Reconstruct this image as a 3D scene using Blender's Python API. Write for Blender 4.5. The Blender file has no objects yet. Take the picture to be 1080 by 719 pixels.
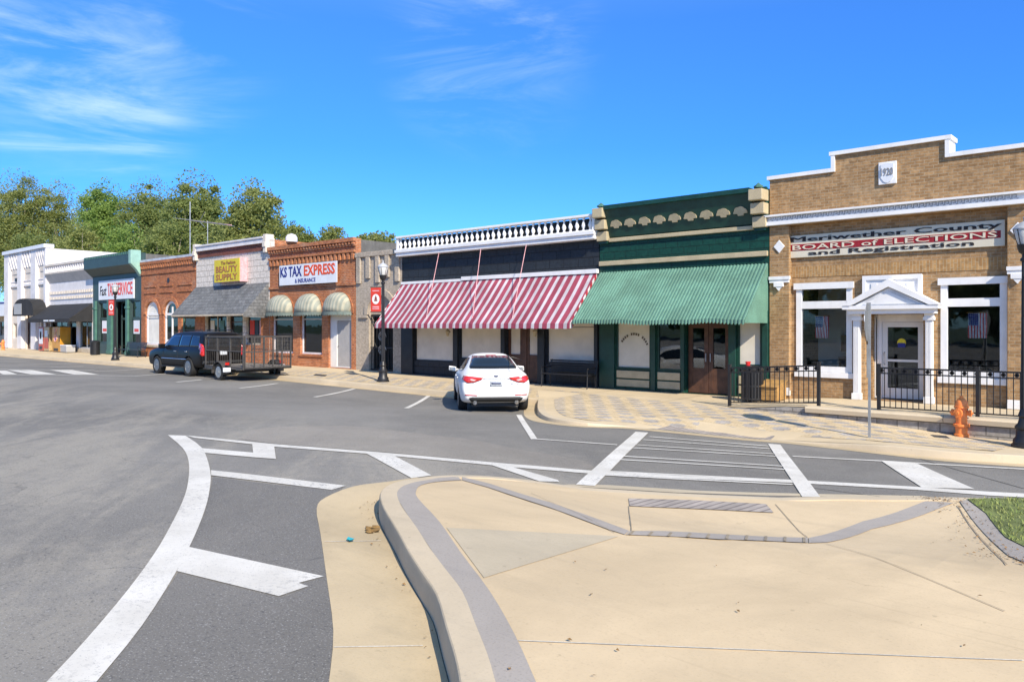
import bpy, bmesh, math, random
import numpy as np
from mathutils import Vector, Matrix, geometry
from mathutils.bvhtree import BVHTree

# ------------------------------------------------------------------ camera, light
SC = bpy.context.scene
COL = SC.collection
FPX = 820.0
HOR = 343.0
EYE = 2.25
TH = math.atan2(920.0, FPX)
CT, ST = math.cos(TH), math.sin(TH)

cam_d = bpy.data.cameras.new('camera'); cam = bpy.data.objects.new('camera', cam_d); COL.objects.link(cam)
cam_d.sensor_width = 36.0; cam_d.lens = FPX / 1080 * 36.0
cam_d.shift_y = -(359.5 - HOR) / 1080
cam_d.clip_end = 5000; cam_d.clip_start = 0.1
cam.location = (0, 0, EYE)
cam.rotation_euler = Vector((-CT, ST, 0)).to_track_quat('-Z', 'Y').to_euler()
SC.camera = cam

TO_SUN = Vector((0.91 * .816, -0.41 * .816, 0.578)).normalized()
SUN_EL = math.asin(TO_SUN.z); SUN_AZ = math.atan2(TO_SUN.x, TO_SUN.y)
sl = bpy.data.lights.new('sun', 'SUN'); sl.energy = 4.2; sl.angle = math.radians(0.55); sl.color = (1.0, .90, .74)
sun = bpy.data.objects.new('sun', sl); COL.objects.link(sun)
sun.location = (30, -20, 40)
sun.rotation_euler = (-TO_SUN).to_track_quat('-Z', 'Y').to_euler()

W = bpy.data.worlds.new('World'); SC.world = W; W.use_nodes = True
wn = W.node_tree.nodes; wl = W.node_tree.links
wn.clear()
wo = wn.new('ShaderNodeOutputWorld'); bg = wn.new('ShaderNodeBackground'); bg.inputs[1].default_value = 0.15
sky = wn.new('ShaderNodeTexSky'); sky.sky_type = 'NISHITA'; sky.sun_disc = False
sky.sun_elevation = SUN_EL; sky.sun_rotation = SUN_AZ
sky.air_density = 1.0; sky.dust_density = 0.3; sky.ozone_density = 2.5; sky.altitude = 300
hsv = wn.new('ShaderNodeHueSaturation'); hsv.inputs['Saturation'].default_value = 1.15; hsv.inputs['Value'].default_value = 1.0
wl.new(sky.outputs[0], hsv.inputs['Color'])
tc = wn.new('ShaderNodeTexCoord')

def pdir(px, py):
    ox = (px - 540) / FPX; oy = (HOR - py) / FPX
    return Vector((-CT + ox * ST, ST + ox * CT, oy)).normalized()

def cloud(center, lo, hi, scale, rotz, stretch, strength, seed, thr=(.5, .78)):
    d = wn.new('ShaderNodeVectorMath'); d.operation = 'DOT_PRODUCT'
    wl.new(tc.outputs['Generated'], d.inputs[0]); d.inputs[1].default_value = center
    m = wn.new('ShaderNodeMapRange'); m.interpolation_type = 'SMOOTHSTEP'
    m.inputs['From Min'].default_value = lo; m.inputs['From Max'].default_value = hi
    wl.new(d.outputs['Value'], m.inputs['Value'])
    mp = wn.new('ShaderNodeMapping'); mp.inputs['Scale'].default_value = stretch; mp.inputs['Rotation'].default_value = rotz
    mp.inputs['Location'].default_value = (seed, seed * .7, 0)
    wl.new(tc.outputs['Generated'], mp.inputs['Vector'])
    n = wn.new('ShaderNodeTexNoise'); n.inputs['Scale'].default_value = scale; n.inputs['Detail'].default_value = 8; n.inputs['Roughness'].default_value = .62
    n.inputs['Distortion'].default_value = .6
    wl.new(mp.outputs[0], n.inputs['Vector'])
    r = wn.new('ShaderNodeMapRange'); r.interpolation_type = 'SMOOTHSTEP'
    r.inputs['From Min'].default_value = thr[0]; r.inputs['From Max'].default_value = thr[1]
    wl.new(n.outputs['Fac'], r.inputs['Value'])
    mu = wn.new('ShaderNodeMath'); mu.operation = 'MULTIPLY'
    wl.new(m.outputs[0], mu.inputs[0]); wl.new(r.outputs[0], mu.inputs[1])
    mu2 = wn.new('ShaderNodeMath'); mu2.operation = 'MULTIPLY'; mu2.inputs[1].default_value = strength
    wl.new(mu.outputs[0], mu2.inputs[0])
    return mu2.outputs[0]

# a deep clear blue low in the sky
sz = wn.new('ShaderNodeSeparateXYZ'); wl.new(tc.outputs['Generated'], sz.inputs[0])
rp = wn.new('ShaderNodeValToRGB'); wl.new(sz.outputs[2], rp.inputs[0])
rp.color_ramp.elements[0].position = 0.0; rp.color_ramp.elements[0].color = (.25, .50, .90, 1)
rp.color_ramp.elements[1].position = .75; rp.color_ramp.elements[1].color = (1.12, 1.0, .86, 1)
for p_, c_ in ((.10, (.21, .49, .94, 1)), (.22, (.21, .51, .98, 1)), (.36, (.30, .60, 1.02, 1)), (.5, (.85, .95, 1, 1))):
    e_ = rp.color_ramp.elements.new(p_); e_.color = c_
tm = wn.new('ShaderNodeMix'); tm.data_type = 'RGBA'; tm.blend_type = 'MULTIPLY'; tm.inputs['Factor'].default_value = 1
wl.new(hsv.outputs[0], tm.inputs[6]); wl.new(rp.outputs[0], tm.inputs[7])
prev = tm.outputs[2]
for args in ((pdir(90, -25), .972, .999, 2.6, (0, 0, .5), (1, 1, 5), .32, 3.1, (.42, .74)),
             (pdir(515, 45), .988, .9995, 4.0, (0, .3, .2), (1, 1, 4), .22, 7.7, (.40, .75)),
             (pdir(60, 115), .988, .9995, 3.0, (.2, 0, .4), (1, 1, 7), .35, 5.2, (.40, .72))):
    mx = wn.new('ShaderNodeMix'); mx.data_type = 'RGBA'
    wl.new(cloud(*args), mx.inputs['Factor'])
    wl.new(prev, mx.inputs[6]); mx.inputs[7].default_value = (5.6, 6.2, 6.8, 1)
    prev = mx.outputs[2]
wl.new(prev, bg.inputs[0]); wl.new(bg.outputs[0], wo.inputs[0])

SC.view_settings.view_transform = 'Standard'; SC.view_settings.look = 'None'
SC.view_settings.exposure = 0.68; SC.view_settings.gamma = 1
SC.render.resolution_x = 1024; SC.render.resolution_y = 681

# ------------------------------------------------------------------ geometry of the site
YF = 21.0
YC = 17.0

def ray(px, py):
    ox = (px - 540) / FPX; oy = (HOR - py) / FPX
    return -CT + ox * ST, ST + ox * CT, oy

def FX(px, Y=YF):
    dx, dy, _ = ray(px, 0)
    return dx / dy * Y

def FZ(px, py, Y=YF):
    dx, dy, dz = ray(px, py)
    return EYE + dz / dy * Y

def lerp(a, b, t): return a + (b - a) * t
def clamp(v, a=0., b=1.): return max(a, min(b, v))
def sm(t):
    t = clamp(t); return t * t * (3 - 2 * t)

RT = [(-400, .11), (-30, .11), (-18, 0.0), (-9, 0.0), (-3, -.10), (6, -.24), (60, -.24)]
def road_level(X):
    for (a, za), (b, zb) in zip(RT, RT[1:]):
        if X <= b: return lerp(za, zb, clamp((X - a) / (b - a)))
    return RT[-1][1]

def g(X, Y):
    """height of the road surface"""
    return road_level(X) + .32 * sm((15.5 - Y) / 7.5 * .8 + .1) + .21 * clamp((9 - Y) / 9, 0, 1.5)

def GP(px, py, dz=0.0, f=None):
    """point of the ground seen at a place of the photograph"""
    f = f or g
    dx, dy, d = ray(px, py)
    fn = lambda t: EYE + d * t - (f(dx * t, dy * t) + dz)
    t0 = .5; t1 = .5
    while t1 < 200:
        t1 += .25
        if fn(t1) < 0: break
        t0 = t1
    for _ in range(30):
        m = (t0 + t1) / 2
        if fn(m) < 0: t1 = m
        else: t0 = m
    return Vector((dx * t0, dy * t0))

# ------------------------------------------------------------------ mesh helpers
def tag(o, label=None, cat=None, group=None, kind=None):
    if label: o['label'] = label
    if cat: o['category'] = cat
    if group: o['group'] = group
    if kind: o['kind'] = kind
    return o

def empty(name, loc, rz=0, label=None, cat=None, group=None):
    o = bpy.data.objects.new(name, None); COL.objects.link(o)
    o.location = loc; o.rotation_euler = (0, 0, rz); o.empty_display_size = .3
    tag(o, label, cat, group)
    return o

class MB:
    def __init__(s, origin=(0, 0, 0)):
        s.v = []; s.f = []; s.mi = []; s.cur = 0; s.o = Vector(origin)
    def vert(s, p): s.v.append(tuple(p)); return len(s.v) - 1
    def face(s, pts):
        b = len(s.v); s.v.extend(tuple(p) for p in pts); s.f.append(tuple(range(b, b + len(pts)))); s.mi.append(s.cur); return s
    def faces(s, vs, fs):
        b = len(s.v); s.v.extend(tuple(p) for p in vs)
        for q in fs: s.f.append(tuple(b + i for i in q)); s.mi.append(s.cur)
        return s
    def box(s, x0, x1, y0, y1, z0, z1):
        if x0 > x1: x0, x1 = x1, x0
        if y0 > y1: y0, y1 = y1, y0
        if z0 > z1: z0, z1 = z1, z0
        return s.faces([(x0, y0, z0), (x1, y0, z0), (x1, y1, z0), (x0, y1, z0), (x0, y0, z1), (x1, y0, z1), (x1, y1, z1), (x0, y1, z1)],
                       [(0, 3, 2, 1), (4, 5, 6, 7), (0, 1, 5, 4), (1, 2, 6, 5), (2, 3, 7, 6), (3, 0, 4, 7)])
    def obox(s, c, ax, ay, az):
        """box from centre and three half axes"""
        c = Vector(c); ax = Vector(ax); ay = Vector(ay); az = Vector(az)
        vs = [c + ax * i + ay * j + az * k for k in (-1, 1) for j in (-1, 1) for i in (-1, 1)]
        return s.faces(vs, [(0, 2, 3, 1), (4, 5, 7, 6), (0, 1, 5, 4), (1, 3, 7, 5), (3, 2, 6, 7), (2, 0, 4, 6)])
    def prism(s, poly, d):
        """poly: 3D points, extruded by vector d"""
        d = Vector(d); n = len(poly); a = [Vector(p) for p in poly]; b = [p + d for p in a]
        s.faces(a + b, [tuple(range(n))[::-1], tuple(range(n, 2 * n))] + [(i, (i + 1) % n, n + (i + 1) % n, n + i) for i in range(n)])
        return s
    def tube(s, pts, r, n=8, cap=True):
        pts = [Vector(p) for p in pts]
        rs = r if isinstance(r, (list, tuple)) else [r] * len(pts)
        b = len(s.v)
        for i, p in enumerate(pts):
            t = (pts[min(i + 1, len(pts) - 1)] - pts[max(i - 1, 0)]).normalized()
            u = t.cross(Vector((0, 0, 1)))
            if u.length < 1e-3: u = t.cross(Vector((0, 1, 0)))
            u.normalize(); w = u.cross(t)
            for k in range(n):
                a = 2 * math.pi * k / n
                s.v.append(tuple(p + (u * math.cos(a) + w * math.sin(a)) * rs[i]))
        for i in range(len(pts) - 1):
            for k in range(n):
                s.f.append((b + i * n + k, b + i * n + (k + 1) % n, b + (i + 1) * n + (k + 1) % n, b + (i + 1) * n + k)); s.mi.append(s.cur)
        if cap:
            s.f.append(tuple(b + k for k in range(n))[::-1]); s.mi.append(s.cur)
            e = b + (len(pts) - 1) * n
            s.f.append(tuple(e + k for k in range(n))); s.mi.append(s.cur)
        return s
    def lathe(s, prof, c=(0, 0, 0), n=16, axis='z', sx=1, a0=0):
        b = len(s.v); c = Vector(c)
        for r, h in prof:
            for k in range(n):
                a = a0 + 2 * math.pi * k / n
                if axis == 'z': p = (r * math.cos(a), r * math.sin(a), h)
                elif axis == 'y': p = (r * math.cos(a), h, r * math.sin(a))
                else: p = (h, r * math.cos(a), r * math.sin(a))
                s.v.append(tuple(c + Vector(p)))
        for i in range(len(prof) - 1):
            for k in range(n):
                s.f.append((b + i * n + k, b + i * n + (k + 1) % n, b + (i + 1) * n + (k + 1) % n, b + (i + 1) * n + k)); s.mi.append(s.cur)
        if prof[0][0] > 1e-4: s.f.append(tuple(b + k for k in range(n))[::-1]); s.mi.append(s.cur)
        e = b + (len(prof) - 1) * n
        if prof[-1][0] > 1e-4: s.f.append(tuple(e + k for k in range(n))); s.mi.append(s.cur)
        return s
    def build(s, name, mat, parent=None, smooth=False, bevel=0, fix=True):
        me = bpy.data.meshes.new(name)
        o0 = s.o
        me.from_pydata([(x - o0.x, y - o0.y, z - o0.z) for x, y, z in s.v], [], s.f)
        mats = mat if isinstance(mat, (list, tuple)) else [mat]
        for m in mats: me.materials.append(m)
        if len(mats) > 1: me.polygons.foreach_set('material_index', s.mi)
        if fix:
            bm = bmesh.new(); bm.from_mesh(me)
            if smooth: bmesh.ops.remove_doubles(bm, verts=bm.verts, dist=1e-5)
            bmesh.ops.recalc_face_normals(bm, faces=bm.faces); bm.to_mesh(me); bm.free()
        if smooth:
            me.polygons.foreach_set('use_smooth', [True] * len(me.polygons))
            me.set_sharp_from_angle(angle=math.radians(38))
        o = bpy.data.objects.new(name, me); COL.objects.link(o)
        if parent is not None: o.parent = parent
        if bevel:
            m = o.modifiers.new('bevel', 'BEVEL'); m.width = bevel; m.segments = 2; m.limit_method = 'ANGLE'
        return o

# ------------------------------------------------------------------ materials
def _nt(name):
    m = bpy.data.materials.new(name); m.use_nodes = True
    nt = m.node_tree; b = nt.nodes['Principled BSDF']
    return m, nt, b

def _noise(nt, vec, scale, detail=4, rough=.6, dist=0):
    n = nt.nodes.new('ShaderNodeTexNoise'); n.inputs['Scale'].default_value = scale
    n.inputs['Detail'].default_value = detail; n.inputs['Roughness'].default_value = rough; n.inputs['Distortion'].default_value = dist
    nt.links.new(vec, n.inputs['Vector']); return n.outputs['Fac']

def _pos(nt):
    return nt.nodes.new('ShaderNodeNewGeometry').outputs['Position']

def _obj(nt):
    return nt.nodes.new('ShaderNodeTexCoord').outputs['Object']

def _range(nt, v, a, b, c=0., d=1., smooth=True):
    r = nt.nodes.new('ShaderNodeMapRange')
    if smooth: r.interpolation_type = 'SMOOTHSTEP'
    for k, x in zip(('From Min', 'From Max', 'To Min', 'To Max'), (a, b, c, d)): r.inputs[k].default_value = x
    nt.links.new(v, r.inputs['Value']); return r.outputs[0]

def _mix(nt, fac, a, b, blend='MIX'):
    m = nt.nodes.new('ShaderNodeMix'); m.data_type = 'RGBA'; m.blend_type = blend
    for sock, x in ((m.inputs['Factor'], fac), (m.inputs[6], a), (m.inputs[7], b)):
        if hasattr(x, 'is_output') or hasattr(x, 'links'): nt.links.new(x, sock)
        elif isinstance(x, (int, float)): sock.default_value = x
        else: sock.default_value = (*x[:3], 1)
    return m.outputs[2]

def _math(nt, op, a, b=None, c=None):
    m = nt.nodes.new('ShaderNodeMath'); m.operation = op
    for i, x in enumerate((a, b, c)):
        if x is None: continue
        if isinstance(x, (int, float)): m.inputs[i].default_value = x
        else: nt.links.new(x, m.inputs[i])
    return m.outputs[0]

def _bump(nt, b, h, strength, dist=.01):
    bp = nt.nodes.new('ShaderNodeBump'); bp.inputs['Strength'].default_value = strength; bp.inputs['Distance'].default_value = dist
    nt.links.new(h, bp.inputs['Height']); nt.links.new(bp.outputs[0], b.inputs['Normal'])

def _mapped(nt, vec, scale=(1, 1, 1), rot=(0, 0, 0), loc=(0, 0, 0)):
    mp = nt.nodes.new('ShaderNodeMapping'); mp.inputs['Scale'].default_value = scale; mp.inputs['Rotation'].default_value = rot; mp.inputs['Location'].default_value = loc
    nt.links.new(vec, mp.inputs['Vector']); return mp.outputs[0]

def scol(c, k): return tuple(min(1, x * k) for x in c[:3])

def mat(name, col, rough=.7, var=.18, scale=3.0, metal=0, bump=0, streak=0, spec=.5, coat=0, fine=True, obj=False):
    m, nt, b = _nt(name)
    vec = _obj(nt) if obj else _pos(nt)
    c = _mix(nt, _range(nt, _noise(nt, vec, scale, 6), .3, .7), scol(col, 1 - var), scol(col, 1 + var))
    if fine:
        c = _mix(nt, _range(nt, _noise(nt, vec, scale * 18, 3), .35, .65), c, _mix(nt, 1.0, c, (.80, .80, .80), 'MULTIPLY'))
    if streak:
        s = _noise(nt, _mapped(nt, vec, (5, 5, .5)), 1.6, 5)
        c = _mix(nt, _range(nt, s, .5, .75, 0, streak), c, scol(col, .45))
    nt.links.new(c, b.inputs['Base Color'])
    b.inputs['Roughness'].default_value = rough; b.inputs['Metallic'].default_value = metal
    b.inputs['Specular IOR Level'].default_value = spec
    if coat: b.inputs['Coat Weight'].default_value = coat; b.inputs['Coat Roughness'].default_value = .05
    if bump: _bump(nt, b, _noise(nt, vec, scale * 14, 4), bump, .01)
    return m

def brick_mat(name, c1, c2, mortar, bw=.21, bh=.072, ms=.010, rough=.85, bump=.5, dirt=.25, soldier=False, msmooth=.2):
    m, nt, b = _nt(name)
    p = _pos(nt)
    sx = nt.nodes.new('ShaderNodeSeparateXYZ'); nt.links.new(p, sx.inputs[0])
    cx = nt.nodes.new('ShaderNodeCombineXYZ')
    u = _math(nt, 'ADD', sx.outputs[0], sx.outputs[1])
    if soldier:
        nt.links.new(sx.outputs[2], cx.inputs[0]); nt.links.new(u, cx.inputs[1])
    else:
        nt.links.new(u, cx.inputs[0]); nt.links.new(sx.outputs[2], cx.inputs[1])
    br = nt.nodes.new('ShaderNodeTexBrick')
    br.inputs['Scale'].default_value = 1; br.inputs['Brick Width'].default_value = bw; br.inputs['Row Height'].default_value = bh
    br.inputs['Mortar Size'].default_value = ms; br.inputs['Mortar Smooth'].default_value = msmooth; br.inputs['Bias'].default_value = -.1
    br.inputs['Color1'].default_value = (*c1, 1); br.inputs['Color2'].default_value = (*c2, 1); br.inputs['Mortar'].default_value = (*mortar, 1)
    nt.links.new(cx.outputs[0], br.inputs['Vector'])
    n = _range(nt, _noise(nt, p, 1.1, 6, .65), .35, .75, 0, dirt)
    c = _mix(nt, n, br.outputs['Color'], scol(c1, .45))
    stn = _noise(nt, _mapped(nt, p, (2.2, 2.2, .22)), 1.3, 6, .65)
    c = _mix(nt, _range(nt, stn, .52, .78, 0, .5), c, scol(c1, .42))
    lt = _noise(nt, _mapped(nt, p, (.8, .8, 1.3), (0, 0, 0), (7, 3, 1)), .9, 5, .6)
    c = _mix(nt, _range(nt, lt, .56, .76, 0, .35), c, scol(mortar, 1.15))
    n2 = _range(nt, _noise(nt, p, 9, 3, .6), .3, .7, .80, 1.15)
    c = _mix(nt, 1.0, c, n2, 'MULTIPLY')
    nt.links.new(c, b.inputs['Base Color']); b.inputs['Roughness'].default_value = rough
    b.inputs['Specular IOR Level'].default_value = .3
    inv = _math(nt, 'SUBTRACT', 1.0, br.outputs['Fac'])
    _bump(nt, b, inv, bump, .012)
    return m

def glass_mat(name, tint=(.95, .97, .97), base=.0):
    m = bpy.data.materials.new(name); m.use_nodes = True; nt = m.node_tree; nt.nodes.clear()
    out = nt.nodes.new('ShaderNodeOutputMaterial'); mx = nt.nodes.new('ShaderNodeMixShader')
    tr = nt.nodes.new('ShaderNodeBsdfTransparent'); tr.inputs[0].default_value = (*tint, 1)
    gl = nt.nodes.new('ShaderNodeBsdfGlossy'); gl.inputs['Roughness'].default_value = .02; gl.inputs[0].default_value = (.95, .97, 1, 1)
    fr = nt.nodes.new('ShaderNodeFresnel'); fr.inputs[0].default_value = 1.5
    a = _math(nt, 'ADD', fr.outputs[0], base)
    bp = nt.nodes.new('ShaderNodeBump'); bp.inputs['Strength'].default_value = .04; bp.inputs['Distance'].default_value = .05
    nt.links.new(_noise(nt, _pos(nt), 1.2, 2), bp.inputs['Height']); nt.links.new(bp.outputs[0], gl.inputs['Normal'])
    nt.links.new(a, mx.inputs[0]); nt.links.new(tr.outputs[0], mx.inputs[1]); nt.links.new(gl.outputs[0], mx.inputs[2])
    nt.links.new(mx.outputs[0], out.inputs[0])
    return m

def stripe_mat(name, ca, cb, period, duty=.5, axis=0, rough=.75, rad=None, off=0.0):
    m, nt, b = _nt(name)
    p = _pos(nt)
    sx = nt.nodes.new('ShaderNodeSeparateXYZ'); nt.links.new(p, sx.inputs[0])
    f = _math(nt, 'FRACT', _math(nt, 'DIVIDE', _math(nt, 'ADD', sx.outputs[axis], 500 + off), period))
    s = _math(nt, 'LESS_THAN', f, duty)
    c = _mix(nt, s, cb, ca)
    n = _range(nt, _noise(nt, _mapped(nt, p, (2.5, .8, .8)), 1.1, 6, .7), .3, .75, .62, 1.08)
    c = _mix(nt, 1.0, c, n, 'MULTIPLY')
    nt.links.new(c, b.inputs['Base Color']); b.inputs['Roughness'].default_value = rough
    return m

def asphalt_mat(name, col=(.198, .186, .167), dust=.62, warm=(.37, .335, .275), grain=1.0):
    m, nt, b = _nt(name)
    p = _pos(nt)
    big = _noise(nt, p, .16, 5, .6, .4)
    c = _mix(nt, _range(nt, big, .35, .7), scol(col, .84), scol(col, 1.22))
    mid = _noise(nt, p, 1.7, 5, .7)
    c = _mix(nt, _range(nt, mid, .45, .8, 0, .35), c, scol(col, 1.5))
    # wheel-worn dusty streaks running along the left side street
    d = _noise(nt, _mapped(nt, _mapped(nt, p, (1, 1, 1), (0, 0, -2.46)), (.13, .62, 1)), 1.0, 8, .72, .5)
    d = _math(nt, 'ADD', _math(nt, 'MULTIPLY', d, .78), _math(nt, 'MULTIPLY', _noise(nt, p, 6, 6, .75), .22))
    sx = nt.nodes.new('ShaderNodeSeparateXYZ'); nt.links.new(p, sx.inputs[0])
    reg = _math(nt, 'MULTIPLY', _range(nt, sx.outputs[1], 11.5, 6), _range(nt, sx.outputs[0], -4.2, -6.0))
    c = _mix(nt, _math(nt, 'MULTIPLY', _math(nt, 'MULTIPLY', _range(nt, d, .44, .60), dust), reg), c, warm)
    fine = _noise(nt, p, 75, 2, .6)
    c = _mix(nt, _range(nt, fine, .56, .70, 0, .55 * grain), c, (.42, .41, .39))
    c = _mix(nt, _range(nt, _noise(nt, p, 46, 2, .6), .56, .70, 0, .5 * grain), c, (.045, .045, .05))
    # hairline cracks
    v = nt.nodes.new('ShaderNodeTexVoronoi'); v.feature = 'DISTANCE_TO_EDGE'; v.inputs['Scale'].default_value = .22
    nv = nt.nodes.new('ShaderNodeTexNoise'); nv.inputs['Scale'].default_value = .9; nv.inputs['Detail'].default_value = 5; nt.links.new(p, nv.inputs['Vector'])
    av = nt.nodes.new('ShaderNodeVectorMath'); av.operation = 'ADD'; nt.links.new(p, av.inputs[0]); nt.links.new(nv.outputs['Color'], av.inputs[1])
    nt.links.new(av.outputs[0], v.inputs['Vector'])
    ck = _math(nt, 'MULTIPLY', _range(nt, v.outputs['Distance'], .0, .0025, .4, 0), _range(nt, big, .53, .60))
    c = _mix(nt, ck, c, (.04, .04, .04))
    nt.links.new(c, b.inputs['Base Color']); b.inputs['Roughness'].default_value = .88; b.inputs['Specular IOR Level'].default_value = .35
    _bump(nt, b, fine, .5, .008)
    return m

def concrete_mat(name, col, var=.16, stain=.3, grain=.3, bump=.25):
    m, nt, b = _nt(name)
    p = _pos(nt)
    c = _mix(nt, _range(nt, _noise(nt, p, .35, 6, .65, .6), .3, .72), scol(col, 1 - var), scol(col, 1 + var * .7))
    c = _mix(nt, _range(nt, _noise(nt, _mapped(nt, p, (.5, 1.6, 1), (0, 0, .6)), 1.5, 7, .7, .5), .50, .8, 0, stain), c, scol((col[0] * .9, col[1] * .95, col[2] * 1.05), .62))
    fine = _noise(nt, p, 55, 3, .7)
    c = _mix(nt, _range(nt, fine, .5, .75, 0, grain), c, scol(col, .62))
    v = nt.nodes.new('ShaderNodeTexVoronoi'); v.feature = 'DISTANCE_TO_EDGE'; v.inputs['Scale'].default_value = .28
    nv = nt.nodes.new('ShaderNodeTexNoise'); nv.inputs['Scale'].default_value = 1.3; nv.inputs['Detail'].default_value = 6; nt.links.new(p, nv.inputs['Vector'])
    av = nt.nodes.new('ShaderNodeVectorMath'); av.operation = 'ADD'; nt.links.new(p, av.inputs[0]); nt.links.new(nv.outputs['Color'], av.inputs[1])
    nt.links.new(av.outputs[0], v.inputs['Vector'])
    ck = _math(nt, 'MULTIPLY', _range(nt, v.outputs['Distance'], 0, .0016, .35, 0), _range(nt, _noise(nt, p, .5, 3), .60, .66))
    c = _mix(nt, ck, c, scol(col, .35))
    bl = nt.nodes.new('ShaderNodeTexVoronoi'); bl.inputs['Scale'].default_value = 2.1; nt.links.new(p, bl.inputs['Vector'])
    c = _mix(nt, _math(nt, 'MULTIPLY', _range(nt, bl.outputs['Distance'], .015, .03, .45, 0), _range(nt, _noise(nt, p, .9, 2), .5, .55)), c, scol(col, .4))
    scf = _noise(nt, _mapped(nt, p, (.35, 6, 1), (0, 0, 1.1)), 1.4, 5, .7, .3)
    c = _mix(nt, _range(nt, scf, .58, .74, 0, .28), c, scol(col, .58))
    sp = _noise(nt, p, 14, 2, .5)
    c = _mix(nt, _range(nt, sp, .70, .78, 0, .35), c, scol(col, .5))
    nt.links.new(c, b.inputs['Base Color']); b.inputs['Roughness'].default_value = .9; b.inputs['Specular IOR Level'].default_value = .3
    _bump(nt, b, fine, bump, .005)
    return m

def paver_mat(name, base, grey, step=(.62, .62), size=.52):
    m, nt, b = _nt(name)
    p = _pos(nt)
    sx = nt.nodes.new('ShaderNodeSeparateXYZ'); nt.links.new(p, sx.inputs[0])
    u = _math(nt, 'DIVIDE', _math(nt, 'ADD', sx.outputs[0], 500), step[0])
    v = _math(nt, 'DIVIDE', _math(nt, 'ADD', sx.outputs[1], 500), step[1])
    row = _math(nt, 'FLOOR', v)
    half = _math(nt, 'MULTIPLY', _math(nt, 'MODULO', row, 2), .5)
    fu = _math(nt, 'FRACT', _math(nt, 'ADD', u, half)); fv = _math(nt, 'FRACT', v)
    du = _math(nt, 'ABSOLUTE', _math(nt, 'SUBTRACT', fu, .5)); dv = _math(nt, 'ABSOLUTE', _math(nt, 'SUBTRACT', fv, .5))
    # cross-shaped cluster of three grey bricks
    inr = _math(nt, 'MULTIPLY', _math(nt, 'LESS_THAN', du, size * .5), _math(nt, 'LESS_THAN', dv, size * .36))
    inr2 = _math(nt, 'MULTIPLY', _math(nt, 'LESS_THAN', du, size * .30), _math(nt, 'LESS_THAN', dv, size * .68))
    k = _math(nt, 'MAXIMUM', inr, inr2)
    n = _noise(nt, p, 3, 5)
    cb = _mix(nt, _range(nt, n, .3, .7), scol(base, .86), scol(base, 1.1))
    cg = _mix(nt, _range(nt, n, .3, .7), scol(grey, .8), scol(grey, 1.2))
    c = _mix(nt, k, cb, cg)
    br = nt.nodes.new('ShaderNodeTexBrick'); br.inputs['Scale'].default_value = 1; br.inputs['Brick Width'].default_value = .205; br.inputs['Row Height'].default_value = .1033
    br.inputs['Mortar Size'].default_value = .005; br.inputs['Color1'].default_value = (1, 1, 1, 1); br.inputs['Color2'].default_value = (.88, .86, .84, 1); br.inputs['Mortar'].default_value = (.55, .5, .45, 1)
    nt.links.new(p, br.inputs['Vector'])
    c = _mix(nt, 1.0, c, br.outputs['Color'], 'MULTIPLY')
    c = _mix(nt, _range(nt, _noise(nt, p, .7, 6), .5, .75, 0, .12), c, scol(base, .6))
    nt.links.new(c, b.inputs['Base Color']); b.inputs['Roughness'].default_value = .9
    return m

M = {}
M['asphalt'] = asphalt_mat('asphalt')
M['patch'] = asphalt_mat('asphalt_patch', (.245, .222, .192), .35)
M['patch2'] = asphalt_mat('asphalt_dark', (.148, .139, .126), .1)
M['paint'] = None
def worn_paint():
    m, nt, b = _nt('road_paint'); p = _pos(nt)
    c = _mix(nt, _range(nt, _noise(nt, p, 1.4, 5), .3, .7), (.60, .57, .51), (.73, .70, .64))
    w = _math(nt, 'MULTIPLY', _range(nt, _noise(nt, p, 22, 4, .75), .50, .66), _range(nt, _noise(nt, p, 1.1, 4), .40, .66, .15, .9))
    c = _mix(nt, w, c, (.30, .29, .28))
    c = _mix(nt, _range(nt, _noise(nt, p, 70, 2), .62, .70, 0, .6), c, (.25, .25, .25))
    nt.links.new(c, b.inputs['Base Color']); b.inputs['Roughness'].default_value = .8
    return m
M['paint'] = worn_paint()
M['plaza'] = concrete_mat('plaza_concrete', (.62, .485, .31))
M['plaza_grey'] = concrete_mat('plaza_concrete_grey', (.52, .44, .315))
M['curb'] = concrete_mat('curb_concrete', (.58, .48, .34), .14, .4)
M['gutter'] = concrete_mat('gutter_concrete', (.52, .415, .265), .2, .45)
M['walk'] = concrete_mat('sidewalk_concrete', (.62, .50, .33), .12, .25)
M['paver'] = paver_mat('sidewalk_pavers', (.64, .51, .32), (.42, .385, .35), (.66, .42), .56)
M['band'] = concrete_mat('grey_band', (.385, .345, .305), .14, .3, .6, .5)
M['tactile'] = stripe_mat('tactile', (.46, .40, .35), (.26, .22, .20), .10, .72, 0, .85)
M['line'] = mat('joint', (.33, .27, .19), .9)
M['linelight'] = mat('joint_light', (.66, .60, .50), .9)
M['wood_dark'] = mat('wood_dark', (.10, .045, .025), .5, .3, 5, fine=True)
M['white'] = mat('white_paint', (.80, .79, .78), .55, .06, 2, streak=.12, fine=False)
M['white2'] = mat('white_wall', (.78, .75, .75), .7, .08, 2, streak=.22)
M['cream'] = mat('cream_wall', (.70, .63, .55), .75, .08, 2, streak=.15)
M['black_iron'] = mat('black_iron', (.018, .018, .02), .45, .2)
M['dark'] = mat('dark_interior', (.03, .03, .03), .9)
M['floor'] = mat('interior_floor', (.16, .13, .10), .8)
M['intwall'] = mat('interior_wall', (.30, .28, .25), .9)
M['glass'] = glass_mat('window_glass')
M['glass_dark'] = glass_mat('window_glass_dark', (.60, .63, .63), .04)
M['tan_brick'] = brick_mat('tan_brick', (.44, .265, .125), (.29, .165, .072), (.40, .31, .20), .21, .076, .008, dirt=.3)
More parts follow.
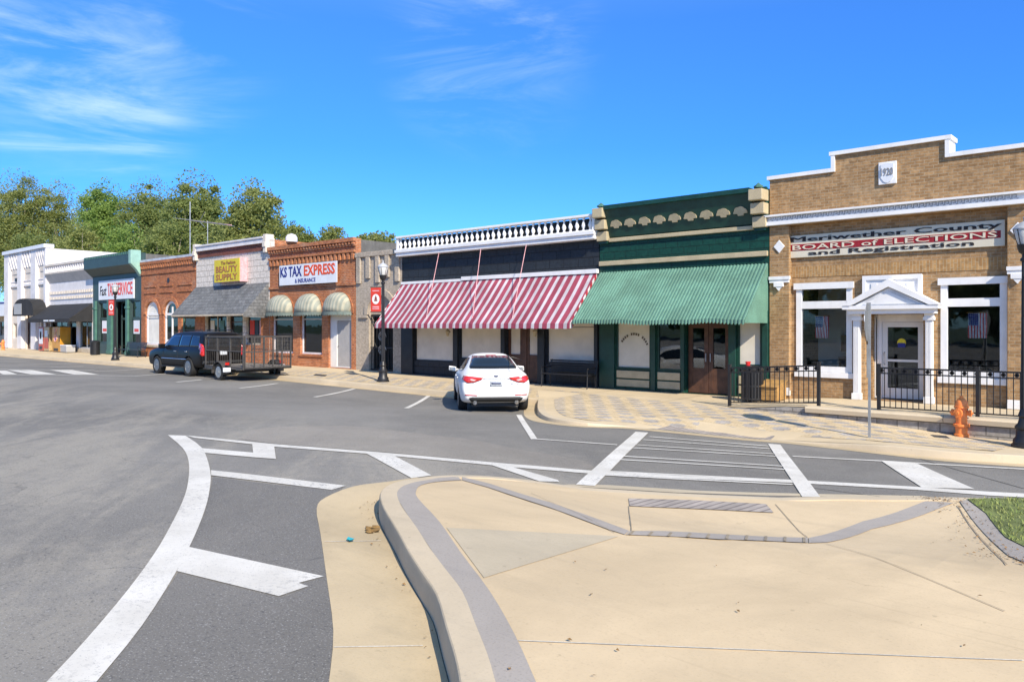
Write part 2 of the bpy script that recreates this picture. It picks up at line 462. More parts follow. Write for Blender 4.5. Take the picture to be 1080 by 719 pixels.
M['tan_soldier'] = brick_mat('tan_brick_soldier', (.46, .27, .11), (.36, .20, .08), (.45, .34, .20), .235, .076, .008, dirt=.15, soldier=True)
M['red_brick'] = brick_mat('red_brick', (.50, .17, .06), (.30, .09, .035), (.40, .30, .22), .21, .075, .007, dirt=.55)
M['red_brick2'] = brick_mat('red_brick_old', (.55, .19, .065), (.34, .10, .036), (.42, .33, .25), .21, .075, .008, dirt=.45)
M['white_block'] = brick_mat('white_block', (.70, .64, .57), (.66, .60, .54), (.46, .42, .37), .62, .31, .02, bump=1.0, dirt=.12)
M['grey_wall'] = brick_mat('grey_painted_brick', (.47, .40, .32), (.44, .375, .30), (.38, .325, .26), .21, .075, .006, dirt=.25)
M['grey_side'] = mat('grey_render', (.145, .14, .13), .9, .2, 2, streak=.3)
M['black_wall'] = brick_mat('black_wall', (.028, .034, .042), (.022, .027, .034), (.014, .016, .02), .62, .30, .02, rough=.55, bump=1.0, dirt=.2)
M['black_trim'] = mat('black_trim', (.014, .018, .022), .5, .25)
M['green_dark'] = brick_mat('green_pressed_metal', (.010, .060, .042), (.009, .052, .036), (.006, .032, .024), .42, .21, .012, rough=.45, bump=1.0, dirt=.2)
M['green_trim'] = mat('green_trim', (.010, .055, .040), .45, .2)
M['green_mid'] = mat('green_paint_mid', (.07, .175, .135), .5, .15)
M['green_tax'] = mat('green_paint_tax', (.040, .074, .070), .5, .15, streak=.15)
M['green_awn'] = mat('green_awning', (.125, .265, .20), .6, .18, 1.5, streak=.25)
M['tan_trim'] = mat('tan_trim', (.52, .43, .27), .6, .1)
M['paper'] = mat('window_paper', (.68, .63, .53), .9, .10, 1.3, fine=False)
M['paper_white'] = mat('window_paper_white', (.72, .71, .66), .9, .10, 1.3, fine=False)
M['black_cloth'] = mat('black_canvas', (.024, .024, .026), .85, .2, 2)
M['dome_cloth'] = None
M['shingle'] = brick_mat('grey_shingle', (.20, .205, .21), (.13, .135, .14), (.07, .07, .07), .32, .16, .008, bump=.7, dirt=.5)
M['beige_bulk'] = mat('beige_bulkhead', (.50, .43, .33), .8)
M['navy'] = mat('navy', (.02, .03, .22), .6, .05); M['orange'] = mat('orange_red', (.75, .09, .02), .6, .05)
M['sign_white'] = mat('sign_white', (.72, .74, .78), .5, .06, 1, fine=False)
M['sign_cream'] = mat('sign_cream', (.64, .59, .47), .6, .06, 1, fine=False)
M['sign_maroon'] = mat('sign_maroon', (.30, .012, .02), .6, .08, 1)
M['ink'] = mat('sign_black', (.02, .015, .015), .6, .05)
M['yellow'] = mat('sign_yellow', (.72, .58, .02), .5, .06, 1)
M['sign_brown'] = mat('sign_brown', (.38, .16, .05), .6, .05)
M['pink'] = mat('sign_pink', (.78, .42, .44), .5, .2, 6)
M['red'] = mat('banner_red', (.66, .05, .03), .7, .1, 2)
M['letter_red'] = mat('letter_red', (.72, .10, .09), .6, .05)
M['brownletter'] = mat('letter_brown', (.22, .04, .05), .6, .05)
M['hydrant'] = mat('hydrant_orange', (.85, .25, .06), .5, .15, 8, bump=.1, fine=False, obj=True)
M['galv'] = mat('galvanised', (.42, .43, .43), .45, .15, 4, metal=.6)
M['sign_back'] = mat('sign_back', (.20, .205, .205), .6, .12, 4, metal=.2)
M['bench_wood'] = mat('bench_wood', (.42, .24, .08), .6, .25, 4)
M['grille'] = mat('grille', (.06, .06, .06), .5)
M['roof'] = mat('roof_membrane', (.22, .22, .22), .9)
M['door_white'] = mat('door_white', (.74, .73, .70), .5, .05, fine=False)
M['door_grey'] = mat('door_grey', (.42, .41, .40), .5, .06)
M['brick_band'] = brick_mat('brown_band', (.20, .06, .04), (.15, .045, .03), (.2, .12, .1), dirt=.2)
# ------------------------------------------------------------------ ground
def heightsheet(name, xs, ys, f, m, skirt=None):
    mb = MB(); nx, ny = len(xs), len(ys)
    vs = [(x, y, f(x, y)) for y in ys for x in xs]
    fs = [(j * nx + i, j * nx + i + 1, (j + 1) * nx + i + 1, (j + 1) * nx + i) for j in range(ny - 1) for i in range(nx - 1)]
    mb.faces(vs, fs)
    return mb.build(name, m, smooth=True)

def frange(a, b, s):
    n = max(1, int(round((b - a) / s))); return [a + (b - a) * i / n for i in range(n + 1)]

grass_m = mat('grass_ground', (.055, .085, .025), .95, .35, .5)
mb = MB(); mb.face([(-3000, -3000, -.75), (3000, -3000, -.75), (3000, 3000, -.75), (-3000, 3000, -.75)])
tag(mb.build('ground', grass_m), kind='structure')
xs = frange(-400, -100, 10)[:-1] + frange(-100, -30, 1)[:-1] + frange(-30, 6, .4)[:-1] + frange(6, 60, 2)
ys = frange(-40, -2, 2)[:-1] + frange(-2, 18, .4)[:-1] + frange(18, 24, 1)
tag(heightsheet('road', xs, ys, g, M['asphalt']), kind='structure')

def densify(poly, step, closed=True):
    out = []; n = len(poly)
    for i in range(n if closed else n - 1):
        a = Vector(poly[i][:2]); b = Vector(poly[(i + 1) % n][:2])
        k = max(1, int(math.ceil((b - a).length / step)))
        for j in range(k): out.append(a + (b - a) * j / k)
    if not closed: out.append(Vector(poly[-1][:2]))
    return out

def inside(p, poly):
    c = False; n = len(poly); x, y = p[0], p[1]
    for i in range(n):
        x1, y1 = poly[i][0], poly[i][1]; x2, y2 = poly[i - 1][0], poly[i - 1][1]
        if (y1 > y) != (y2 > y) and x < (x2 - x1) * (y - y1) / (y2 - y1) + x1: c = not c
    return c

def drape(name, poly, f, m, dz=.004, step=.5, mb=None):
    b = densify(poly, step)
    n = len(b); pts = list(b)
    x0 = min(p.x for p in b); x1 = max(p.x for p in b); y0 = min(p.y for p in b); y1 = max(p.y for p in b)
    x = x0 + step * .5
    while x < x1:
        y = y0 + step * .5
        while y < y1:
            q = Vector((x, y))
            if inside(q, b) and min((q - r).length_squared for r in b) > (step * .3) ** 2: pts.append(q)
            y += step
        x += step
    r = geometry.delaunay_2d_cdt(pts, [], [list(range(n))], 1, 1e-5)
    own = mb is None
    mb = mb or MB()
    mb.faces([(p.x, p.y, f(p.x, p.y) + dz) for p in r[0]], [tuple(t) for t in r[2]])
    if own:
        o = mb.build(name, m, fix=True)
        # make the sheet face upward
        me = o.data
        if sum(p.normal.z for p in me.polygons) < 0: me.flip_normals()
        return tag(o, kind='structure')
    return mb

def smooth_path(pts, n=4):
    """Catmull-Rom through 2D points"""
    P = [Vector(p[:2]) for p in pts]; out = []
    for i in range(len(P) - 1):
        p0 = P[max(i - 1, 0)]; p1 = P[i]; p2 = P[i + 1]; p3 = P[min(i + 2, len(P) - 1)]
        for k in range(n):
            t = k / n
            out.append(.5 * ((2 * p1) + (p2 - p0) * t + (2 * p0 - 5 * p1 + 4 * p2 - p3) * t * t + (3 * p1 - p0 - 3 * p2 + p3) * t ** 3))
    out.append(P[-1]); return out

def offset_path(path, d):
    """shift to the left of the walking direction"""
    out = []; n = len(path)
    for i, p in enumerate(path):
        t = (path[min(i + 1, n - 1)] - path[max(i - 1, 0)]).normalized()
        out.append(p + Vector((-t.y, t.x)) * d)
    return out

def curb(name, path, top, m, w=.16, bottom=None):
    """kerb along a path; the pavement is to the left of the walking direction"""
    path = densify(path, .5, False)
    bottom = bottom or (lambda x, y: g(x, y) - .06)
    mb = MB(); rows = []
    offs = [(-.016, None), (-.004, -.020), (.002, -.004), (.010, .003), (.022, .004), (w, .004), (w, -.08)]
    L = [offset_path(path, o) for o, _ in offs]
    vs = []; k = len(offs)
    for i in range(len(path)):
        for j, (o, dz) in enumerate(offs):
            p = L[j][i]
            z = bottom(p.x, p.y) if dz is None else top(path[i].x, path[i].y) + dz
            vs.append((p.x, p.y, z))
    fs = [(i * k + j, i * k + j + 1, (i + 1) * k + j + 1, (i + 1) * k + j) for i in range(len(path) - 1) for j in range(k - 1)]
    mb.faces(vs, fs)
    o = mb.build(name, m, smooth=True); o.data.set_sharp_from_angle(angle=math.radians(22))
    return tag(o, kind='structure')

# --- the plaza in the foreground
RC = GP(738, 528)
def dipf(x, y, c, rx, ry):
    d = math.hypot((x - c.x) / rx, (y - c.y) / ry); return 1 - sm(1.6 - d)
def pz(x, y): return g(x, y) + .02 + .165 * dipf(x, y, RC, 2.4, 1.5)
def P15(px, py): return GP(px, py, 0, pz)
edge_px = [(484.5, 719), (479.5, 692.6), (469.5, 659), (459.6, 626), (444.6, 603), (429.7, 579.7), (418, 558), (405, 536.5), (400.8, 525), (402, 517.5), (410, 511.2), (426, 506.2), (449.6, 502.8), (469.5, 501.2), (490, 501), (516, 502), (562.5, 506.6), (640, 515.5), (735, 521), (860, 523.6), (940, 524), (1020, 524.5), (1080, 525)]
edge = [P15(*p) for p in edge_px]
d0 = (edge[0] - edge[1]).normalized()
edge = smooth_path(edge, 3)
edge = [edge[0] + d0 * 6] + edge
dl = (edge[-1] - edge[-2]).normalized()
edge = edge + [edge[-1] + dl * 14]
def inset(path, d): return offset_path(path[::-1], d)[::-1]
ein = inset(edge, .12)
plaza_poly = ein + [Vector((ein[-1].x, -4)), Vector((ein[0].x - .2, -4))]
pave = drape('plaza', plaza_poly, pz, M['plaza'], 0, .32)
# the walking direction that keeps the plaza on the left
curb('plaza_curb', edge[::-1], pz, M['curb'], .17)

gut_out = [GP(*p) for p in [(347, 719), (351.6, 666), (345, 613), (338, 563), (334, 536.5), (343, 525), (373, 513), (406, 508.5), (440, 503.6)]]
d0 = (gut_out[0] - gut_out[1]).normalized()
gut_out = smooth_path(gut_out, 3); gut_out = [gut_out[0] + d0 * 6] + gut_out
inn = [p for p in offset_path(edge, .02)][: 3 * 14 + 1]
gut_poly = gut_out + inn[::-1]
drape('gutter_pan', gut_poly, g, M['gutter'], .006, .4)
ramp_poly = [GP(*p) for p in [(600, 511), (640, 511.5), (735, 517.5), (862, 521), (980, 523.2)]]
drape('ramp_apron', ramp_poly + [p + Vector((-.1, -.35)) for p in ramp_poly[::-1]], g, M['plaza_grey'], .005, .4)

def strip(name, pxs, w_px=None, f=pz, m=None, dz=.006):
    return drape(name, [GP(px, py, 0, f) for px, py in pxs], f, m, dz, .4)

b_out = [(417, 521.5), (429.7, 543), (454.6, 579.7), (479.5, 619.5), (502.8, 666), (517.7, 719)]
b_in = [(565, 719), (542.6, 669), (516, 623), (486, 583), (463, 549.8), (441, 526), (439, 518), (444.6, 511.6), (463, 508), (487, 506.6)]
b_far = [(483, 503), (456, 505), (433, 509), (421, 515)]
O = smooth_path([P15(*p) for p in b_far + b_out], 3); I = smooth_path([P15(*p) for p in b_in], 3)
d1 = (O[-1] - O[-2]).normalized(); d2 = (I[0] - I[1]).normalized()
drape('plaza_band', O + [O[-1] + d1 * 4] + [I[0] + d2 * 4] + I, pz, M['band'], .006, .35)
def px_band(name, up, lo, m=M['band'], dz=.0065):
    drape(name, [P15(*p) for p in up] + [P15(*p) for p in lo[::-1]], pz, m, dz, .35)
px_band('plaza_band', [(487.5, 503.2), (516, 510), (580, 530), (640, 551.2), (664, 560.3)], [(487.5, 506.5), (516, 514.5), (580, 535.5), (640, 558), (659, 564)])
px_band('plaza_band', [(664.3, 560.3), (760, 563.6), (852, 567.3)], [(660, 564.2), (760, 569), (852, 572.6)])
px_band('plaza_band', [(853, 567.6), (910, 550), (976, 528.6)], [(853, 572.8), (873, 572.2), (920, 558), (1006, 530.5)])
px_band('lawn_edge_band', [(1012, 528.5), (1038, 562.6), (1063, 586), (1100, 603)], [(1020, 527.5), (1040, 542.6), (1060, 567.6), (1105, 590)])
px_band('concrete_patch', [(471, 556.5), (540, 560), (652, 565.5)], [(510.5, 609.5), (560, 594), (652, 566)], M['plaza_grey'], .0042)
px_band('tactile_strip', [(663, 526), (735, 528), (808, 532)], [(664, 534), (735, 537), (816, 541)], M['tactile'], .009)
for a, b, mt, w in (((663, 534), (666, 560), 'line', .008), ((818, 532), (852, 567), 'line', .008), ((547, 676), (1080, 697), 'linelight', .010), ((872, 574), (1060, 645), 'line', .008),
                    ((560, 520), (648, 562), 'line', .006), ((1010, 533), (1062, 596), 'line', .010)):
    A = P15(*a); B = P15(*b); n = (B - A).normalized(); n = Vector((-n.y, n.x)) * w / 2
    drape('joint', [A + n, B + n, B - n, A - n], pz, M[mt], .0068, .3)
# thin joints between the bricks of the middle band
mbj = MB()
for k in range(10):
    t = k / 9
    A = P15(lerp(668, 848, t), lerp(560.6, 567.4, t)); B = P15(lerp(664, 848, t), lerp(564.5, 572.4, t))
    n = (B - A).normalized(); n = Vector((-n.y, n.x)) * .012
    drape('', [A + n, B + n, B - n, A - n], pz, None, .010, .3, mbj)
tag(mbj.build('band_joints', M['line']), kind='structure')
A, B = GP(352, 682), GP(452, 681); n = Vector((0.0, .008))
for a, b in (((352, 683.5), (446, 682)), ((342, 572), (402, 571))):
    A = GP(*a); B = GP(*b); n = (B - A).normalized(); n = Vector((-n.y, n.x)) * .007
    drape('joint', [A + n, B + n, B - n, A - n], g, M['linelight'], .010, .5)
# ramp lip: the long straight joint of the ramp fan
# --- the lawn at the right
lawn_poly = [P15(*p) for p in [(1020, 526.6), (1040, 542), (1060, 567), (1105, 589.5)]]
lawn_poly = lawn_poly + [lawn_poly[-1] + Vector((6, -1)), P15(1080, 525.6) + Vector((8, .3)), P15(1085, 526)]
drape('lawn_soil', lawn_poly, pz, mat('lawn_soil', (.16, .19, .055), .95, .3, 3), .012, .4)
rnd = random.Random(5)
bx0 = min(p.x for p in lawn_poly); bx1 = min(max(p.x for p in lawn_poly), 4.5); by0 = min(p.y for p in lawn_poly); by1 = max(p.y for p in lawn_poly)
mbg = MB(); cnt = 0
while cnt < 16000:
    x = rnd.uniform(bx0, bx1); y = rnd.uniform(by0, by1)
    if not inside((x, y), lawn_poly): continue
    cnt += 1
    a = rnd.uniform(0, 6.28); h = rnd.uniform(.012, .042); w = rnd.uniform(.004, .008); l = rnd.uniform(0, .04); z = pz(x, y) + .01
    c, s = math.cos(a), math.sin(a)
    mbg.face([(x - c * w, y - s * w, z), (x + c * w, y + s * w, z), (x + l * s, y - l * c, z + h)])
gm = bpy.data.materials.new('grass_blades'); gm.use_nodes = True; nt = gm.node_tree; bb = nt.nodes['Principled BSDF']
nt.links.new(_mix(nt, _range(nt, _noise(nt, _pos(nt), 9, 6), .34, .66), (.13, .20, .03), (.32, .33, .11)), bb.inputs['Base Color']); bb.inputs['Roughness'].default_value = .8
tag(mbg.build('lawn_grass', gm, fix=False), kind='stuff')
# dry leaves and soil crumbs along the lawn edge and the gutter
mbl = MB(); ed = [P15(*p) for p in [(985, 527), (1012, 529), (1038, 562), (1063, 586), (1090, 600)]]
for k in range(352):
    if k < 300:
        i = rnd.randrange(len(ed) - 1); q = ed[i].lerp(ed[i + 1], rnd.random()) + Vector((-abs(rnd.gauss(0, .22)) + .10, rnd.gauss(0, .08))); f_ = pz
    elif k < 314:
        q = GP(rnd.uniform(520, 1060), rnd.uniform(540, 715), 0, pz); f_ = pz
    else:
        i = rnd.randrange(6, 30); q = edge[i] + Vector((-.10 - abs(rnd.gauss(0, .10)), rnd.uniform(-.1, .1))); f_ = lambda x, y: g(x, y) + .006
    a = rnd.uniform(0, 6.28); s = rnd.uniform(.006, .018); z = f_(q.x, q.y) + .012
    c, n_ = math.cos(a) * s, math.sin(a) * s
    mbl.face([(q.x - c, q.y - n_, z), (q.x + n_ * .5, q.y - c * .5, z + rnd.uniform(0, .012)), (q.x + c, q.y + n_, z + .004), (q.x - n_ * .5, q.y + c * .5, z + .002)])
tag(mbl.build('leaf_litter', mat('dry_leaf', (.24, .14, .055), .9, .4, 12), fix=False), kind='stuff')

# --- the far sidewalk
FC = GP(762, 462)
def sw(x, y):
    dip = dipf(x, y, FC, 2.2, 1.3)
    drop = .13 * sm((x + 6.5) / 3.5) * sm((y - 15.6) / 2)
    return road_level(x) + .02 + .13 * (dip if y < 17.5 else lerp(dip, 1, sm((y - 17.5) / 1.5))) + .012 * clamp(y - 17, 0, 4) - drop
c1 = GP(561, 420.5, 0, sw)
bulb = [(562, 421.5), (567, 431), (574, 438.3), (590, 442.3), (620, 446), (658, 449), (706, 455.2), (789, 463), (832, 465.3), (917, 469.2), (995, 475.6), (1080, 480.5)]
bp = [GP(p[0], p[1], 0, sw) for p in bulb]
bp[0].y = YC
bp = smooth_path(bp, 3)
dl = (bp[-1] - bp[-4]).normalized()
fe = [Vector((-160, YC)), Vector((bp[0].x - .35, YC)), ] + bp + [bp[-1] + dl * 30]
fin = offset_path(fe, .12)
walk_poly = fin + [Vector((fin[-1].x, YF + .02)), Vector((-160, YF + .02))]
drape('sidewalk', [p for p in walk_poly], sw, M['walk'], 0, .8)
curb('sidewalk_curb', fe, sw, M['curb'], .18)
# gutter of the far kerb
go = offset_path(densify(fe, .8, False), -.35); gi = densify(fe, .8, False)
drape('sidewalk_gutter', gi + go[::-1], g, M['gutter'], .005, .5)
# pavers
fe_in = offset_path(densify(bp, .5, False), .45)
i_end = [i for i, p in enumerate(fe_in) if p.x < 6][-1]
pv = [p for p in fe_in[:i_end]]
drape('sidewalk_pavers', pv + [Vector((pv[-1].x, 18.0)), Vector((-4.4, 17.9)), Vector((-6.6, 18.35)), Vector((-8.8, 18.4)), Vector((-16.0, 19.4)), Vector((pv[0].x - .4, 19.4))], sw, M['paver'], .005, .6)
drape('sidewalk_pavers', [Vector((-29.5, 17.35)), Vector((pv[0].x - .6, 17.35)), Vector((-16.2, 19.4)), Vector((-29.5, 19.4))], sw, M['paver'], .005, .6)
px = [(455, 456), (0, 0)]
for a in (( (690, 452.8), (812, 464.6), (818, 459.5), (708, 448.6)),):
    drape('tactile_strip', [GP(x, y, 0, sw) for x, y in a], sw, M['tactile'], .010, .4)
drape('drain_cover', [GP(x, y, 0, sw) for x, y in ((981, 458.6), (998, 459.8), (1002, 462.6), (985, 461.2))], sw, M['grille'], .010, .4)
drape('drain_cover', [GP(x, y, 0, sw) for x, y in ((333, 394.5), (345, 395.5), (343, 397), (330, 396))], sw, M['grille'], .010, .4)
# sidewalk joints across
mbj = MB()
for x in frange(-95, -8, 3.0):
    drape('', [Vector((x, YC + .2)), Vector((x + .015, YC + .2)), Vector((x + .015, YF)), Vector((x, YF))], sw, None, .007, 1.0, mbj)
drape('', [Vector((-95, 19.45)), Vector((-9, 19.45)), Vector((-9, 19.465)), Vector((-95, 19.465))], sw, None, .007, 1.0, mbj)
tag(mbj.build('sidewalk_joints', M['line']), kind='structure')

# --- painted markings
def mark(name, pxs, dz=.008, m='paint'):
    return drape(name, [GP(*p) for p in pxs], g, M[m], dz, .5)
L = [(177, 459), (192.6, 472.6), (199, 487), (198.5, 508), (192.6, 529), (178, 558.5), (163, 584), (135, 622.5), (90, 676), (50, 719)]
R = [(195.5, 459.6), (213, 472.6), (221.6, 496), (221, 517), (216, 538), (204.5, 567), (185, 605), (150, 660), (102.5, 719)]
Lw = smooth_path([GP(*p) for p in L], 3); Rw = smooth_path([GP(*p) for p in R], 3)
e1 = (Lw[-1] - Lw[-2]).normalized() * 3; e2 = (Rw[-1] - Rw[-2]).normalized() * 3
drape('edge_line', Lw + [Lw[-1] + e1, Rw[-1] + e2] + Rw[::-1], g, M['paint'], .008, .4)
mark('lane_line', [(196, 459.4), (290, 468.7), (415, 478.5), (540, 489.6), (620, 496.3), (720, 502), (836, 506.3), (965, 513.6), (1045, 519), (1120, 522.6), (1120, 527), (1045, 523), (965, 516.8), (836, 509.5), (720, 504.8), (620, 499.6), (540, 493), (415, 481.2), (290, 471.4), (205, 462)], .009)
mark('turn_mark', [(266, 468.2), (289, 470), (291, 484.4), (267.5, 482.6), (216, 478), (213, 473), (267, 477.7)], .010)
mark('stall_line', [(222.6, 496.3), (365, 512.6), (349.6, 517), (222.6, 501.6)], .0095)
mark('stop_block', [(199.5, 577.5), (341.5, 608.5), (315, 615.5), (325, 619), (294, 629.5), (186.5, 603)], .0095)
mark('hatch_line', [(386.7, 478.7), (416, 481), (455, 501.6), (446, 503), (434, 504.6)], .0095)
mark('hatch_line', [(517.7, 490.6), (532.6, 490.6), (588, 506.5), (590, 508.5), (569, 508)], .0095)
mark('crosswalk_bar', [(670.4, 455.6), (683.7, 456.6), (627.4, 513), (607.5, 511.5)], .012)
mark('crosswalk_bar', [(810, 468.4), (823, 469.3), (865, 524.5), (846, 524.5)], .012)
for (x0, y0, x1, y1) in ((685, 460.7, 811, 470.6), (678, 463.9, 812, 473.4), (671, 469.4, 819, 479), (667.5, 472.6, 821, 481.7), (657.5, 481.4, 827, 492), (654, 485, 828, 495.4), (641, 497.3, 834, 507.2), (637, 501.2, 836, 511.3)):
    w = .052; A = GP(x0, y0); B = GP(x1, y1); n = Vector((0, w))
    drape('crosswalk_line', [A - n, B - n, B + n, A + n], g, M['paint'], .0105, .5)
def wline(name, a, b, w, dz=.0095):
    A = GP(*a); B = GP(*b); n = (B - A).normalized(); n = Vector((-n.y, n.x)) * w / 2
    return drape(name, [A - n, B - n, B + n, A + n], g, M['paint'], dz, .6)
wline('lane_line', (836, 481.4), (928, 486.2), .11); wline('lane_line', (928, 486.2), (1150, 498.5), .11)
mark('hatch_line', [(929, 486), (967.6, 489.2), (1027.7, 516), (972.6, 514.6)], .0105)
mark('stall_line', [(544.4, 437.6), (550, 437.6), (566.7, 463), (560, 463.4)])
wline('lane_line', (564, 463), (651, 469.3), .10)
for a, b in (((253, 409.4), (293, 404.3)), ((332, 418.8), (373.7, 410.0)), ((428.5, 430.7), (452, 417.6)), ((186, 403), (213, 400.4)), ((100, 391.6), (153.7, 388.6)), ((141, 396.6), (180, 393.6))):
    wline('stall_line', a, b, .13)
wline('lane_line', (-30, 389.8), (100, 390.2), .2); wline('lane_line', (-30, 395.2), (141, 396.4), .22)
for a, b in (((0, 391), (11, 395)), ((14, 390.4), (40, 395)), ((28, 390.4), (53, 395)), ((59, 390.4), (85, 395.2)), ((70, 390.2), (98, 395.2))):
    wline('crosswalk_line', a, b, .45, .011)
wline('lane_line', (20, 384.4), (84, 382.6), .10); wline('lane_line', (53, 387.5), (88, 386.4), .10)
# resurfaced pieces of asphalt
M_ = [(253, 463), (258, 457), (267.5, 453), (299, 450), (362, 449), (408, 453), (463, 459.7), (500, 463.7), (540, 472.6), (617, 486), (616, 496), (540, 489), (415, 477.5), (290, 468)]
drape('asphalt_patch', smooth_path([GP(*p) for p in M_], 2), g, M['patch'], .004, .5)
drape('asphalt_patch', [GP(*p) for p in [(216, 540), (222, 515), (225, 503), (300, 512), (362, 514), (335, 537), (339, 563), (346, 613), (352, 666), (347, 719), (340, 760), (150, 760), (104, 719), (150, 660), (190, 600)]], g, M['patch2'], .0035, .5)
wline_pts = [((968, 483), (1080, 515))]
for a, b in wline_pts:
    A = GP(*a); B = GP(*b); n = (B - A).normalized(); n = Vector((-n.y, n.x)) * .02
    drape('tar_seam', [A - n, B - n, B + n, A + n], g, M['patch2'], .005, .5)
A = GP(832, 511); B = GP(930, 524); n = (B - A).normalized(); n = Vector((-n.y, n.x)) * .012
drape('tar_seam', [A - n, B - n, B + n, A + n], g, M['patch2'], .005, .5)
# ------------------------------------------------------------------ building helpers
def outline(x0, x1, z0, z1, rise=0, n=12):
    pts = [(x0, z0), (x1, z0)]
    if rise <= 0: return pts + [(x1, z1), (x0, z1)]
    cx = (x0 + x1) / 2; r = (x1 - x0) / 2; zs = z1 - rise
    return pts + [(cx + r * math.cos(math.pi * k / n), zs + rise * math.sin(math.pi * k / n)) for k in range(n + 1)]

def wallgrid(mb, X0, X1, z0, z1, y, thick, holes):
    """holes: (x0, x1, z0, z1, rise)"""
    H = [h if len(h) == 5 else (*h, 0) for h in holes]
    xs = sorted({X0, X1, *[h[0] for h in H], *[h[1] for h in H]}); zs = sorted({z0, z1, *[h[2] for h in H], *[h[3] for h in H]})
    xs = [x for x in xs if X0 <= x <= X1]; zs = [z for z in zs if z0 <= z <= z1]
    for a, b in zip(xs, xs[1:]):
        for c, d in zip(zs, zs[1:]):
            mx, mz = (a + b) / 2, (c + d) / 2
            if any(h[0] < mx < h[1] and h[2] < mz < h[3] for h in H): continue
            mb.face([(a, y, c), (b, y, c), (b, y, d), (a, y, d)]); mb.face([(a, y + thick, c), (a, y + thick, d), (b, y + thick, d), (b, y + thick, c)])
    mb.face([(X0, y, z1), (X1, y, z1), (X1, y + thick, z1), (X0, y + thick, z1)])
    mb.face([(X0, y, z0), (X0, y, z1), (X0, y + thick, z1), (X0, y + thick, z0)]); mb.face([(X1, y, z0), (X1, y + thick, z0), (X1, y + thick, z1), (X1, y, z1)])
    for h in H:
        o = outline(*h)
        n = len(o)
        for i in range(n):
            (xa, za), (xb, zb) = o[i], o[(i + 1) % n]
            mb.face([(xa, y, za), (xb, y, zb), (xb, y + thick, zb), (xa, y + thick, za)])
        if h[4] > 0:
            arc = o[2:]; k = len(arc) // 2
            for yy in (y, y + thick):
                for i in range(len(arc) - 1):
                    c = (h[1], h[3]) if i < k else (h[0], h[3])
                    mb.face([(c[0], yy, c[1]), (arc[i][0], yy, arc[i][1]), (arc[i + 1][0], yy, arc[i + 1][1])])

def ring(mb, o, i, y0, y1):
    """frame between an outer and an inner outline, from y0 to y1"""
    n = len(o)
    for a in range(n):
        b = (a + 1) % n
        P = lambda q, y: (q[0], y, q[1])
        mb.face([P(o[a], y0), P(o[b], y0), P(i[b], y0), P(i[a], y0)]); mb.face([P(o[a], y1), P(i[a], y1), P(i[b], y1), P(o[b], y1)])
        mb.face([P(o[a], y0), P(o[a], y1), P(o[b], y1), P(o[b], y0)]); mb.face([P(i[a], y0), P(i[b], y0), P(i[b], y1), P(i[a], y1)])

def window(root, x0, x1, z0, z1, y=YF, fw=.08, fd=.08, set_=.10, frame='white', pane='glass', mull=(), rails=(), rise=0, name='window', bar=.05, org=None, sill=0, sillm=None, pname='pane'):
    org = org or root.location
    e = .003
    o = outline(x0 + e, x1 - e, z0 + e, z1 - e, max(0, rise - e) if rise else 0); i = outline(x0 + fw, x1 - fw, z0 + fw, z1 - fw, max(.01, rise - fw * .8) if rise else 0)
    mb = MB(org); ya, yb = y + set_, y + set_ + fd
    ring(mb, o, i, ya, yb)
    for m in mull: mb.box(m - bar / 2, m + bar / 2, ya + .008, yb - .008, z0 + fw, z1 - fw - (rise * .25 if rise else 0))
    for r in rails: mb.box(x0 + fw, x1 - fw, ya + .004, yb - .004, r - bar / 2, r + bar / 2)
    w = mb.build(name, M[frame], root)
    mb = MB(org); ym = (ya + yb) / 2
    mb.prism([(a, ym, c) for a, c in i], (0, .01, 0)); mb.build(pname, M[pane], w)
    if sill:
        MB(org).box(x0 - .06, x1 + .06, y - .07, y + set_ - .002, z0 - sill, z0 - .002).build('sill', M[sillm or frame], w, bevel=.01)
    return w

def shell(root, X0, X1, zb, zt, holes, wm, sm_=None, depth=14, y=YF, thick=.28, drop=.5, wname='wall', roof=True, intm='intwall'):
    org = root.location; e = .006
    sm_ = sm_ or wm
    mb = MB(org); wallgrid(mb, X0 + e, X1 - e, zb - .4, zt, y, thick, holes); wall = mb.build(wname, M[wm], root)
    mb = MB(org)
    mb.box(X0 + e, X0 + .25, y + thick + .002, y + depth, zb - .4, zt - .05)
    mb.box(X1 - .25, X1 - e, y + thick + .002, y + depth, zb - .4, zt - .05)
    mb.box(X0 + .252, X1 - .252, y + depth - .25, y + depth - .002, zb - .4, zt - .06)
    mb.build('side_wall', M[sm_], root)
    MB(org).box(X0 + .253, X1 - .253, y + thick + .002, y + depth - .253, zt - drop - .2, zt - drop).build('roof', M['roof'], root)
    MB(org).box(X0 + .253, X1 - .253, y + .02, y + depth - .253, zb - .3, zb - .005).build('floor', M['floor'], root)
    mb = MB(org); k = min(depth - .4, 7.5)
    mb.box(X0 + .256, X1 - .256, y + k, y + k + .1, zb, zt - drop - .2); mb.build('inner_wall', M[intm], root)
    return wall

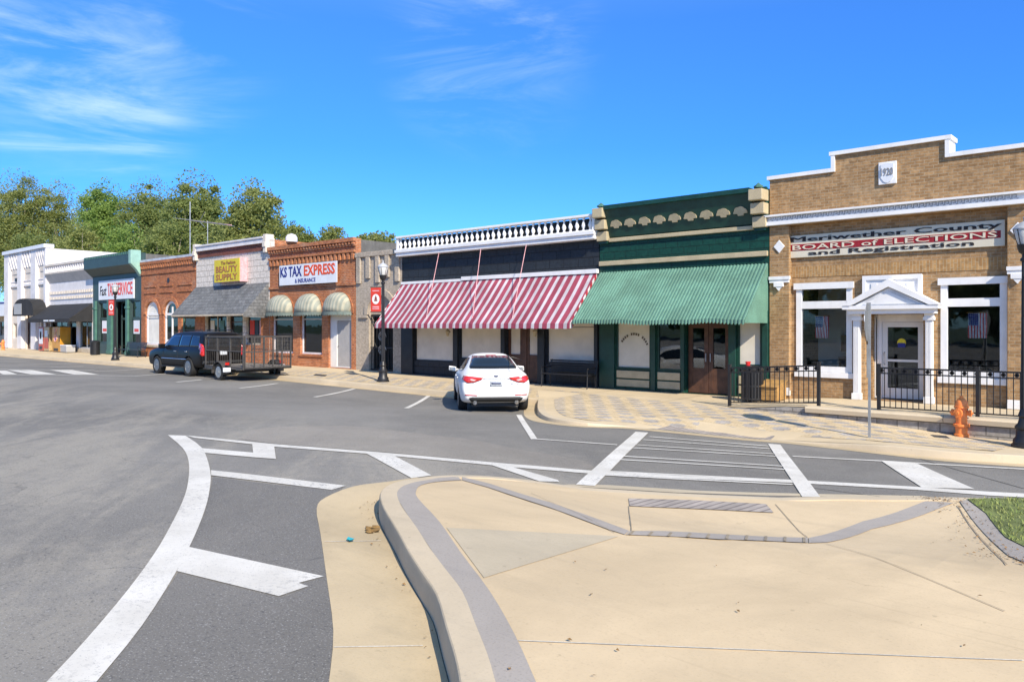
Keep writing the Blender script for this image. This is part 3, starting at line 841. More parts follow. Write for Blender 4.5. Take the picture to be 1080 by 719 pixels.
def text(root, s, x0, x1, z0, z1, y, m, name='lettering', parent=None, d=.012, bold=.0, shear=0, fat=0):
    cu = bpy.data.curves.new('t', 'FONT'); cu.body = s; cu.extrude = .01; cu.offset = bold; cu.shear = shear; cu.resolution_u = 2
    ob = bpy.data.objects.new('t', cu); COL.objects.link(ob)
    me = bpy.data.meshes.new_from_object(ob.evaluated_get(bpy.context.evaluated_depsgraph_get()))
    bpy.data.objects.remove(ob); bpy.data.curves.remove(cu)
    n = len(me.vertices); co = np.empty(n * 3, 'f'); me.vertices.foreach_get('co', co); co = co.reshape(-1, 3)
    lo = co.min(0); hi = co.max(0); org = Vector(root.location)
    out = np.empty_like(co)
    out[:, 0] = x0 + (co[:, 0] - lo[0]) / (hi[0] - lo[0]) * (x1 - x0) - org.x
    out[:, 2] = z0 + (co[:, 1] - lo[1]) / (hi[1] - lo[1]) * (z1 - z0) - org.z
    out[:, 1] = y - (co[:, 2] - lo[2]) / (hi[2] - lo[2]) * d - org.y
    if fat:
        fs = [tuple(p.vertices) for p in me.polygons]; V = []; F = []
        for q in (-1, 0, 1):
            F += [tuple(i + len(V) for i in f) for f in fs]; V += [(v[0] + q * fat, v[1] - abs(q) * .0008 - q * .0004, v[2]) for v in out]
        me = bpy.data.meshes.new(name); me.from_pydata(V, [], F)
    else: me.vertices.foreach_set('co', out.ravel())
    me.update()
    me.materials.clear(); me.materials.append(m if not isinstance(m, str) else M[m]); me.name = name
    o = bpy.data.objects.new(name, me); COL.objects.link(o); o.parent = parent or root
    return o

def block(root, name, m, *boxes, parent=None, bevel=0):
    mb = MB(root.location)
    for b in boxes: mb.box(*b)
    return mb.build(name, M[m], parent or root, bevel=bevel)

def bldg(name, px0, px1, label, cat='building', group=None):
    X0, X1 = FX(px0), FX(px1)
    zb = sw((X0 + X1) / 2, YF) + .02
    r = empty(name, ((X0 + X1) / 2, YF, zb), 0, label, cat, group)
    return r, X0, X1, zb

# ------------------------------------------------------------------ brick office with white portico (right)
r, X0, X1, zb = bldg('brick_office', 811.5, 1086, 'tan brick office with stepped parapet, white pediment door and long cream sign')
ZE = zb = FZ(905, 421.3)
EX0, EX1 = X0, X1
zt1 = FZ(845, 182) - .10; ztc = FZ(937, 152) - .10
zcor0 = FZ(945, 227); zcor1 = FZ(945, 215)
rec = .20                                               # the centre panel stands back behind the piers
pL0, pL1 = X0 + .02, FX(832); pR0, pR1 = FX(1062.5, YF), X1 - .02
lw = (FX(837, YF), FX(896.5, YF)); rw = (FX(990), FX(1062.5) - .03)
dw = (FX(909.5), FX(971.5))
ztop_w = FZ(865, 298.5); zsill = FZ(865, 392.5); zdoor = FZ(940, 331)
Yr = YF + rec
holes = [(lw[0], lw[1], zsill, ztop_w), (rw[0], rw[1], zsill, ztop_w), (dw[0], dw[1], zb, zdoor)]
mb = MB(r.location); wallgrid(mb, pL1, pR0, zb - .6, zcor0 - .02, Yr, .3, holes); mb.build('wall', M['tan_brick'], r)
cs0, cs1 = FX(881), FX(997)
mb = MB(r.location)
mb.box(X0 + .006, pL1 - .002, YF, YF + .5, zb - .6, zcor0 - .02); mb.box(pR0 + .002, X1 - .006, YF, YF + .5, zb - .6, zcor0 - .02)
mb.box(X0 + .006, X1 - .006, YF + .004, YF + .5, zcor0 - .018, zt1)
mb.box(cs0, cs1, YF + .004, YF + .5, zt1, ztc)
mb.build('brick_pier', M['tan_brick'], r)
mb = MB(r.location)
mb.box(X0 + .006, X0 + .25, YF + .502, YF + 16, zb - .6, zt1 - .1); mb.box(X1 - .25, X1 - .006, YF + .502, YF + 16, zb - .6, zt1 - .1)
mb.box(X0 + .252, X1 - .252, YF + 15.75, YF + 16, zb - .6, zt1 - .1); mb.build('side_wall', M['tan_brick'], r)
block(r, 'roof', 'roof', (X0 + .253, X1 - .253, YF + .503, YF + 15.7, zt1 - 1.1, zt1 - .9))
block(r, 'floor', 'floor', (X0 + .253, X1 - .253, YF + .505, YF + 15.7, zb - .3, zb + .01))
block(r, 'inner_wall', 'intwall', (X0 + .256, X1 - .256, YF + 5.5, YF + 5.6, zb + .012, zt1 - 1.12))
# coping
cp = .10
mb = MB(r.location)
mb.box(X0 - .05, cs0 - .10, YF - .06, YF + .56, zt1, zt1 + cp); mb.box(cs1 + .10, X1 + .05, YF - .06, YF + .56, zt1, zt1 + cp)
mb.box(cs0 - .097, cs0 - .002, YF - .06, YF + .56, zt1, ztc); mb.box(cs1 + .002, cs1 + .097, YF - .06, YF + .56, zt1, ztc)
mb.box(cs0 - .14, cs1 + .14, YF - .07, YF + .57, ztc + .001, ztc + cp)
mb.build('coping', M['white'], r)
# Greek key cornice
mb = MB(r.location)
mb.box(X0 - .06, X1 + .06, YF - .16, YF + .002, zcor0, zcor0 + (zcor1 - zcor0) * .35)
mb.box(X0 - .04, X1 + .04, YF - .10, YF + .002, zcor0 + (zcor1 - zcor0) * .35, zcor1 - .05)
mb.box(X0 - .08, X1 + .08, YF - .20, YF + .002, zcor1 - .049, zcor1)
cor = mb.build('cornice', M['white'], r)
mb = MB(r.location); zz0 = zcor0 + (zcor1 - zcor0) * .42; hh = (zcor1 - .06) - zz0; u = hh / 5
x = X0
while x < X1 - .3:
    yk0, yk1 = YF - .112, YF - .1005
    mb.box(x, x + u, yk0, yk1, zz0, zz0 + 5 * u); mb.box(x + u, x + 5 * u, yk0, yk1, zz0 + 4 * u, zz0 + 5 * u); mb.box(x + 4 * u, x + 5 * u, yk0, yk1, zz0 + 1.2 * u, zz0 + 4 * u)
    mb.box(x + 2 * u, x + 4 * u, yk0, yk1, zz0 + 1.2 * u, zz0 + 2.2 * u); mb.box(x + 5.0 * u, x + 6.5 * u, yk0, yk1, zz0, zz0 + u)
    x += 6.5 * u
mb.build('greek_key', mat('key_grey', (.42, .43, .45), .7), cor)
# year plaque
px0, px1 = FX(927), FX(946); z0, z1 = FZ(936, 194.5), FZ(936, 171)
pl = block(r, 'plaque', 'white', (px0, px1, YF - .05, YF + .003, z0, z1), bevel=.01)
cx = (px0 + px1) / 2; w = px1 - px0; h = z1 - z0
MB(r.location).prism([(cx + a * w, YF - .066, z0 + b * h) for a, b in ((-.36, .88), (-.36, .3), (-.2, .12), (0, .05), (.2, .12), (.36, .3), (.36, .88), (.12, .93), (-.12, .93))], (0, .015, 0)).build('shield', M['sign_white'], pl)
text(r, '1920', cx - w * .33, cx + w * .33, z0 + h * .38, z0 + h * .72, YF - .067, mat('plaque_grey', (.28, .28, .28)), parent=pl, bold=.01)
# sign
sx0, sx1 = FX(832.5, Yr), FX(1060.5, Yr); sz0, sz1 = FZ(945, 266, Yr), FZ(945, 240.8, Yr)
sg = block(r, 'sign', 'sign_cream', (sx0, sx1, Yr - .07, Yr - .002, sz0, sz1), bevel=.006)
H = sz1 - sz0; Wd = sx1 - sx0
bx0, bx1 = sx0 + .012 * Wd, sx1 - .016 * Wd
block(r, 'sign_band', 'sign_maroon', (bx0, bx1, Yr - .076, Yr - .071, sz0 + H * .31, sz0 + H * .60), parent=sg)
ty = Yr - .0705
text(r, 'Meriwether County', sx0 + .015 * Wd, sx1 - .015 * Wd, sz0 + H * .645, sz0 + H * .93, ty, 'ink', parent=sg, fat=.016)
text(r, 'BOARD of ELECTIONS', bx0 + .012 * Wd, bx1 - .012 * Wd, sz0 + H * .345, sz0 + H * .565, Yr - .0765, 'sign_cream', parent=sg, bold=.006)
text(r, 'and Registration', sx0 + .11 * Wd, sx1 - .125 * Wd, sz0 + H * .025, sz0 + H * .275, ty, 'ink', parent=sg, fat=.012)
# soldier course
zs0, zs1 = FZ(930, 289, Yr), FZ(930, 277, Yr)
block(r, 'soldier_course', 'tan_soldier', (pL1 + .002, pR0 - .002, Yr - .012, Yr - .001, zs0, zs1))
# pier trim
for a, b in ((pL0, pL1), (pR0, pR1)):
    zc = FZ(822, 303); hc = .30; k = .045
    mb = MB(r.location)
    mb.box(a - .01, b + k, YF - .08, YF - .002, zc + hc * .70, zc + hc); mb.box(a, b + k * .4, YF - .055, YF - .002, zc + hc * .42, zc + hc * .698); mb.box((a + b) / 2 - .13, (a + b) / 2 + .13, YF - .085, YF - .002, zc + hc * .05, zc + hc * .418)
    mb.prism([((a + b) / 2 - .09, YF - .07, zc + hc * .04), ((a + b) / 2 + .09, YF - .07, zc + hc * .04), ((a + b) / 2, YF - .07, zc - .10)], (0, .068, 0))
    mb.build('capital', M['white'], r)
    mb = MB(r.location); mb.box(a, b + .05, YF - .07, YF - .002, zb, zb + .14); mb.box(a, b + .03, YF - .045, YF - .002, zb + .141, zb + .21); mb.build('pier_base', M['white'], r, bevel=.01)
    cz = FZ(823, 260); cx = (a + b) / 2; q = .16
    MB(r.location).prism([(cx - q, YF - .03, cz), (cx, YF - .03, cz - q * 1.15), (cx + q, YF - .03, cz), (cx, YF - .03, cz + q * 1.15)], (0, .028, 0)).build('diamond_tile', M['white'], r, bevel=.01)
# windows
ztr = FZ(866, 321.5, Yr)
for (a, b), lab in ((lw, None), (rw, None)):
    w_ = window(r, a, b, zsill, ztop_w, Yr, fw=.15, fd=.12, set_=-.03, frame='white', pane='glass', rails=(ztr,), bar=.20, sill=.15)
    block(r, 'window_head', 'white', (a - .05, b + .05, Yr - .08, Yr - .031, ztop_w - .15, ztop_w + .02), parent=w_)
# portico
dx0, dx1 = dw; cx = (dx0 + dx1) / 2
pil = []
for a, b in ((FX(897.5), FX(907)), (FX(973.5), FX(984))):
    mb = MB(r.location)
    mb.box(a, b, Yr - .16, Yr - .002, zb, zb + .16); mb.box(a + .03, b - .03, Yr - .13, Yr - .002, zb + .161, zdoor - .16); mb.box(a - .01, b + .01, Yr - .17, Yr - .002, zdoor - .159, zdoor - .08); mb.box(a + .01, b - .01, Yr - .15, Yr - .002, zdoor - .079, zdoor)
    n = 4
    for k in range(n): mb.box(a + .045 + k * (b - a - .09) / n, a + .045 + (k + .55) * (b - a - .09) / n, Yr - .142, Yr - .1302, zb + .2, zdoor - .2)
    mb.build('pilaster', M['white'], r)
    pil.append((a, b))
ex0, ex1 = pil[0][0] - .06, pil[1][1] + .06; zp0 = zdoor + .003; zp1 = FZ(940, 322); zpk = FZ(938, 294.5)
ped = MB(r.location)
ped.box(ex0, ex1, Yr - .30, Yr - .002, zp0, zp0 + (zp1 - zp0) * .55); ped.box(ex0 - .10, ex1 + .10, Yr - .40, Yr - .002, zp0 + (zp1 - zp0) * .551, zp1)
A = (ex0 - .12, zp1 + .002); B = (ex1 + .12, zp1 + .002); K = ((ex0 + ex1) / 2, zpk); t = .16
for s in (0, 1):
    P, Q = (A, K) if s == 0 else (K, B)
    ped.prism([(P[0], Yr - .42, P[1]), (Q[0], Yr - .42, Q[1]), (Q[0], Yr - .42, Q[1] - t * 1.2 if s == 0 else Q[1] - .0), (P[0] + (t * 1.4 if s == 0 else 0), Yr - .42, P[1] if s == 0 else P[1] - t * 1.2)] if s == 0 else
              [(Q[0], Yr - .42, Q[1]), (P[0], Yr - .42, P[1]), (P[0], Yr - .42, P[1] - t * 1.2), (Q[0] - t * 1.4, Yr - .42, Q[1])], (0, .418, 0))
p = ped.build('pediment', M['white'], r)
MB(r.location).prism([(A[0] + .3, Yr - .33, A[1] + .001), (B[0] - .3, Yr - .33, B[1] + .001), (K[0], Yr - .33, K[1] - t * 1.3)], (0, .3, 0)).build('tympanum', mat('tympanum_white', (.70, .72, .75), .6), p)
MB(r.location).prism([(lerp(A[0], K[0], .45), Yr - .345, A[1] + .03), (lerp(B[0], K[0], .45), Yr - .345, B[1] + .03), (K[0], Yr - .345, lerp(A[1], K[1], .5))], (0, .014, 0)).build('tympanum_panel', M['white'], p)
a, b, z0, z1 = FX(908), FX(971), zp1, FZ(940, 290.5)
mb = MB(r.location); mb.box(a, b, Yr - .06, Yr - .002, z0, z1)
for q in ((a, b, z1 - .09, z1 + .02), (a, a + .09, z0, z1 - .091), (b - .09, b, z0, z1 - .091)): mb.box(q[0], q[1], Yr - .10, Yr - .061, q[2], q[3])
mb.build('over_door_panel', M['white'], r)
for q in (.2, .8): block(r, 'rosette', 'white', (lerp(a, b, q) - .07, lerp(a, b, q) + .07, Yr - .08, Yr - .062, z1 - .32, z1 - .18))
# recessed entry: sidelight and door
Yd = Yr + .45
mb = MB(r.location); mb.box(dx0 - .001, dx0 + .10, Yr + .301, Yd + .3, zb, zdoor); mb.box(dx1, dx1 + .08, Yr + .301, Yd + .3, zb, zdoor); mb.box(dx0 + .101, dx1 - .001, Yr + .301, Yd + .3, zdoor, zdoor + .06)
mb.build('entry_reveal', M['tan_brick'], r)
xs_ = FX(926.5, Yd)
window(r, dx0 + .102, xs_ - .003, zb + .02, zdoor - .01, Yd, fw=.06, set_=0, frame='door_white', name='sidelight', pane='glass_dark')
mb = MB(r.location); mb.box(xs_, xs_ + .09, Yd - .02, Yd + .1, zb + .012, zdoor - .01); mb.box(dx1 - .10, dx1 - .003, Yd - .02, Yd + .1, zb + .012, zdoor - .01); mb.box(xs_ + .091, dx1 - .101, Yd - .02, Yd + .1, zdoor - .2, zdoor - .01)
mb.build('door_frame', M['white'], r)
D0, D1 = xs_ + .094, dx1 - .104; dz1 = zdoor - .205; dzm = FZ(940, 380, Yd)
dr = window(r, D0, D1, zb + .03, dz1, Yd, fw=.13, fd=.06, set_=0, frame='door_white', rails=(dzm,), bar=.06, name='door', pane='glass_dark')
block(r, 'kick_plate', 'door_white', (D0 + .131, D1 - .131, Yd - .002, Yd + .05, zb + .16, zb + .30), parent=dr)
MB(r.location).tube([(D0 + .06, Yd - .002, zb + .9), (D0 + .06, Yd - .06, zb + .92), (D0 + .06, Yd - .06, zb + 1.2), (D0 + .06, Yd - .002, zb + 1.22)], .012).build('handle', M['galv'], dr)
mb = MB(r.location); mb.lathe([(.0, 0), (.105, .001), (.105, .006), (0, .007)], ((D0 + D1) / 2 - .03, Yd + .02, FZ(937, 361, Yd)), 20, 'y'); st = mb.build('door_sticker', M['yellow'], dr)
block(r, 'sticker_foot', 'navy', ((D0 + D1) / 2 - .12, (D0 + D1) / 2 + .06, Yd + .014, Yd + .019, FZ(937, 366, Yd), FZ(937, 361.5, Yd)), parent=dr)
# furniture in the dark behind the glass
block(r, 'brightening_partition', 'sign_cream', (pL1 + .1, lw[1] + .5, YF + 1.9, YF + 2.0, zb + .012, zt1 - 1.2))  # pale partition added close behind the left window to make it look brighter
mb = MB(r.location)
mb.box(lw[0] + .75, lw[1] + .4, YF + 1.3, YF + 1.8, zb + .012, zb + 1.05); mb.box(lw[0] + .75, lw[1] + .4, YF + 1.5, YF + 1.8, zb + 1.2, zb + 1.65)
mb.build('shelving', M['wood_dark'], r); mb = MB(r.location)
mb.box(rw[0] + .2, rw[1] - .3, YF + 2.4, YF + 3.2, zb + .012, zb + .8)
mb.build('counter', M['wood_dark'], r)
# flags hung inside the windows
def flag(xa, xb, z0, z1, y, lab):
    rt = empty('window_flag', ((xa + xb) / 2, y, z0), 0, lab, 'flag', 'flags hung in the office windows')
    mb = MB(rt.location); n = 13; w = xb - xa
    yy = lambda k, j: y + .02 * math.sin(k * .9 + j)
    for k in range(n):
        xl, xr = xa + w * k / n, xa + w * (k + 1) / n
        for j in range(6):
            za, zb_ = lerp(z1, z0, j / 6), lerp(z1, z0, (j + 1) / 6)
            mb.cur = 2 if (k < 7 and j < 2.6 - .01 and j < 3) else (0 if k % 2 == 0 else 1)
            mb.face([(xl, yy(k, j), za), (xr, yy(k + 1, j), za), (xr, yy(k + 1, j + 1), zb_), (xl, yy(k, j + 1), zb_)])
    mb.build('cloth', [M['flag_red'], M['flag_white'], M['flag_blue']], rt, fix=False)
    mb = MB(rt.location)
    for i in range(5):
        for j in range(6):
            cx_ = xa + w * 7 / 13 * (i + .5) / 5; cz_ = z1 - (z1 - z0) * .5 * (j + .5) / 6; s = .012
            mb.prism([(cx_ - s, y - .03, cz_), (cx_, y - .03, cz_ - s), (cx_ + s, y - .03, cz_), (cx_, y - .03, cz_ + s)], (0, .004, 0))
    mb.build('star_field', M['flag_white'], rt)
    MB(rt.location).tube([(xa - .03, y, z1 + .01), (xb + .03, y, z1 + .01)], .012).build('dowel', M['bench_wood'], rt)
    return rt
M['flag_red'] = mat('flag_red', (.62, .05, .06), .8, .05); M['flag_white'] = mat('flag_white', (.80, .80, .80), .8, .05); M['flag_blue'] = mat('flag_blue', (.03, .04, .22), .8, .05)
yfl = Yr + .30
flag(FX(860, yfl), FX(874, yfl), FZ(867, 356.5, yfl), FZ(867, 333.5, yfl), yfl, 'striped flag hung inside the office window left of the pediment door')
flag(FX(1021, yfl), FX(1041, yfl), FZ(1031, 356.5, yfl), FZ(1031, 330, yfl), yfl, 'striped flag hung inside the dark window right of the pediment door')

# ------------------------------------------------------------------ green shop with ribbed awning
M['faded_letter'] = mat('faded_letter', (.12, .09, .06))
r, X0, X1, zb = bldg('green_shop', 632.5, 811.2, 'dark green shop with tan fan ornaments and pale green ribbed metal awning')
zt = FZ(720, 210); zm1 = FZ(720, 247); zm2 = FZ(720, 273); za1 = FZ(720, 283); za0 = FZ(700, 337, 19.5)
h_ = {'win1': (FX(650), FX(686)), 'side': (FX(693), FX(718.5)), 'door': (FX(723), FX(768)), 'win2': (FX(778), FX(803))}
zh = za0 + .25; zw = FZ(668, 389)
holes = [(*h_['win1'], zw, zh), (*h_['side'], zw, zh), (*h_['door'], zb, zh), (*h_['win2'], FZ(790, 386), zh)]
shell(r, X0, X1, zb, zt, holes, 'green_dark', 'grey_side')
L_, R_ = X0, X1
# cornice: a leaning fascia between two end brackets
mb = MB(r.location); zf0 = zm1 + .1
mb.prism([(X0 + .42, YF - .05, zf0), (X0 + .42, YF - .32, zt - .12), (X0 + .42, YF - .40, zt - .1), (X0 + .42, YF - .40, zt + .03), (X0 + .42, YF - .001, zt + .03), (X0 + .42, YF - .001, zf0)], (X1 - X0 - .84, 0, 0))
cn = mb.build('cornice', M['green_trim'], r)
mb = MB(r.location); n = 9; dxn = (X1 - X0 - 1.0) / n
for k in range(n):
    cx = X0 + .5 + dxn * (k + .5); cz = zf0 + .32
    lean = lambda z: YF - .05 - .27 * (z - zf0) / (zt - .12 - zf0)
    pts = []
    for q in range(43):
        a = math.pi * q / 42; rr = .215 * (.93 + .08 * abs(math.sin(a * 3.5)))
        z = cz + rr * math.sin(a) * .9; pts.append((cx + rr * math.cos(a), lean(z) - .035, z))
    pts += [(cx - .10, lean(cz) - .035, cz - .002), (cx - .08, lean(cz - .06) - .035, cz - .06), (cx + .08, lean(cz - .06) - .035, cz - .06), (cx + .10, lean(cz) - .035, cz - .002)]
    mb.prism(pts, (0, .045, 0))
mb.build('fan_ornament', M['tan_trim'], cn)
for a, b in ((X0 + .01, X0 + .415), (X1 - .415, X1 - .01)):
    mb = MB(r.location)
    for k in range(3):
        z0 = lerp(zm1 - .02, zt + .02, k / 3); z1 = lerp(zm1 - .02, zt + .02, (k + .84) / 3); yo = .14 + .13 * k
        mb.box(a, b, YF - yo - .06, YF - .002, z0, z1)
    br = mb.build('bracket', M['tan_trim'], r, bevel=.02)
    block(r, 'bracket_core', 'green_trim', (a + .03, b - .03, YF - .12, YF - .003, zm1 - .1, zt + .05), parent=br)
    mb = MB(r.location); mb.lathe([(.14, zt + .02), (.14, zt + .06), (.08, zt + .10), (.06, zt + .12), (.0, zt + .17)], ((a + b) / 2, YF - .22, 0), 8); mb.build('finial', M['green_mid'], br)
mb = MB(r.location); mb.box(X0 + .42, X1 - .42, YF - .10, YF - .002, zm1 - .06, zm1 + .06); mb.box(X0 + .02, X1 - .02, YF - .09, YF - .002, zm2 - .075, zm2 + .075)
mb.build('tan_moulding', M['tan_trim'], r, bevel=.015)
# ribbed awning
aw = empty('awning', (0, 0, 0)); aw.parent = r
p = .21
def rib_awning(Xa, Xb, yw, yf, zw_, zf, period, amp, m, val=.10, extra=0):
    zf0 = zf; mb = MB(r.location); n = int((Xb - Xa) / period); w = (Xb - Xa) / n; prof = []
    for k in range(n):
        for t, h in ((0, 0), (.30, 0), (.42, 1), (.78, 1), (.9, 0)): prof.append((Xa + (k + t) * w, h * amp))
    prof.append((Xb, 0))
    d = Vector((0, yf - yw, zf - zw_)).normalized(); nn = Vector((0, d.z, -d.y)); nn = nn if nn.z > 0 else -nn
    vs = []
    for x, h in prof:
        dn = .018 * math.sin(x * 1.7) + .012 * math.sin(x * 4.3 + 1); zf = zf0 + dn
        vs += [(x, yw + nn.y * h, zw_ + nn.z * h), (x, yf + nn.y * h, zf + nn.z * h), (x, yf + nn.y * h - .02, zf + nn.z * h - .005), (x, yf - .02 - h * .8, zf - val - .035 * (1 if h else 0)), (x, yf - .0 - h * .8, zf - val - .035 * (1 if h else 0)), (x, yf + .012, zf - .014), (x, yw, zw_ - .014)]
    k = 7
    fs = [(i * k + j, (i + 1) * k + j, (i + 1) * k + j + 1, i * k + j + 1) for i in range(len(prof) - 1) for j in range(k - 1)]
    mb.faces(vs, fs)
    return mb
ya = 19.5
a = rib_awning(X0 + .02, X1 - .02, YF - .02, ya, za1, za0, .105, .024, None).build('awning', M['green_awn'], r)
bpy.data.objects.remove(aw)
for x in (X0 + .03, X1 - .03):
    MB(r.location).prism([(x - .006, YF - .02, za1 - .03), (x - .006, ya + .02, za0 - .03), (x - .006, ya + .02, za0 - .10), (x - .006, YF - .02, za0 - .10)], (.012, 0, 0)).build('awning_cheek', M['green_awn'], a)
# shop front
window(r, *h_['win1'], zw, zh, fw=.05, set_=.02, frame='green_trim', pane='paper', pname='paper_cover')
cx, cz = sum(h_['win1']) / 2, FZ(668, 370)
for k in range(15):
    a_ = math.radians(25 + 130 * k / 14); ra, rb = .50, .57
    if k % 5 == 0: mb = MB(r.location)
    if k % 5 == 4:
        mb.build('arched_lettering', M['faded_letter'], r); continue
    c0, s0 = math.cos(a_ - .05), math.sin(a_ - .05); c1_, s1 = math.cos(a_ + .05), math.sin(a_ + .05)
    mb.prism([(cx + ra * c0, YF + .045, cz + ra * s0), (cx + rb * c0, YF + .045, cz + rb * s0), (cx + rb * c1_, YF + .045, cz + rb * s1), (cx + ra * c1_, YF + .045, cz + ra * s1)], (0, .004, 0))
window(r, *h_['side'], zw, zh, fw=.05, set_=.02, frame='green_trim', pane='glass_dark')
window(r, *h_['win2'], FZ(790, 386), zh, fw=.05, set_=.02, frame='green_trim', pane='paper', pname='paper_cover')
for q in ('win1', 'side', 'win2'):
    a_, b_ = h_[q]; ztp = zw - .06
    mb = MB(r.location); mb.box(a_ + .03, b_ - .03, YF - .035, YF - .002, lerp(zb, ztp, .60), ztp); mb.box(a_ + .03, b_ - .03, YF - .035, YF - .002, lerp(zb, ztp, .14), lerp(zb, ztp, .52)); mb.build('tan_panel', M['tan_trim'], r, bevel=.01)
for a_, b_ in ((X0 + .02, h_['win1'][0] - .05), (h_['win1'][1] + .04, h_['side'][0] - .04), (h_['side'][1] + .02, h_['door'][0] - .02), (h_['door'][1] + .03, h_['win2'][0] - .04), (h_['win2'][1] + .04, X1 - .02)):
    block(r, 'pilaster', 'green_trim', (a_, b_, YF - .06, YF - .002, zb, zh), bevel=.01)
d0, d1 = h_['door']; dm = (d0 + d1) / 2; zdt = FZ(745, 341)
for a_, b_ in ((d0 + .02, dm - .004), (dm + .004, d1 - .02)):
    d_ = window(r, a_, b_, zb + .01, zdt, YF, fw=.14, fd=.06, set_=.14, frame='wood_dark', pane='glass_dark', name='door')
    block(r, 'door_panel', 'wood_dark', (a_ + .141, b_ - .141, YF + .15, YF + .19, zb + .15, lerp(zb, zdt, .36)), parent=d_)
    MB(r.location).tube([(a_ + .07 if a_ > dm else b_ - .07, YF + .10, zb + .95), (a_ + .07 if a_ > dm else b_ - .07, YF + .10, zb + 1.2)], .014).build('handle', M['galv'], d_)
block(r, 'door_head', 'wood_dark', (d0 + .004, d1 - .004, YF + .12, YF + .24, zdt + .004, zh - .004))

# ------------------------------------------------------------------ black shop with striped awning and balustrade
r, X0, X1, zb = bldg('black_shop', 424, 632, 'black painted shop with red and white striped awning under a white balustrade')
zb = sw((X0 + X1) / 2, YF) + .01
zc0 = FZ(527, 262); zc1 = FZ(527, 254.5); ztop = FZ(527, 238.5)
za1 = FZ(532, 293); za0 = FZ(505, 341.2, 19.5)
zh = za0 + .35; zs = FZ(600, 384)
P = lambda a, b: (FX(a), FX(b))
W1, W2, W3 = P(437.5, 478), P(485, 529), P(576.5, 627); DA, DB = P(534, 548.5), P(553.5, 567.5)
holes = [(*W1, FZ(457, 381), zh), (*W2, FZ(505, 379), zh), (DA[0], DB[1], zb, zh), (*W3, zs, zh)]
shell(r, X0, X1, zb, zc0, holes, 'black_wall', 'grey_side', drop=.3)
mb = MB(r.location); mb.box(X0 - .02, X1 + .02, YF - .32, YF + .35, zc0 + .001, lerp(zc0, zc1, .55)); mb.box(X0 - .04, X1 + .04, YF - .38, YF + .40, lerp(zc0, zc1, .551), zc1); mb.build('cornice', M['white'], r, bevel=.01)
bal = MB(r.location); bal.box(X0 - .02, X1 + .02, YF - .34, YF - .10, ztop - .08, ztop); bal.box(X0, X1, YF - .32, YF - .12, zc1 + .001, zc1 + .045)
for x in (X0 + .03, X1 - .03): bal.box(x - .06, x + .06, YF - .30, YF - .14, zc1 + .046, ztop - .081)
bl = bal.build('balustrade_rail', M['white'], r, bevel=.01)
hb = ztop - .08 - (zc1 + .045)
prof = [(.055, 0), (.055, .06), (.03, .09), (.038, .16), (.075, .38), (.06, .50), (.03, .72), (.026, .80), (.045, .86), (.028, .90), (.055, .94), (.055, 1)]
n = 36
for k in range(n):
    x = lerp(X0 + .2, X1 - .2, k / (n - 1)); mb = MB(r.location)
    mb.lathe([(a_, zc1 + .045 + b_ * hb) for a_, b_ in prof], (x, YF - .22, 0), 10); mb.build('baluster', M['white'], r, smooth=True)
block(r, 'parapet_back', 'black_trim', (X0 + .01, X1 - .01, YF - .06, YF + .1, zc1 + .001, ztop - .1))
# awning
M['stripe'] = stripe_mat('awning_stripe', (.36, .06, .10), (.62, .57, .60), .337, .60, 0)
M['stripe_side'] = stripe_mat('awning_stripe_side', (.50, .04, .06), (.80, .78, .78), .24, .5, 1)
ya = 19.5; xa, xb = X0 + .12, X1 - .06
mb = MB(r.location)
nx = 48
for i in range(nx):
    x0_, x1_ = lerp(xa, xb, i / nx), lerp(xa, xb, (i + 1) / nx)
    for j in range(4):
        t0, t1 = j / 4, (j + 1) / 4
        sg_ = lambda x, t: -.07 * math.sin(math.pi * t) * (.6 + .4 * math.sin((x - xa) * 2.1))
        mb.face([(x0_, lerp(YF - .05, ya, t0), lerp(za1, za0, t0) + sg_(x0_, t0)), (x0_, lerp(YF - .05, ya, t1), lerp(za1, za0, t1) + sg_(x0_, t1)), (x1_, lerp(YF - .05, ya, t1), lerp(za1, za0, t1) + sg_(x1_, t1)), (x1_, lerp(YF - .05, ya, t0), lerp(za1, za0, t0) + sg_(x1_, t0))])
    mb.face([(x0_, ya, za0), (x0_, ya - .015, za0 - .16 - .012 * (i % 2)), (x1_, ya - .015, za0 - .16 - .012 * ((i + 1) % 2)), (x1_, ya, za0)])
aw = mb.build('awning', M['stripe'], r, fix=False)
so = aw.modifiers.new('solid', 'SOLIDIFY'); so.thickness = .012
for x in (xa, xb):
    mb = MB(r.location)
    mb.prism([(x - .008, YF - .05, za1), (x - .008, ya, za0), (x - .008, ya - .01, za0 - .15), (x - .008, ya + .10, za0 - .15), (x - .008, YF - .05, za1 - .20)], (.016, 0, 0)); mb.build('awning_side', M['stripe_side'], aw)
mb = MB(r.location); xm = FX(489)
mb.box(xa - .05, xm, YF - .12, YF - .002, za1 - .05, za1 + .05); mb.box(xm + .002, xb + .05, YF - .14, YF - .002, za1 - .02, za1 + .12); mb.build('awning_headboard', M['white'], aw)
for a_, b_, c_, d_ in ((469, 262, 449, 331), (513, 258, 498, 331), (561, 252, 540, 331)):
    Xt, Xb = FX(a_), FX(c_, ya + .15)
    MB(r.location).tube([(Xt, YF - .3, zc0 + .02), (Xb, ya + .15, za0 + .13)], .012, 6).build('stay_rod', M['pink'], aw)
for xx in (xa + .1, xb - .1): MB(r.location).tube([(xx, YF - .02, za0 - .12), (xx, ya + .02, za0 - .12)], .015, 6).build('awning_arm', M['galv'], aw)
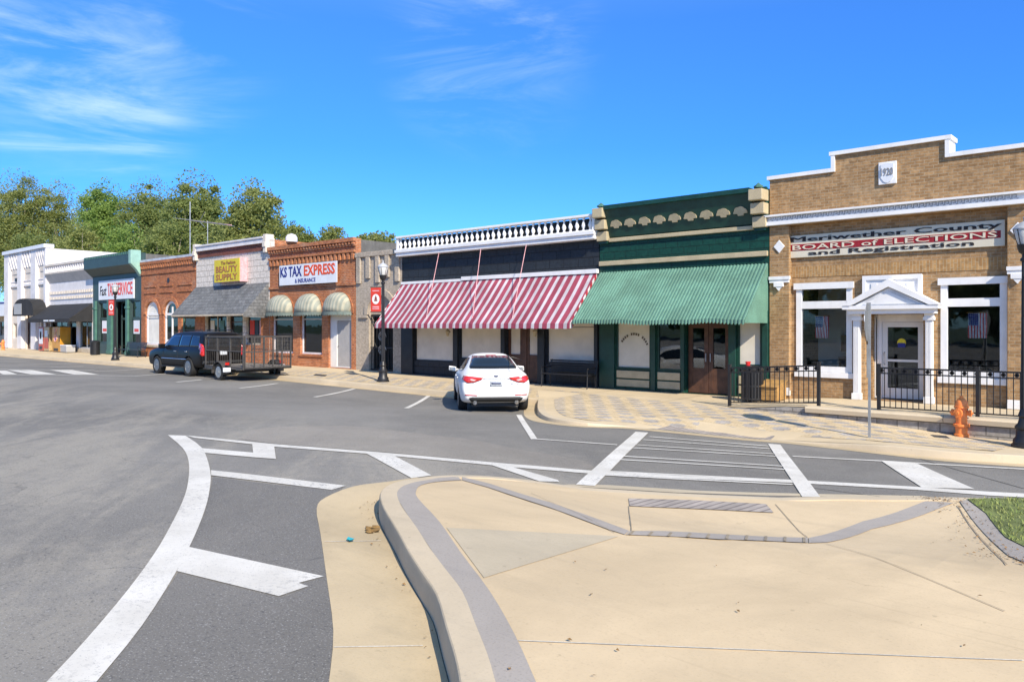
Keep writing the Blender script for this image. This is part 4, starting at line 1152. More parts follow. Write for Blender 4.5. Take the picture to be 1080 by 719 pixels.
# shop front
for w_, z_ in ((W1, FZ(457, 381)), (W2, FZ(505, 379)), (W3, zs)):
    window(r, *w_, z_, zh, fw=.05, set_=.03, frame='black_trim', pane='paper', pname='paper_cover')
for a_, b_ in (DA, DB):
    d_ = window(r, a_, b_, zb + .01, zh - .01, fw=.10, set_=.12, frame='wood_dark', pane='paper', pname='paper_cover', rails=(zb + .95,), name='door')
    block(r, 'door_panel', 'wood_dark', (a_ + .09, b_ - .09, YF + .13, YF + .2, zb + .1, zb + .92), parent=d_)
block(r, 'door_post', 'wood_dark', (DA[1] + .003, DB[0] - .003, YF + .10, YF + .25, zb + .01, zh - .01))
for a_, b_ in ((X0 + .03, W1[0] - .05), (W1[1] + .06, W2[0] - .06), (W2[1] + .02, DA[0] - .02), (DB[1] + .03, W3[0] - .05), (W3[1] + .05, X1 - .02)):
    block(r, 'pilaster', 'black_trim', (a_, b_, YF - .09, YF - .002, zb, zh), bevel=.012)
for pxx in (476.5, 568.5):
    x = FX(pxx); z = FZ(pxx, 350); mb = MB(r.location); mb.tube([(x, YF - .09, z), (x, YF - .2, z + .03)], .02); s_ = mb.build('wall_lantern', M['black_iron'], r)
    MB(r.location).lathe([(.04, z - .16), (.085, z + .02), (.05, z + .10), (.0, z + .14)], (x, YF - .22, 0), 8).build('lantern_glass', M['tan_trim'], s_)

# ------------------------------------------------------------------ narrow grey shop
r, X0, X1, zb = bldg('grey_shop', 375.5, 424, 'narrow grey painted brick front with arched doorway and iron gate')
zt = FZ(399, 266); dA = FX(389), FX(414.5); zsp = FZ(402, 331); zcr = FZ(402, 312)
shell(r, X0, X1, zb, zt, [(*dA, zb, zcr, (zcr - zsp) * .9)], 'grey_wall', 'grey_side')
mb = MB(r.location); o = outline(dA[0] - .26, dA[1] + .26, zsp, zcr + .30, (zcr + .3 - zsp) * .92)[2:]; i = outline(dA[0] - .03, dA[1] + .03, zsp, zcr + .04, (zcr + .04 - zsp) * .92)[2:]
ring(mb, o + [(o[-1][0], zsp - .02)], i + [(i[-1][0], zsp - .02)], YF - .07, YF - .002)
mb.box(o[-1][0] - .3, dA[0] - .04, YF - .09, YF - .002, zsp - .16, zsp - .03); mb.box(dA[1] + .04, o[0][0] + .3, YF - .09, YF - .002, zsp - .16, zsp - .03)
mb.build('arch_hood', M['grey_wall'], r)
mb = MB(r.location); mb.box(X0 + .02, X1 - .02, YF - .10, YF - .002, zt - .16, zt + .05)
for k in range(5): x = lerp(X0 + .25, X1 - .25, k / 4); mb.box(x - .14, x + .14, YF - .09, YF - .002, zt - lerp(1.3, 1.1, k % 2), zt - .161)
mb.build('parapet_relief', M['grey_wall'], r, bevel=.02)
block(r, 'tympanum', 'grey_wall', (dA[0] + .004, dA[1] - .004, YF + .12, YF + .2, zsp - .02, zcr - .05))
gt = MB(r.location); n = 9
for k in range(n): x = lerp(dA[0] + .05, dA[1] - .05, k / (n - 1)); gt.tube([(x, YF + .10, zb + .03), (x, YF + .10, zsp - .06)], .014, 6)
for z in (zb + .06, zb + 1.0, zsp - .08): gt.box(dA[0] + .01, dA[1] - .01, YF + .085, YF + .115, z - .025, z + .025)
gate = gt.build('iron_gate', M['black_iron'], r)
mb = MB(r.location); cx = (dA[0] + dA[1]) / 2
for q in range(3):
    zc = lerp(zb + .9, zsp - .4, q / 2)
    pts = [(cx + .28 * math.cos(t_ * 2.2) * (1 - t_ / 9), YF + .07, zc + .22 * math.sin(t_ * 2.2) * (1 - t_ / 9)) for t_ in frange(0, 6, .3)]
    mb.tube(pts, .018, 5)
mb.build('gate_scroll', mat('gate_scroll', (.45, .42, .38)), gate)

# ------------------------------------------------------------------ red brick shop with dome awnings
r, X0, X1, zb = bldg('red_brick_shop', 284.5, 375.5, 'red brick shop with white tax office sign above three pale rounded awnings')
zt = FZ(330, 256.5); tops = FZ(323, 309); spring = FZ(323, 331)
A1, A2, A3 = P(286.5, 309), P(316.5, 339.5), P(346.5, 370.5)
zs = FZ(325, 373.5); zh = FZ(325, 313)
rise = (zh - spring)
holes = [(*A1, zs, zh, rise), (*A2, zs, zh, rise), (*A3, zb, zh, rise)]
shell(r, X0, X1, zb, zt, holes, 'red_brick2', 'grey_side')
mb = MB(r.location)
mb.box(X0 + .01, X1 - .01, YF - .16, YF - .002, zt - .14, zt + .03); mb.box(X0 + .01, X1 - .01, YF - .07, YF - .002, zt - .34, zt - .26)
zl = FZ(330, 277); mb.box(X0 + .01, X1 - .01, YF - .06, YF - .002, FZ(330, 301.5) - .06, FZ(330, 301.5) + .06)
n = 30
for k in range(n):
    x = lerp(X0 + .12, X1 - .12, k / (n - 1)); mb.box(x - .055, x + .055, YF - .13, YF - .003, zt - .258, zt - .142)
n = 22
for k in range(n):
    x = lerp(X0 + .16, X1 - .16, k / (n - 1)); mb.box(x - .075, x + .075, YF - .10, YF - .003, zt - .92, zt - .62)
mb.box(X0 + .01, X1 - .01, YF - .12, YF - .002, zt - .618, zt - .52)
mb.build('brick_corbel', M['red_brick2'], r)
for a_, b_ in (A1, A2, A3):
    mb = MB(r.location); o = outline(a_ - .20, b_ + .20, spring, zh + .22, rise + .22)[2:]; i = outline(a_ - .004, b_ + .004, spring, zh + .004, rise + .004)[2:]
    ring(mb, o, i, YF - .05, YF - .002); mb.build('arch_brickwork', M['red_brick'], r)
def dome_mat():
    m, nt, b = _nt('dome_canvas'); p = _pos(nt); sx = nt.nodes.new('ShaderNodeSeparateXYZ'); nt.links.new(p, sx.inputs[0])
    f = _math(nt, 'FRACT', _math(nt, 'DIVIDE', _math(nt, 'ADD', sx.outputs[0], 500), .19)); s = _range(nt, f, .35, .6)
    c = _mix(nt, s, (.44, .42, .32), (.29, .31, .26)); c = _mix(nt, 1.0, c, _range(nt, _noise(nt, p, 2, 5), .3, .7, .75, 1.1), 'MULTIPLY')
    nt.links.new(c, b.inputs['Base Color']); b.inputs['Roughness'].default_value = .85; return m
M['dome_cloth'] = dome_mat(); M['dome_edge'] = mat('dome_edge', (.16, .20, .18), .85, .2)
for a_, b_ in (A1, A2, A3):
    cx = (a_ + b_) / 2; R0 = (b_ - a_) / 2 + .06; hz = zh - spring + .10; dep = .62; zz = spring + .05
    mb = MB(r.location); nu, nv = 18, 7; vs = []
    for j in range(nv + 1):
        ph = math.pi / 2 * j / nv
        for i_ in range(nu + 1):
            th = math.pi * i_ / nu
            vs.append((cx - R0 * math.cos(th) * math.cos(ph) ** .8, YF - .01 - dep * math.sin(th) ** .8 * math.cos(ph) ** .8, zz + hz * math.sin(ph) ** .9))
    fs = [(j * (nu + 1) + i_, j * (nu + 1) + i_ + 1, (j + 1) * (nu + 1) + i_ + 1, (j + 1) * (nu + 1) + i_) for j in range(nv) for i_ in range(nu)]
    mb.faces(vs, fs); dm_ = mb.build('dome_awning', M['dome_cloth'], r, smooth=True); so = dm_.modifiers.new('s', 'SOLIDIFY'); so.thickness = .015
    mb = MB(r.location)
    for i_ in range(nu):
        P0, P1 = vs[i_], vs[i_ + 1]; mx_ = tuple((p + q) / 2 for p, q in zip(P0, P1))
        mb.face([(P0[0], P0[1] - .004, P0[2] + .02), (P1[0], P1[1] - .004, P1[2] + .02), (P1[0], P1[1] - .004, P1[2] - .10), (mx_[0], mx_[1] - .004, mx_[2] - .17), (P0[0], P0[1] - .004, P0[2] - .10)])
    va = mb.build('scalloped_valance', M['dome_edge'], dm_, fix=False); so = va.modifiers.new('s', 'SOLIDIFY'); so.thickness = .01
window(r, *A1, zs, zh, rise=rise, fw=.09, set_=.12, frame='white2', pane='glass_dark', sill=.1, sillm='red_brick', rails=(spring - .25,))
window(r, *A2, zs, zh, rise=rise, fw=.09, set_=.12, frame='white2', pane='glass_dark', sill=.1, sillm='red_brick', rails=(spring - .25,))
fr = MB(r.location); ring(fr, outline(A3[0] + .01, A3[1] - .01, zb + .01, zh - .01, rise - .01), outline(A3[0] + .5, A3[1] - .10, zb + .06, FZ(358, 338), .001), YF + .10, YF + .18); fr.build('door_frame', M['door_white'], r)
dd = block(r, 'door', 'door_grey', (A3[0] + .51, A3[1] - .11, YF + .14, YF + .17, zb + .06, FZ(358, 338) - .01))
MB(r.location).lathe([(.0, -.05), (.03, -.045), (.03, 0)], (A3[0] + .6, YF + .14, zb + 1.0), 8, 'y').build('door_knob', M['galv'], dd)
block(r, 'transom_panel', 'door_white', (A3[0] + .09, A3[1] - .09, YF + .12, YF + .16, FZ(358, 338) + .02, zh - .12))
s0, s1 = FX(298.3), FX(359); z0, z1 = FZ(328.5, 299.6), FZ(328.5, 278)
sg = block(r, 'sign', 'sign_white', (s0, s1, YF - .19, YF - .165, z0, z1)); Wd, H = s1 - s0, z1 - z0
ty = YF - .19
text(r, 'KS TAX', s0 + .02 * Wd, s0 + .41 * Wd, z0 + .40 * H, z0 + .92 * H, ty, 'navy', parent=sg, bold=.025)
text(r, 'EXPRESS', s0 + .45 * Wd, s0 + .97 * Wd, z0 + .40 * H, z0 + .92 * H, ty, 'orange', parent=sg, bold=.025)
text(r, '& INSURANCE', s0 + .29 * Wd, s0 + .65 * Wd, z0 + .09 * H, z0 + .29 * H, ty, 'navy', parent=sg, bold=.005)

# ------------------------------------------------------------------ white block shop with shingle awning
r, X0, X1, zb = bldg('white_block_shop', 207, 284.5, 'white block shop with grey shingled awning and yellow box sign')
zt = FZ(246, 256.5); za1 = FZ(243, 300.5); za0 = FZ(222, 331.5, 19.6); ya = 19.6
zh = za0 + .2; zs = FZ(230, 362)
wA, wB, wC = P(216.5, 239), P(240.5, 256), P(259, 275.5)
shell(r, X0, X1, zb, zt, [(*wA, zs, zh), (*wB, zb, zh), (*wC, zs, zh)], 'white_block', 'red_brick')
mb = MB(r.location); mb.box(X0 + .3, X1 - .3, YF - .18, YF - .002, zt - .22, zt + .02); mb.box(X0 + .3, X1 - .3, YF - .24, YF + .3, zt + .021, zt + .10); mb.build('coping', M['white2'], r)
block(r, 'brown_band', 'brick_band', (X0 + .3, X1 - .3, YF - .06, YF - .002, zt - .58, zt - .221))
for a_, b_ in ((X0 + .01, X0 + .29), (X1 - .29, X1 - .01)):
    mb = MB(r.location); mb.box(a_, b_, YF - .22, YF + .25, zt - .72, zt + .20); mb.box(a_ - .0, b_ + .0, YF - .27, YF - .221, zt - .45, zt - .2); mb.build('end_pier', M['cream'], r, bevel=.03)
MB(r.location).lathe([(.3, zt - .1), (.3, zt + .12), (.22, zt + .26), (.0, zt + .34)], (X1 - .05 + .12, YF + 1.2, 0), 12).build('roof_vent', M['white2'], r, smooth=True)
mb = MB(r.location)
mb.prism([(X0 - .05, YF - .004, za1), (X0 - .05, ya, za0), (X0 - .05, ya, za0 - .07), (X0 - .05, YF - .004, za0 - .07)], (X1 - X0 - .05, 0, 0))
aw = mb.build('shingle_awning', M['shingle'], r)
for xx_ in (X0 - .048, X1 - .115): MB(r.location).prism([(xx_, YF - .004, za1 - .08), (xx_, ya + .03, za0 - .075), (xx_, ya + .03, za0 - .14), (xx_, YF - .004, za0 - .20)], (.013, 0, 0)).build('awning_cheek', M['shingle'], aw)
block(r, 'awning_fascia', 'beige_bulk', (X0 - .05, X1 - .10, ya - .02, ya - .002, za0 - .09, za0 - .005), parent=aw)
s0, s1 = FX(226.5, YF - .4), FX(253.5, YF - .4); z0, z1 = FZ(240, 297.5, YF - .4), FZ(240, 273, YF - .4); sy = YF - .42
sg = block(r, 'box_sign', 'pink', (s0, s1, sy, YF - .003, z0, z1))
block(r, 'sign_face', 'yellow', (s0 + .02, s1 - .02, sy - .02, sy - .001, z0 + .02, z1 - .02), parent=sg)
Wd, H = s1 - s0, z1 - z0
text(r, 'The Fashion', s0 + .28 * Wd, s0 + .84 * Wd, z0 + .76 * H, z0 + .90 * H, sy - .021, 'brownletter', parent=sg)
text(r, 'BEAUTY', s0 + .08 * Wd, s0 + .92 * Wd, z0 + .42 * H, z0 + .70 * H, sy - .021, 'sign_brown', parent=sg, bold=.03)
text(r, 'SUPPLY', s0 + .08 * Wd, s0 + .92 * Wd, z0 + .09 * H, z0 + .36 * H, sy - .021, 'sign_brown', parent=sg, bold=.03)
window(r, *wA, zs, zh, fw=.07, set_=.1, frame='beige_bulk', pane='glass_dark', mull=((wA[0] + wA[1]) / 2,))
window(r, *wC, zs, zh, fw=.07, set_=.1, frame='beige_bulk', pane='glass_dark')
d_ = window(r, *wB, zb + .01, zh, fw=.09, set_=.14, frame='wood_dark', pane='glass_dark', name='door', rails=(zb + 2.1,))
for w_, k, m_ in ((wA, .25, 'sign_cream'), (wA, .7, 'green_mid'), (wC, .3, 'red'), (wC, .62, 'black_trim'), (wC, .85, 'pink')):
    cx = lerp(*w_, k); block(r, 'poster', m_, (cx - .22, cx + .22, YF + .118, YF + .128, zs + .5, zs + 1.25))
for q__ in ((wA[0] + .01, wA[1] - .01, YF - .04, YF - .003, zb, zs - .02), (wC[0] + .01, wC[1] - .01, YF - .04, YF - .003, zb, zs - .02), (X0 + .02, wA[0] - .02, YF - .04, YF - .003, zb, zh), (wC[1] + .02, X1 - .02, YF - .04, YF - .003, zb, zh)): block(r, 'lower_front', 'red_brick', q__)

# ------------------------------------------------------------------ red brick shop with arched windows
r, X0, X1, zb = bldg('arched_brick_shop', 149, 207, 'low red brick shop with white arched windows and corbelled brick cornice')
zt = FZ(178, 273.5); zh = FZ(165, 317.5); zsp = FZ(165, 331.5); zs = FZ(165, 364)
a1, a2, a3 = P(153.5, 167.8), P(172.8, 187.6), P(191.5, 205.5)
rise = zh - zsp
shell(r, X0, X1, zb, zt, [(*a1, zs, zh, rise), (*a2, zb, zh, rise), (*a3, zs, zh, rise)], 'red_brick', 'red_brick')
mb = MB(r.location); mb.box(X0 + .01, X1 - .01, YF - .10, YF + .3, zt + .001, zt + .14); mb.build('coping', mat('coping_blue', (.50, .54, .60), .6), r)
mb = MB(r.location); mb.box(X0 + .01, X1 - .01, YF - .10, YF - .002, zt - .18, zt - .001); mb.box(X0 + .01, X1 - .01, YF - .06, YF - .002, zt - .80, zt - .70)
n = 24
for k in range(n): x = lerp(X0 + .15, X1 - .15, k / (n - 1)); mb.box(x - .08, x + .08, YF - .085, YF - .003, zt - .42, zt - .182)
for x0_, x1_ in ((X0 + .5, X0 + 2.1), (X0 + 2.7, X0 + 4.4), (X0 + 5.0, X1 - .5)):
    zz = zt - 1.9
    mb.box(x0_, x1_, YF - .05, YF - .003, zz + .30, zz + .38); mb.box(x0_, x1_, YF - .05, YF - .003, zz - .08, zz)
mb.build('brick_corbel', M['red_brick'], r)
for a_, b_ in (a1, a2, a3):
    mb = MB(r.location); o = outline(a_ - .22, b_ + .22, zsp, zh + .24, rise + .24)[2:]; i = outline(a_ - .004, b_ + .004, zsp, zh + .004, rise + .004)[2:]
    ring(mb, o, i, YF - .05, YF - .002); mb.build('arch_brickwork', M['red_brick2'], r)
window(r, *a1, zs, zh, rise=rise, fw=.16, set_=.08, frame='white', pane='paper_white', rails=(zsp,), bar=.14, sill=.12, sillm='beige_bulk', pname='blind')
window(r, *a2, zb + .01, zh, rise=rise, fw=.16, set_=.08, frame='white', pane='glass_dark', rails=(zsp, zb + 1.0), mull=((a2[0] + a2[1]) / 2,), bar=.14, name='door')
window(r, *a3, zs, zh, rise=rise, fw=.14, set_=.08, frame='green_mid', pane='glass_dark', rails=(zsp,), bar=.12, sill=.12, sillm='beige_bulk')
MB(r.location).lathe([(.0, -.02), (.16, -.02), (.16, 0)], (lerp(X0, X1, .52), YF - .001, zt - 1.25), 10, 'y').build('wall_vent', M['black_iron'], r)

# ------------------------------------------------------------------ green shop with columns
r, X0, X1, zb = bldg('green_column_shop', 98, 149, 'teal green shop with deep cornice, pale lettered sign and green posts')
zt = FZ(120, 270.5); zc = FZ(122, 283); zh = FZ(122, 318)
b1, b2, b3 = P(104, 114.5), P(119.5, 134), P(137.5, 148)
zs = FZ(125, 362)
shell(r, X0, X1, zb, zt, [(*b1, zs, zh), (*b2, zb, zh), (*b3, zs, zh)], 'green_tax', 'grey_side')
mb = MB(r.location)
mb.prism([(X0 + .01, YF - .002, zc - .45), (X0 + .01, YF - .12, zc - .40), (X0 + .01, YF - .50, zc - .02), (X0 + .01, YF - .6, zc + .06), (X0 + .01, YF - .6, zt - .12), (X0 + .01, YF - .6, zt + .06), (X0 + .01, YF - .002, zt + .06)], (X1 - X0 - .40, 0, 0))
cn = mb.build('cornice', M['green_tax'], r)
mb = MB(r.location)
for k in range(26): x = lerp(X0 + .2, X1 - .6, k / 25); mb.box(x - .05, x + .05, YF - .63, YF - .602, zt - .1, zt + .04)
mb.build('cornice_ribs', M['green_mid'], cn)
mb = MB(r.location)
mb.prism([(X1 - .385, YF - .002, zc - .7), (X1 - .385, YF - .25, zc - .3), (X1 - .385, YF - .64, zc + .1), (X1 - .385, YF - .64, zt + .14), (X1 - .385, YF - .002, zt + .14)], (.37, 0, 0)); mb.build('end_bracket', mat('bracket_aqua', (.30, .50, .42), .6, .1), r, bevel=.03)
s0, s1 = FX(105), FX(142); z0, z1 = FZ(123, 315.5), FZ(123, 295)
sg = block(r, 'sign', 'sign_white', (s0, s1, YF - .06, YF - .002, z0, z1)); Wd, H = s1 - s0, z1 - z0
block(r, 'sign_rim', 'green_tax', (s0 - .06, s1 + .06, YF - .05, YF - .003, z0 - .06, z0 - .001), (s0 - .06, s1 + .06, YF - .05, YF - .003, z1 + .001, z1 + .06), parent=sg)
text(r, 'Fast', s0 + .04 * Wd, s0 + .24 * Wd, z0 + .22 * H, z0 + .72 * H, YF - .06, 'ink', parent=sg, bold=.01, shear=.2)
text(r, 'TAX', s0 + .27 * Wd, s0 + .48 * Wd, z0 + .18 * H, z0 + .84 * H, YF - .06, 'letter_red', parent=sg, bold=.02)
text(r, 'SERVICE', s0 + .51 * Wd, s0 + .97 * Wd, z0 + .2 * H, z0 + .84 * H, YF - .06, 'letter_red', parent=sg, bold=.02)
for w_ in (b1, b3): window(r, *w_, zs, zh, fw=.08, set_=.08, frame='green_tax', pane='glass_dark', rails=(FZ(125, 336),), bar=.18)
window(r, *b2, zb + .01, zh, fw=.10, set_=.5, frame='green_tax', pane='glass_dark', rails=(FZ(125, 336),), bar=.14, name='door')
for pxx, w in ((101.5, .35), (117, .7), (135.5, .32)):
    x = FX(pxx); mb = MB(r.location); mb.box(x - w / 2, x + w / 2, YF - .14, YF - .002, zb, zh + .1); mb.box(x - w / 2 - .05, x + w / 2 + .05, YF - .18, YF - .003, zh - .5, zh - .35); mb.box(x - w / 2 - .05, x + w / 2 + .05, YF - .18, YF - .003, zb + .001, zb + .25); mb.build('post', M['green_mid'], r, bevel=.015)
for w_ in (b1, b3):
    cx = sum(w_) / 2; zc_ = FZ(125, 350); p_ = block(r, 'poster', 'sign_white', (cx - .45, cx + .45, YF + .075, YF + .085, zc_ - .1, zc_ + .75))
    block(r, 'poster_print', 'letter_red', (cx - .32, cx + .32, YF + .07, YF + .0745, zc_ + .02, zc_ + .22), parent=p_)
    block(r, 'lower_front', 'green_tax', (w_[0] + .02, w_[1] - .02, YF - .05, YF - .003, zb, zs - .02))

# ------------------------------------------------------------------ white low shop with black awning
r, X0, X1, zb = bldg('white_metal_shop', 52.5, 98, 'low white shop with pressed metal front and black sloping awning')
zt = FZ(75, 277.5); zl = FZ(75, 286); za1 = FZ(78, 320.5); za0 = FZ(70, 335.8, 19.5); ya = 19.5
zh = za0 + .2; zs = FZ(88, 367)
d0, d1, w1 = P(72, 80.5), P(82, 87), P(83, 97)
w0 = P(54, 71)
shell(r, X0, X1, zb, zt, [(*w0, zb, zh), (*d0, zb, zh), (w1[0], w1[1], zs, zh)], 'white2', 'white2')
mb = MB(r.location); mb.box(X0 + .01, X1 - .01, YF - .40, YF + .2, zl - .1, zl + .02); mb.box(X0 + .01, X1 - .01, YF - .40, YF - .2, zt - .1, zt + .05); mb.prism([(X0 + .012, YF - .38, zl - .102), (X0 + .012, YF - .002, zl - .102), (X0 + .012, YF - .002, zl - .75)], (X1 - X0 - .024, 0, 0))
cn = mb.build('cornice', M['cream'], r)
mb = MB(r.location)
for k in range(20): x = lerp(X0 + .1, X1 - .1, k / 19); mb.box(x - .05, x + .05, YF - .36, YF - .22, zl + .021, zt - .101)
mb.build('cornice_lattice', M['white2'], cn)
for q in range(2):
    z = FZ(78, 313.5) + q * .4; mb = MB(r.location); mb.box(X0 + .02, X1 - .02, YF - .03, YF - .003, z - .05, z + .12)
    for k in range(26): x = lerp(X0 + .2, X1 - .2, k / 25); mb.box(x - .09, x + .09, YF - .07, YF - .025, z - .1, z + .1)
    mb.build('dentil_row', M['cream'], r)
mb = MB(r.location); mb.prism([(X0 + .05, YF - .004, za1), (X0 + .05, ya, za0), (X0 + .05, ya, za0 - .26), (X0 + .05, ya + .02, za0 - .26), (X0 + .05, ya + .02, za0 - .02), (X0 + .05, YF - .004, za1 - .03)], (X1 - X0 - .1, 0, 0)); aw = mb.build('awning', M['black_cloth'], r)
for x in (X0 + .05, X1 - .07): MB(r.location).prism([(x, YF - .004, za1 - .04), (x, ya + .03, za0 - .03), (x, ya + .03, za0 - .22), (x, YF - .004, za0 - .22)], (.02, 0, 0)).build('awning_cheek', M['black_cloth'], aw)
block(r, 'faded_lettering', 'sign_white', (FX(46, ya), FX(51, ya), ya - .008, ya - .001, za0 - .19, za0 - .08), parent=aw)
block(r, 'faded_lettering', 'sign_white', (FX(52, ya), FX(57.5, ya), ya - .008, ya - .001, za0 - .19, za0 - .08), parent=aw)
window(r, *d0, zb + .01, zh, fw=.10, set_=.1, frame='galv', pane='glass_dark', name='door', rails=(zb + 2.1,))
window(r, *w1, zs, zh, fw=.08, set_=.1, frame='galv', pane='glass', mull=(lerp(*w1, .5),))
window(r, *w0, zb + .01, zh, fw=.10, set_=.1, frame='wood_dark', pane='glass_dark', mull=(lerp(*w0, .55),))
block(r, 'lower_front', 'beige_bulk', (w1[0] - .05, w1[1], YF - .06, YF - .003, zb, zs - .02))

# ------------------------------------------------------------------ white two storey building
r, X0, X1, zb = bldg('two_storey_building', 8, 52.5, 'tall white building with pilasters, hanging corbels and black barrel awning over door')
zt = FZ(30, 265.5); q_ = [(8.2, 12.5), (22, 26.2), (36.3, 41.5), (50, 52.4)]
bays = [(12.5, 22), (26.2, 36.3), (41.5, 50)]
zsill = FZ(30, 301); zarch = FZ(46, 315.5); zspr = FZ(46, 322)
zr0, zr1 = FZ(30, 299), FZ(30, 289)
hol = []
dA = P(27, 35.5); hol.append((*dA, zb, FZ(30, 330)))
wA = P(14, 21); hol.append((*wA, FZ(18, 357), FZ(18, 341), 0))
wB = P(43.5, 49); hol.append((*wB, FZ(46, 352), zarch, zarch - zspr))
shell(r, X0, X1, zb, zt, hol, 'cream', 'white2', depth=16)
for a_, b_ in q_: block(r, 'pilaster', 'white2', (FX(a_), FX(b_), YF - .28, YF - .002, zb, zt), bevel=.02)
block(r, 'coping', 'sign_white', (X0 - .02, X1 + .02, YF - .42, YF + .3, zt + .001, zt + .28))
for a_, b_ in bays:
    xa, xb = FX(a_), FX(b_)
    for k in range(4):
        x = lerp(xa + .2, xb - .2, k / 3); mb = MB(r.location); mb.prism([(x - .13, YF - .002, zt - .02), (x - .13, YF - .30, zt - .02), (x - .13, YF - .30, zt - .5), (x - .13, YF - .12, zt - 1.25), (x - .13, YF - .002, zt - 1.35)], (.26, 0, 0)); mb.build('hanging_corbel', M['white2'], r)
mb = MB(r.location)
for a_, b_ in bays:
    xa, xb = FX(a_) + .01, FX(b_) - .01; mb.box(xa, xb, YF - .12, YF - .002, zsill - .05, zsill + .10)
    for k in range(7): x = lerp(xa + .15, xb - .15, k / 6); mb.box(x - .08, x + .08, YF - .10, YF - .003, zsill + .11, zsill + .32)
    mb.box(xa, xb, YF - .12, YF - .002, zsill + .33, zsill + .42)
mb.build('string_course', M['white2'], r)
for a_, b_ in ((13.5, 21), (27.5, 35), (42.5, 49.3)):
    block(r, 'blind_panel', 'cream', (FX(a_), FX(b_), YF - .05, YF - .002, zsill + 1.0, zsill + 1.9), bevel=.02)
block(r, 'wall_lamp', 'black_iron', (FX(18.5), FX(20), YF - .2, YF - .003, FZ(19, 297), FZ(19, 293.5)))
d_ = window(r, *dA, zb + .01, FZ(30, 330), fw=.12, set_=.15, frame='wood_dark', pane='glass_dark', name='door', rails=(zb + 2.2,))
window(r, *wA, FZ(18, 357), FZ(18, 341), fw=.10, set_=.1, frame='cream', pane='glass_dark')
window(r, *wB, FZ(46, 352), zarch, rise=zarch - zspr, fw=.12, set_=.1, frame='wood_dark', pane='glass_dark')
xa, xb = FX(13.6, 19.8), FX(35.2, 19.8); zc0 = FZ(24, 333, 19.8); hz = FZ(24, 315, 19.8) - zc0
mb = MB(r.location); n = 14; vs = []
for yy in (YF - .29, 19.8):
    for k in range(n + 1):
        th = math.pi * k / n; vs.append(((xa + xb) / 2 - (xb - xa) / 2 * math.copysign(abs(math.cos(th)) ** .8, math.cos(th)), yy, zc0 + hz * math.sin(th) ** .7))
mb.faces(vs, [(k, k + 1, n + 2 + k, n + 1 + k) for k in range(n)] + [tuple(range(n + 1, 2 * n + 2))])
aw = mb.build('barrel_awning', M['black_cloth'], r, fix=False); so = aw.modifiers.new('s', 'SOLIDIFY'); so.thickness = .02
block(r, 'awning_panel', 'door_grey', (lerp(xa, xb, .08), lerp(xa, xb, .45), 19.76, 19.778, zc0 + .12, zc0 + .95), parent=aw)

# ------------------------------------------------------------------ low building with a white canopy at the far left
r, X0, X1, zb = bldg('canopy_building', -45, 1, 'low tan building with flat white canopy at far left end of street')
zt = FZ(2, 333); zk0, zk1 = FZ(3, 331.5), FZ(3, 317.5)
r.location.y = YF + 2
ww = [(lerp(X0, X1, k) - .9, lerp(X0, X1, k) + .9, zb + .9, zb + 2.3) for k in (.12, .3, .48, .66, .82, .94)]
shell(r, X0, X1, zb, zt, ww, 'beige_bulk', 'beige_bulk', y=YF + 2, drop=.1)
block(r, 'canopy', 'sign_white', (X0 - .3, X1 + .6, YF + .4, YF + 9, zt + .002, zk1))
block(r, 'canopy_stripe', 'navy', (X0 - .31, X1 + .61, YF + .37, YF + .398, zk1 - .18, zk1 - .05))
for w_ in ww: window(r, *w_, y=YF + 2, fw=.07, set_=.1, frame='galv', pane='glass_dark')
# ------------------------------------------------------------------ raised entrance platform, wall and fences
PX0 = FX(812); PXR = 4.5
def plat(x, y): return lerp(sw(x, y) + .012, ZE - .012, sm((x - PX0) / 1.9))
drape('platform', [Vector((PX0, 18.42)), Vector((PXR, 18.42)), Vector((PXR, YF + .15)), Vector((PX0, YF + .15))], plat, M['walk'], .004, .5)
XW = FX(853, 18.4)
org = Vector((XW, 18.4, 0))
rt = empty('retaining_wall', (XW, 18.4, sw(XW, 18.4)), 0, 'low grey block retaining wall with pale coping under the black fence', 'wall')
xs_ = frange(PX0 + .01, PXR, .5)
mb = MB(rt.location)
vs = []
for x in xs_: vs += [(x, 18.24, sw(x, 18.2) - .08), (x, 18.24, plat(x, 18.4) - (.10 if x > XW else .012)), (x, 18.44, plat(x, 18.4) - (.10 if x > XW else .012)), (x, 18.44, sw(x, 18.2) - .08)]
mb.faces(vs, [(i * 4 + j, (i + 1) * 4 + j, (i + 1) * 4 + (j + 1) % 4, i * 4 + (j + 1) % 4) for i in range(len(xs_) - 1) for j in range(4)] + [(0, 1, 2, 3), (len(vs) - 4, len(vs) - 3, len(vs) - 2, len(vs) - 1)])
mb.build('block_face', brick_mat('retaining_block', (.34, .32, .29), (.30, .28, .26), (.16, .15, .14), .42, .20, .012, bump=.8), rt)
x = XW
while x < PXR - .2:
    x2 = min(x + 1.45, PXR); mb = MB(rt.location); vs = []
    for q in (x + .006, x2 - .006):
        z = plat(q, 18.4); vs += [(q, 18.16, z - .098), (q, 18.14, z + .0), (q, 18.18, z + .035), (q, 18.40, z + .045), (q, 18.46, z + .02), (q, 18.46, z - .098)]
    mb.faces(vs, [(j, 6 + j, 6 + (j + 1) % 6, (j + 1) % 6) for j in range(6)] + [tuple(range(6)), tuple(range(6, 12))])
    mb.build('coping_stone', M['curb'], rt); x = x2

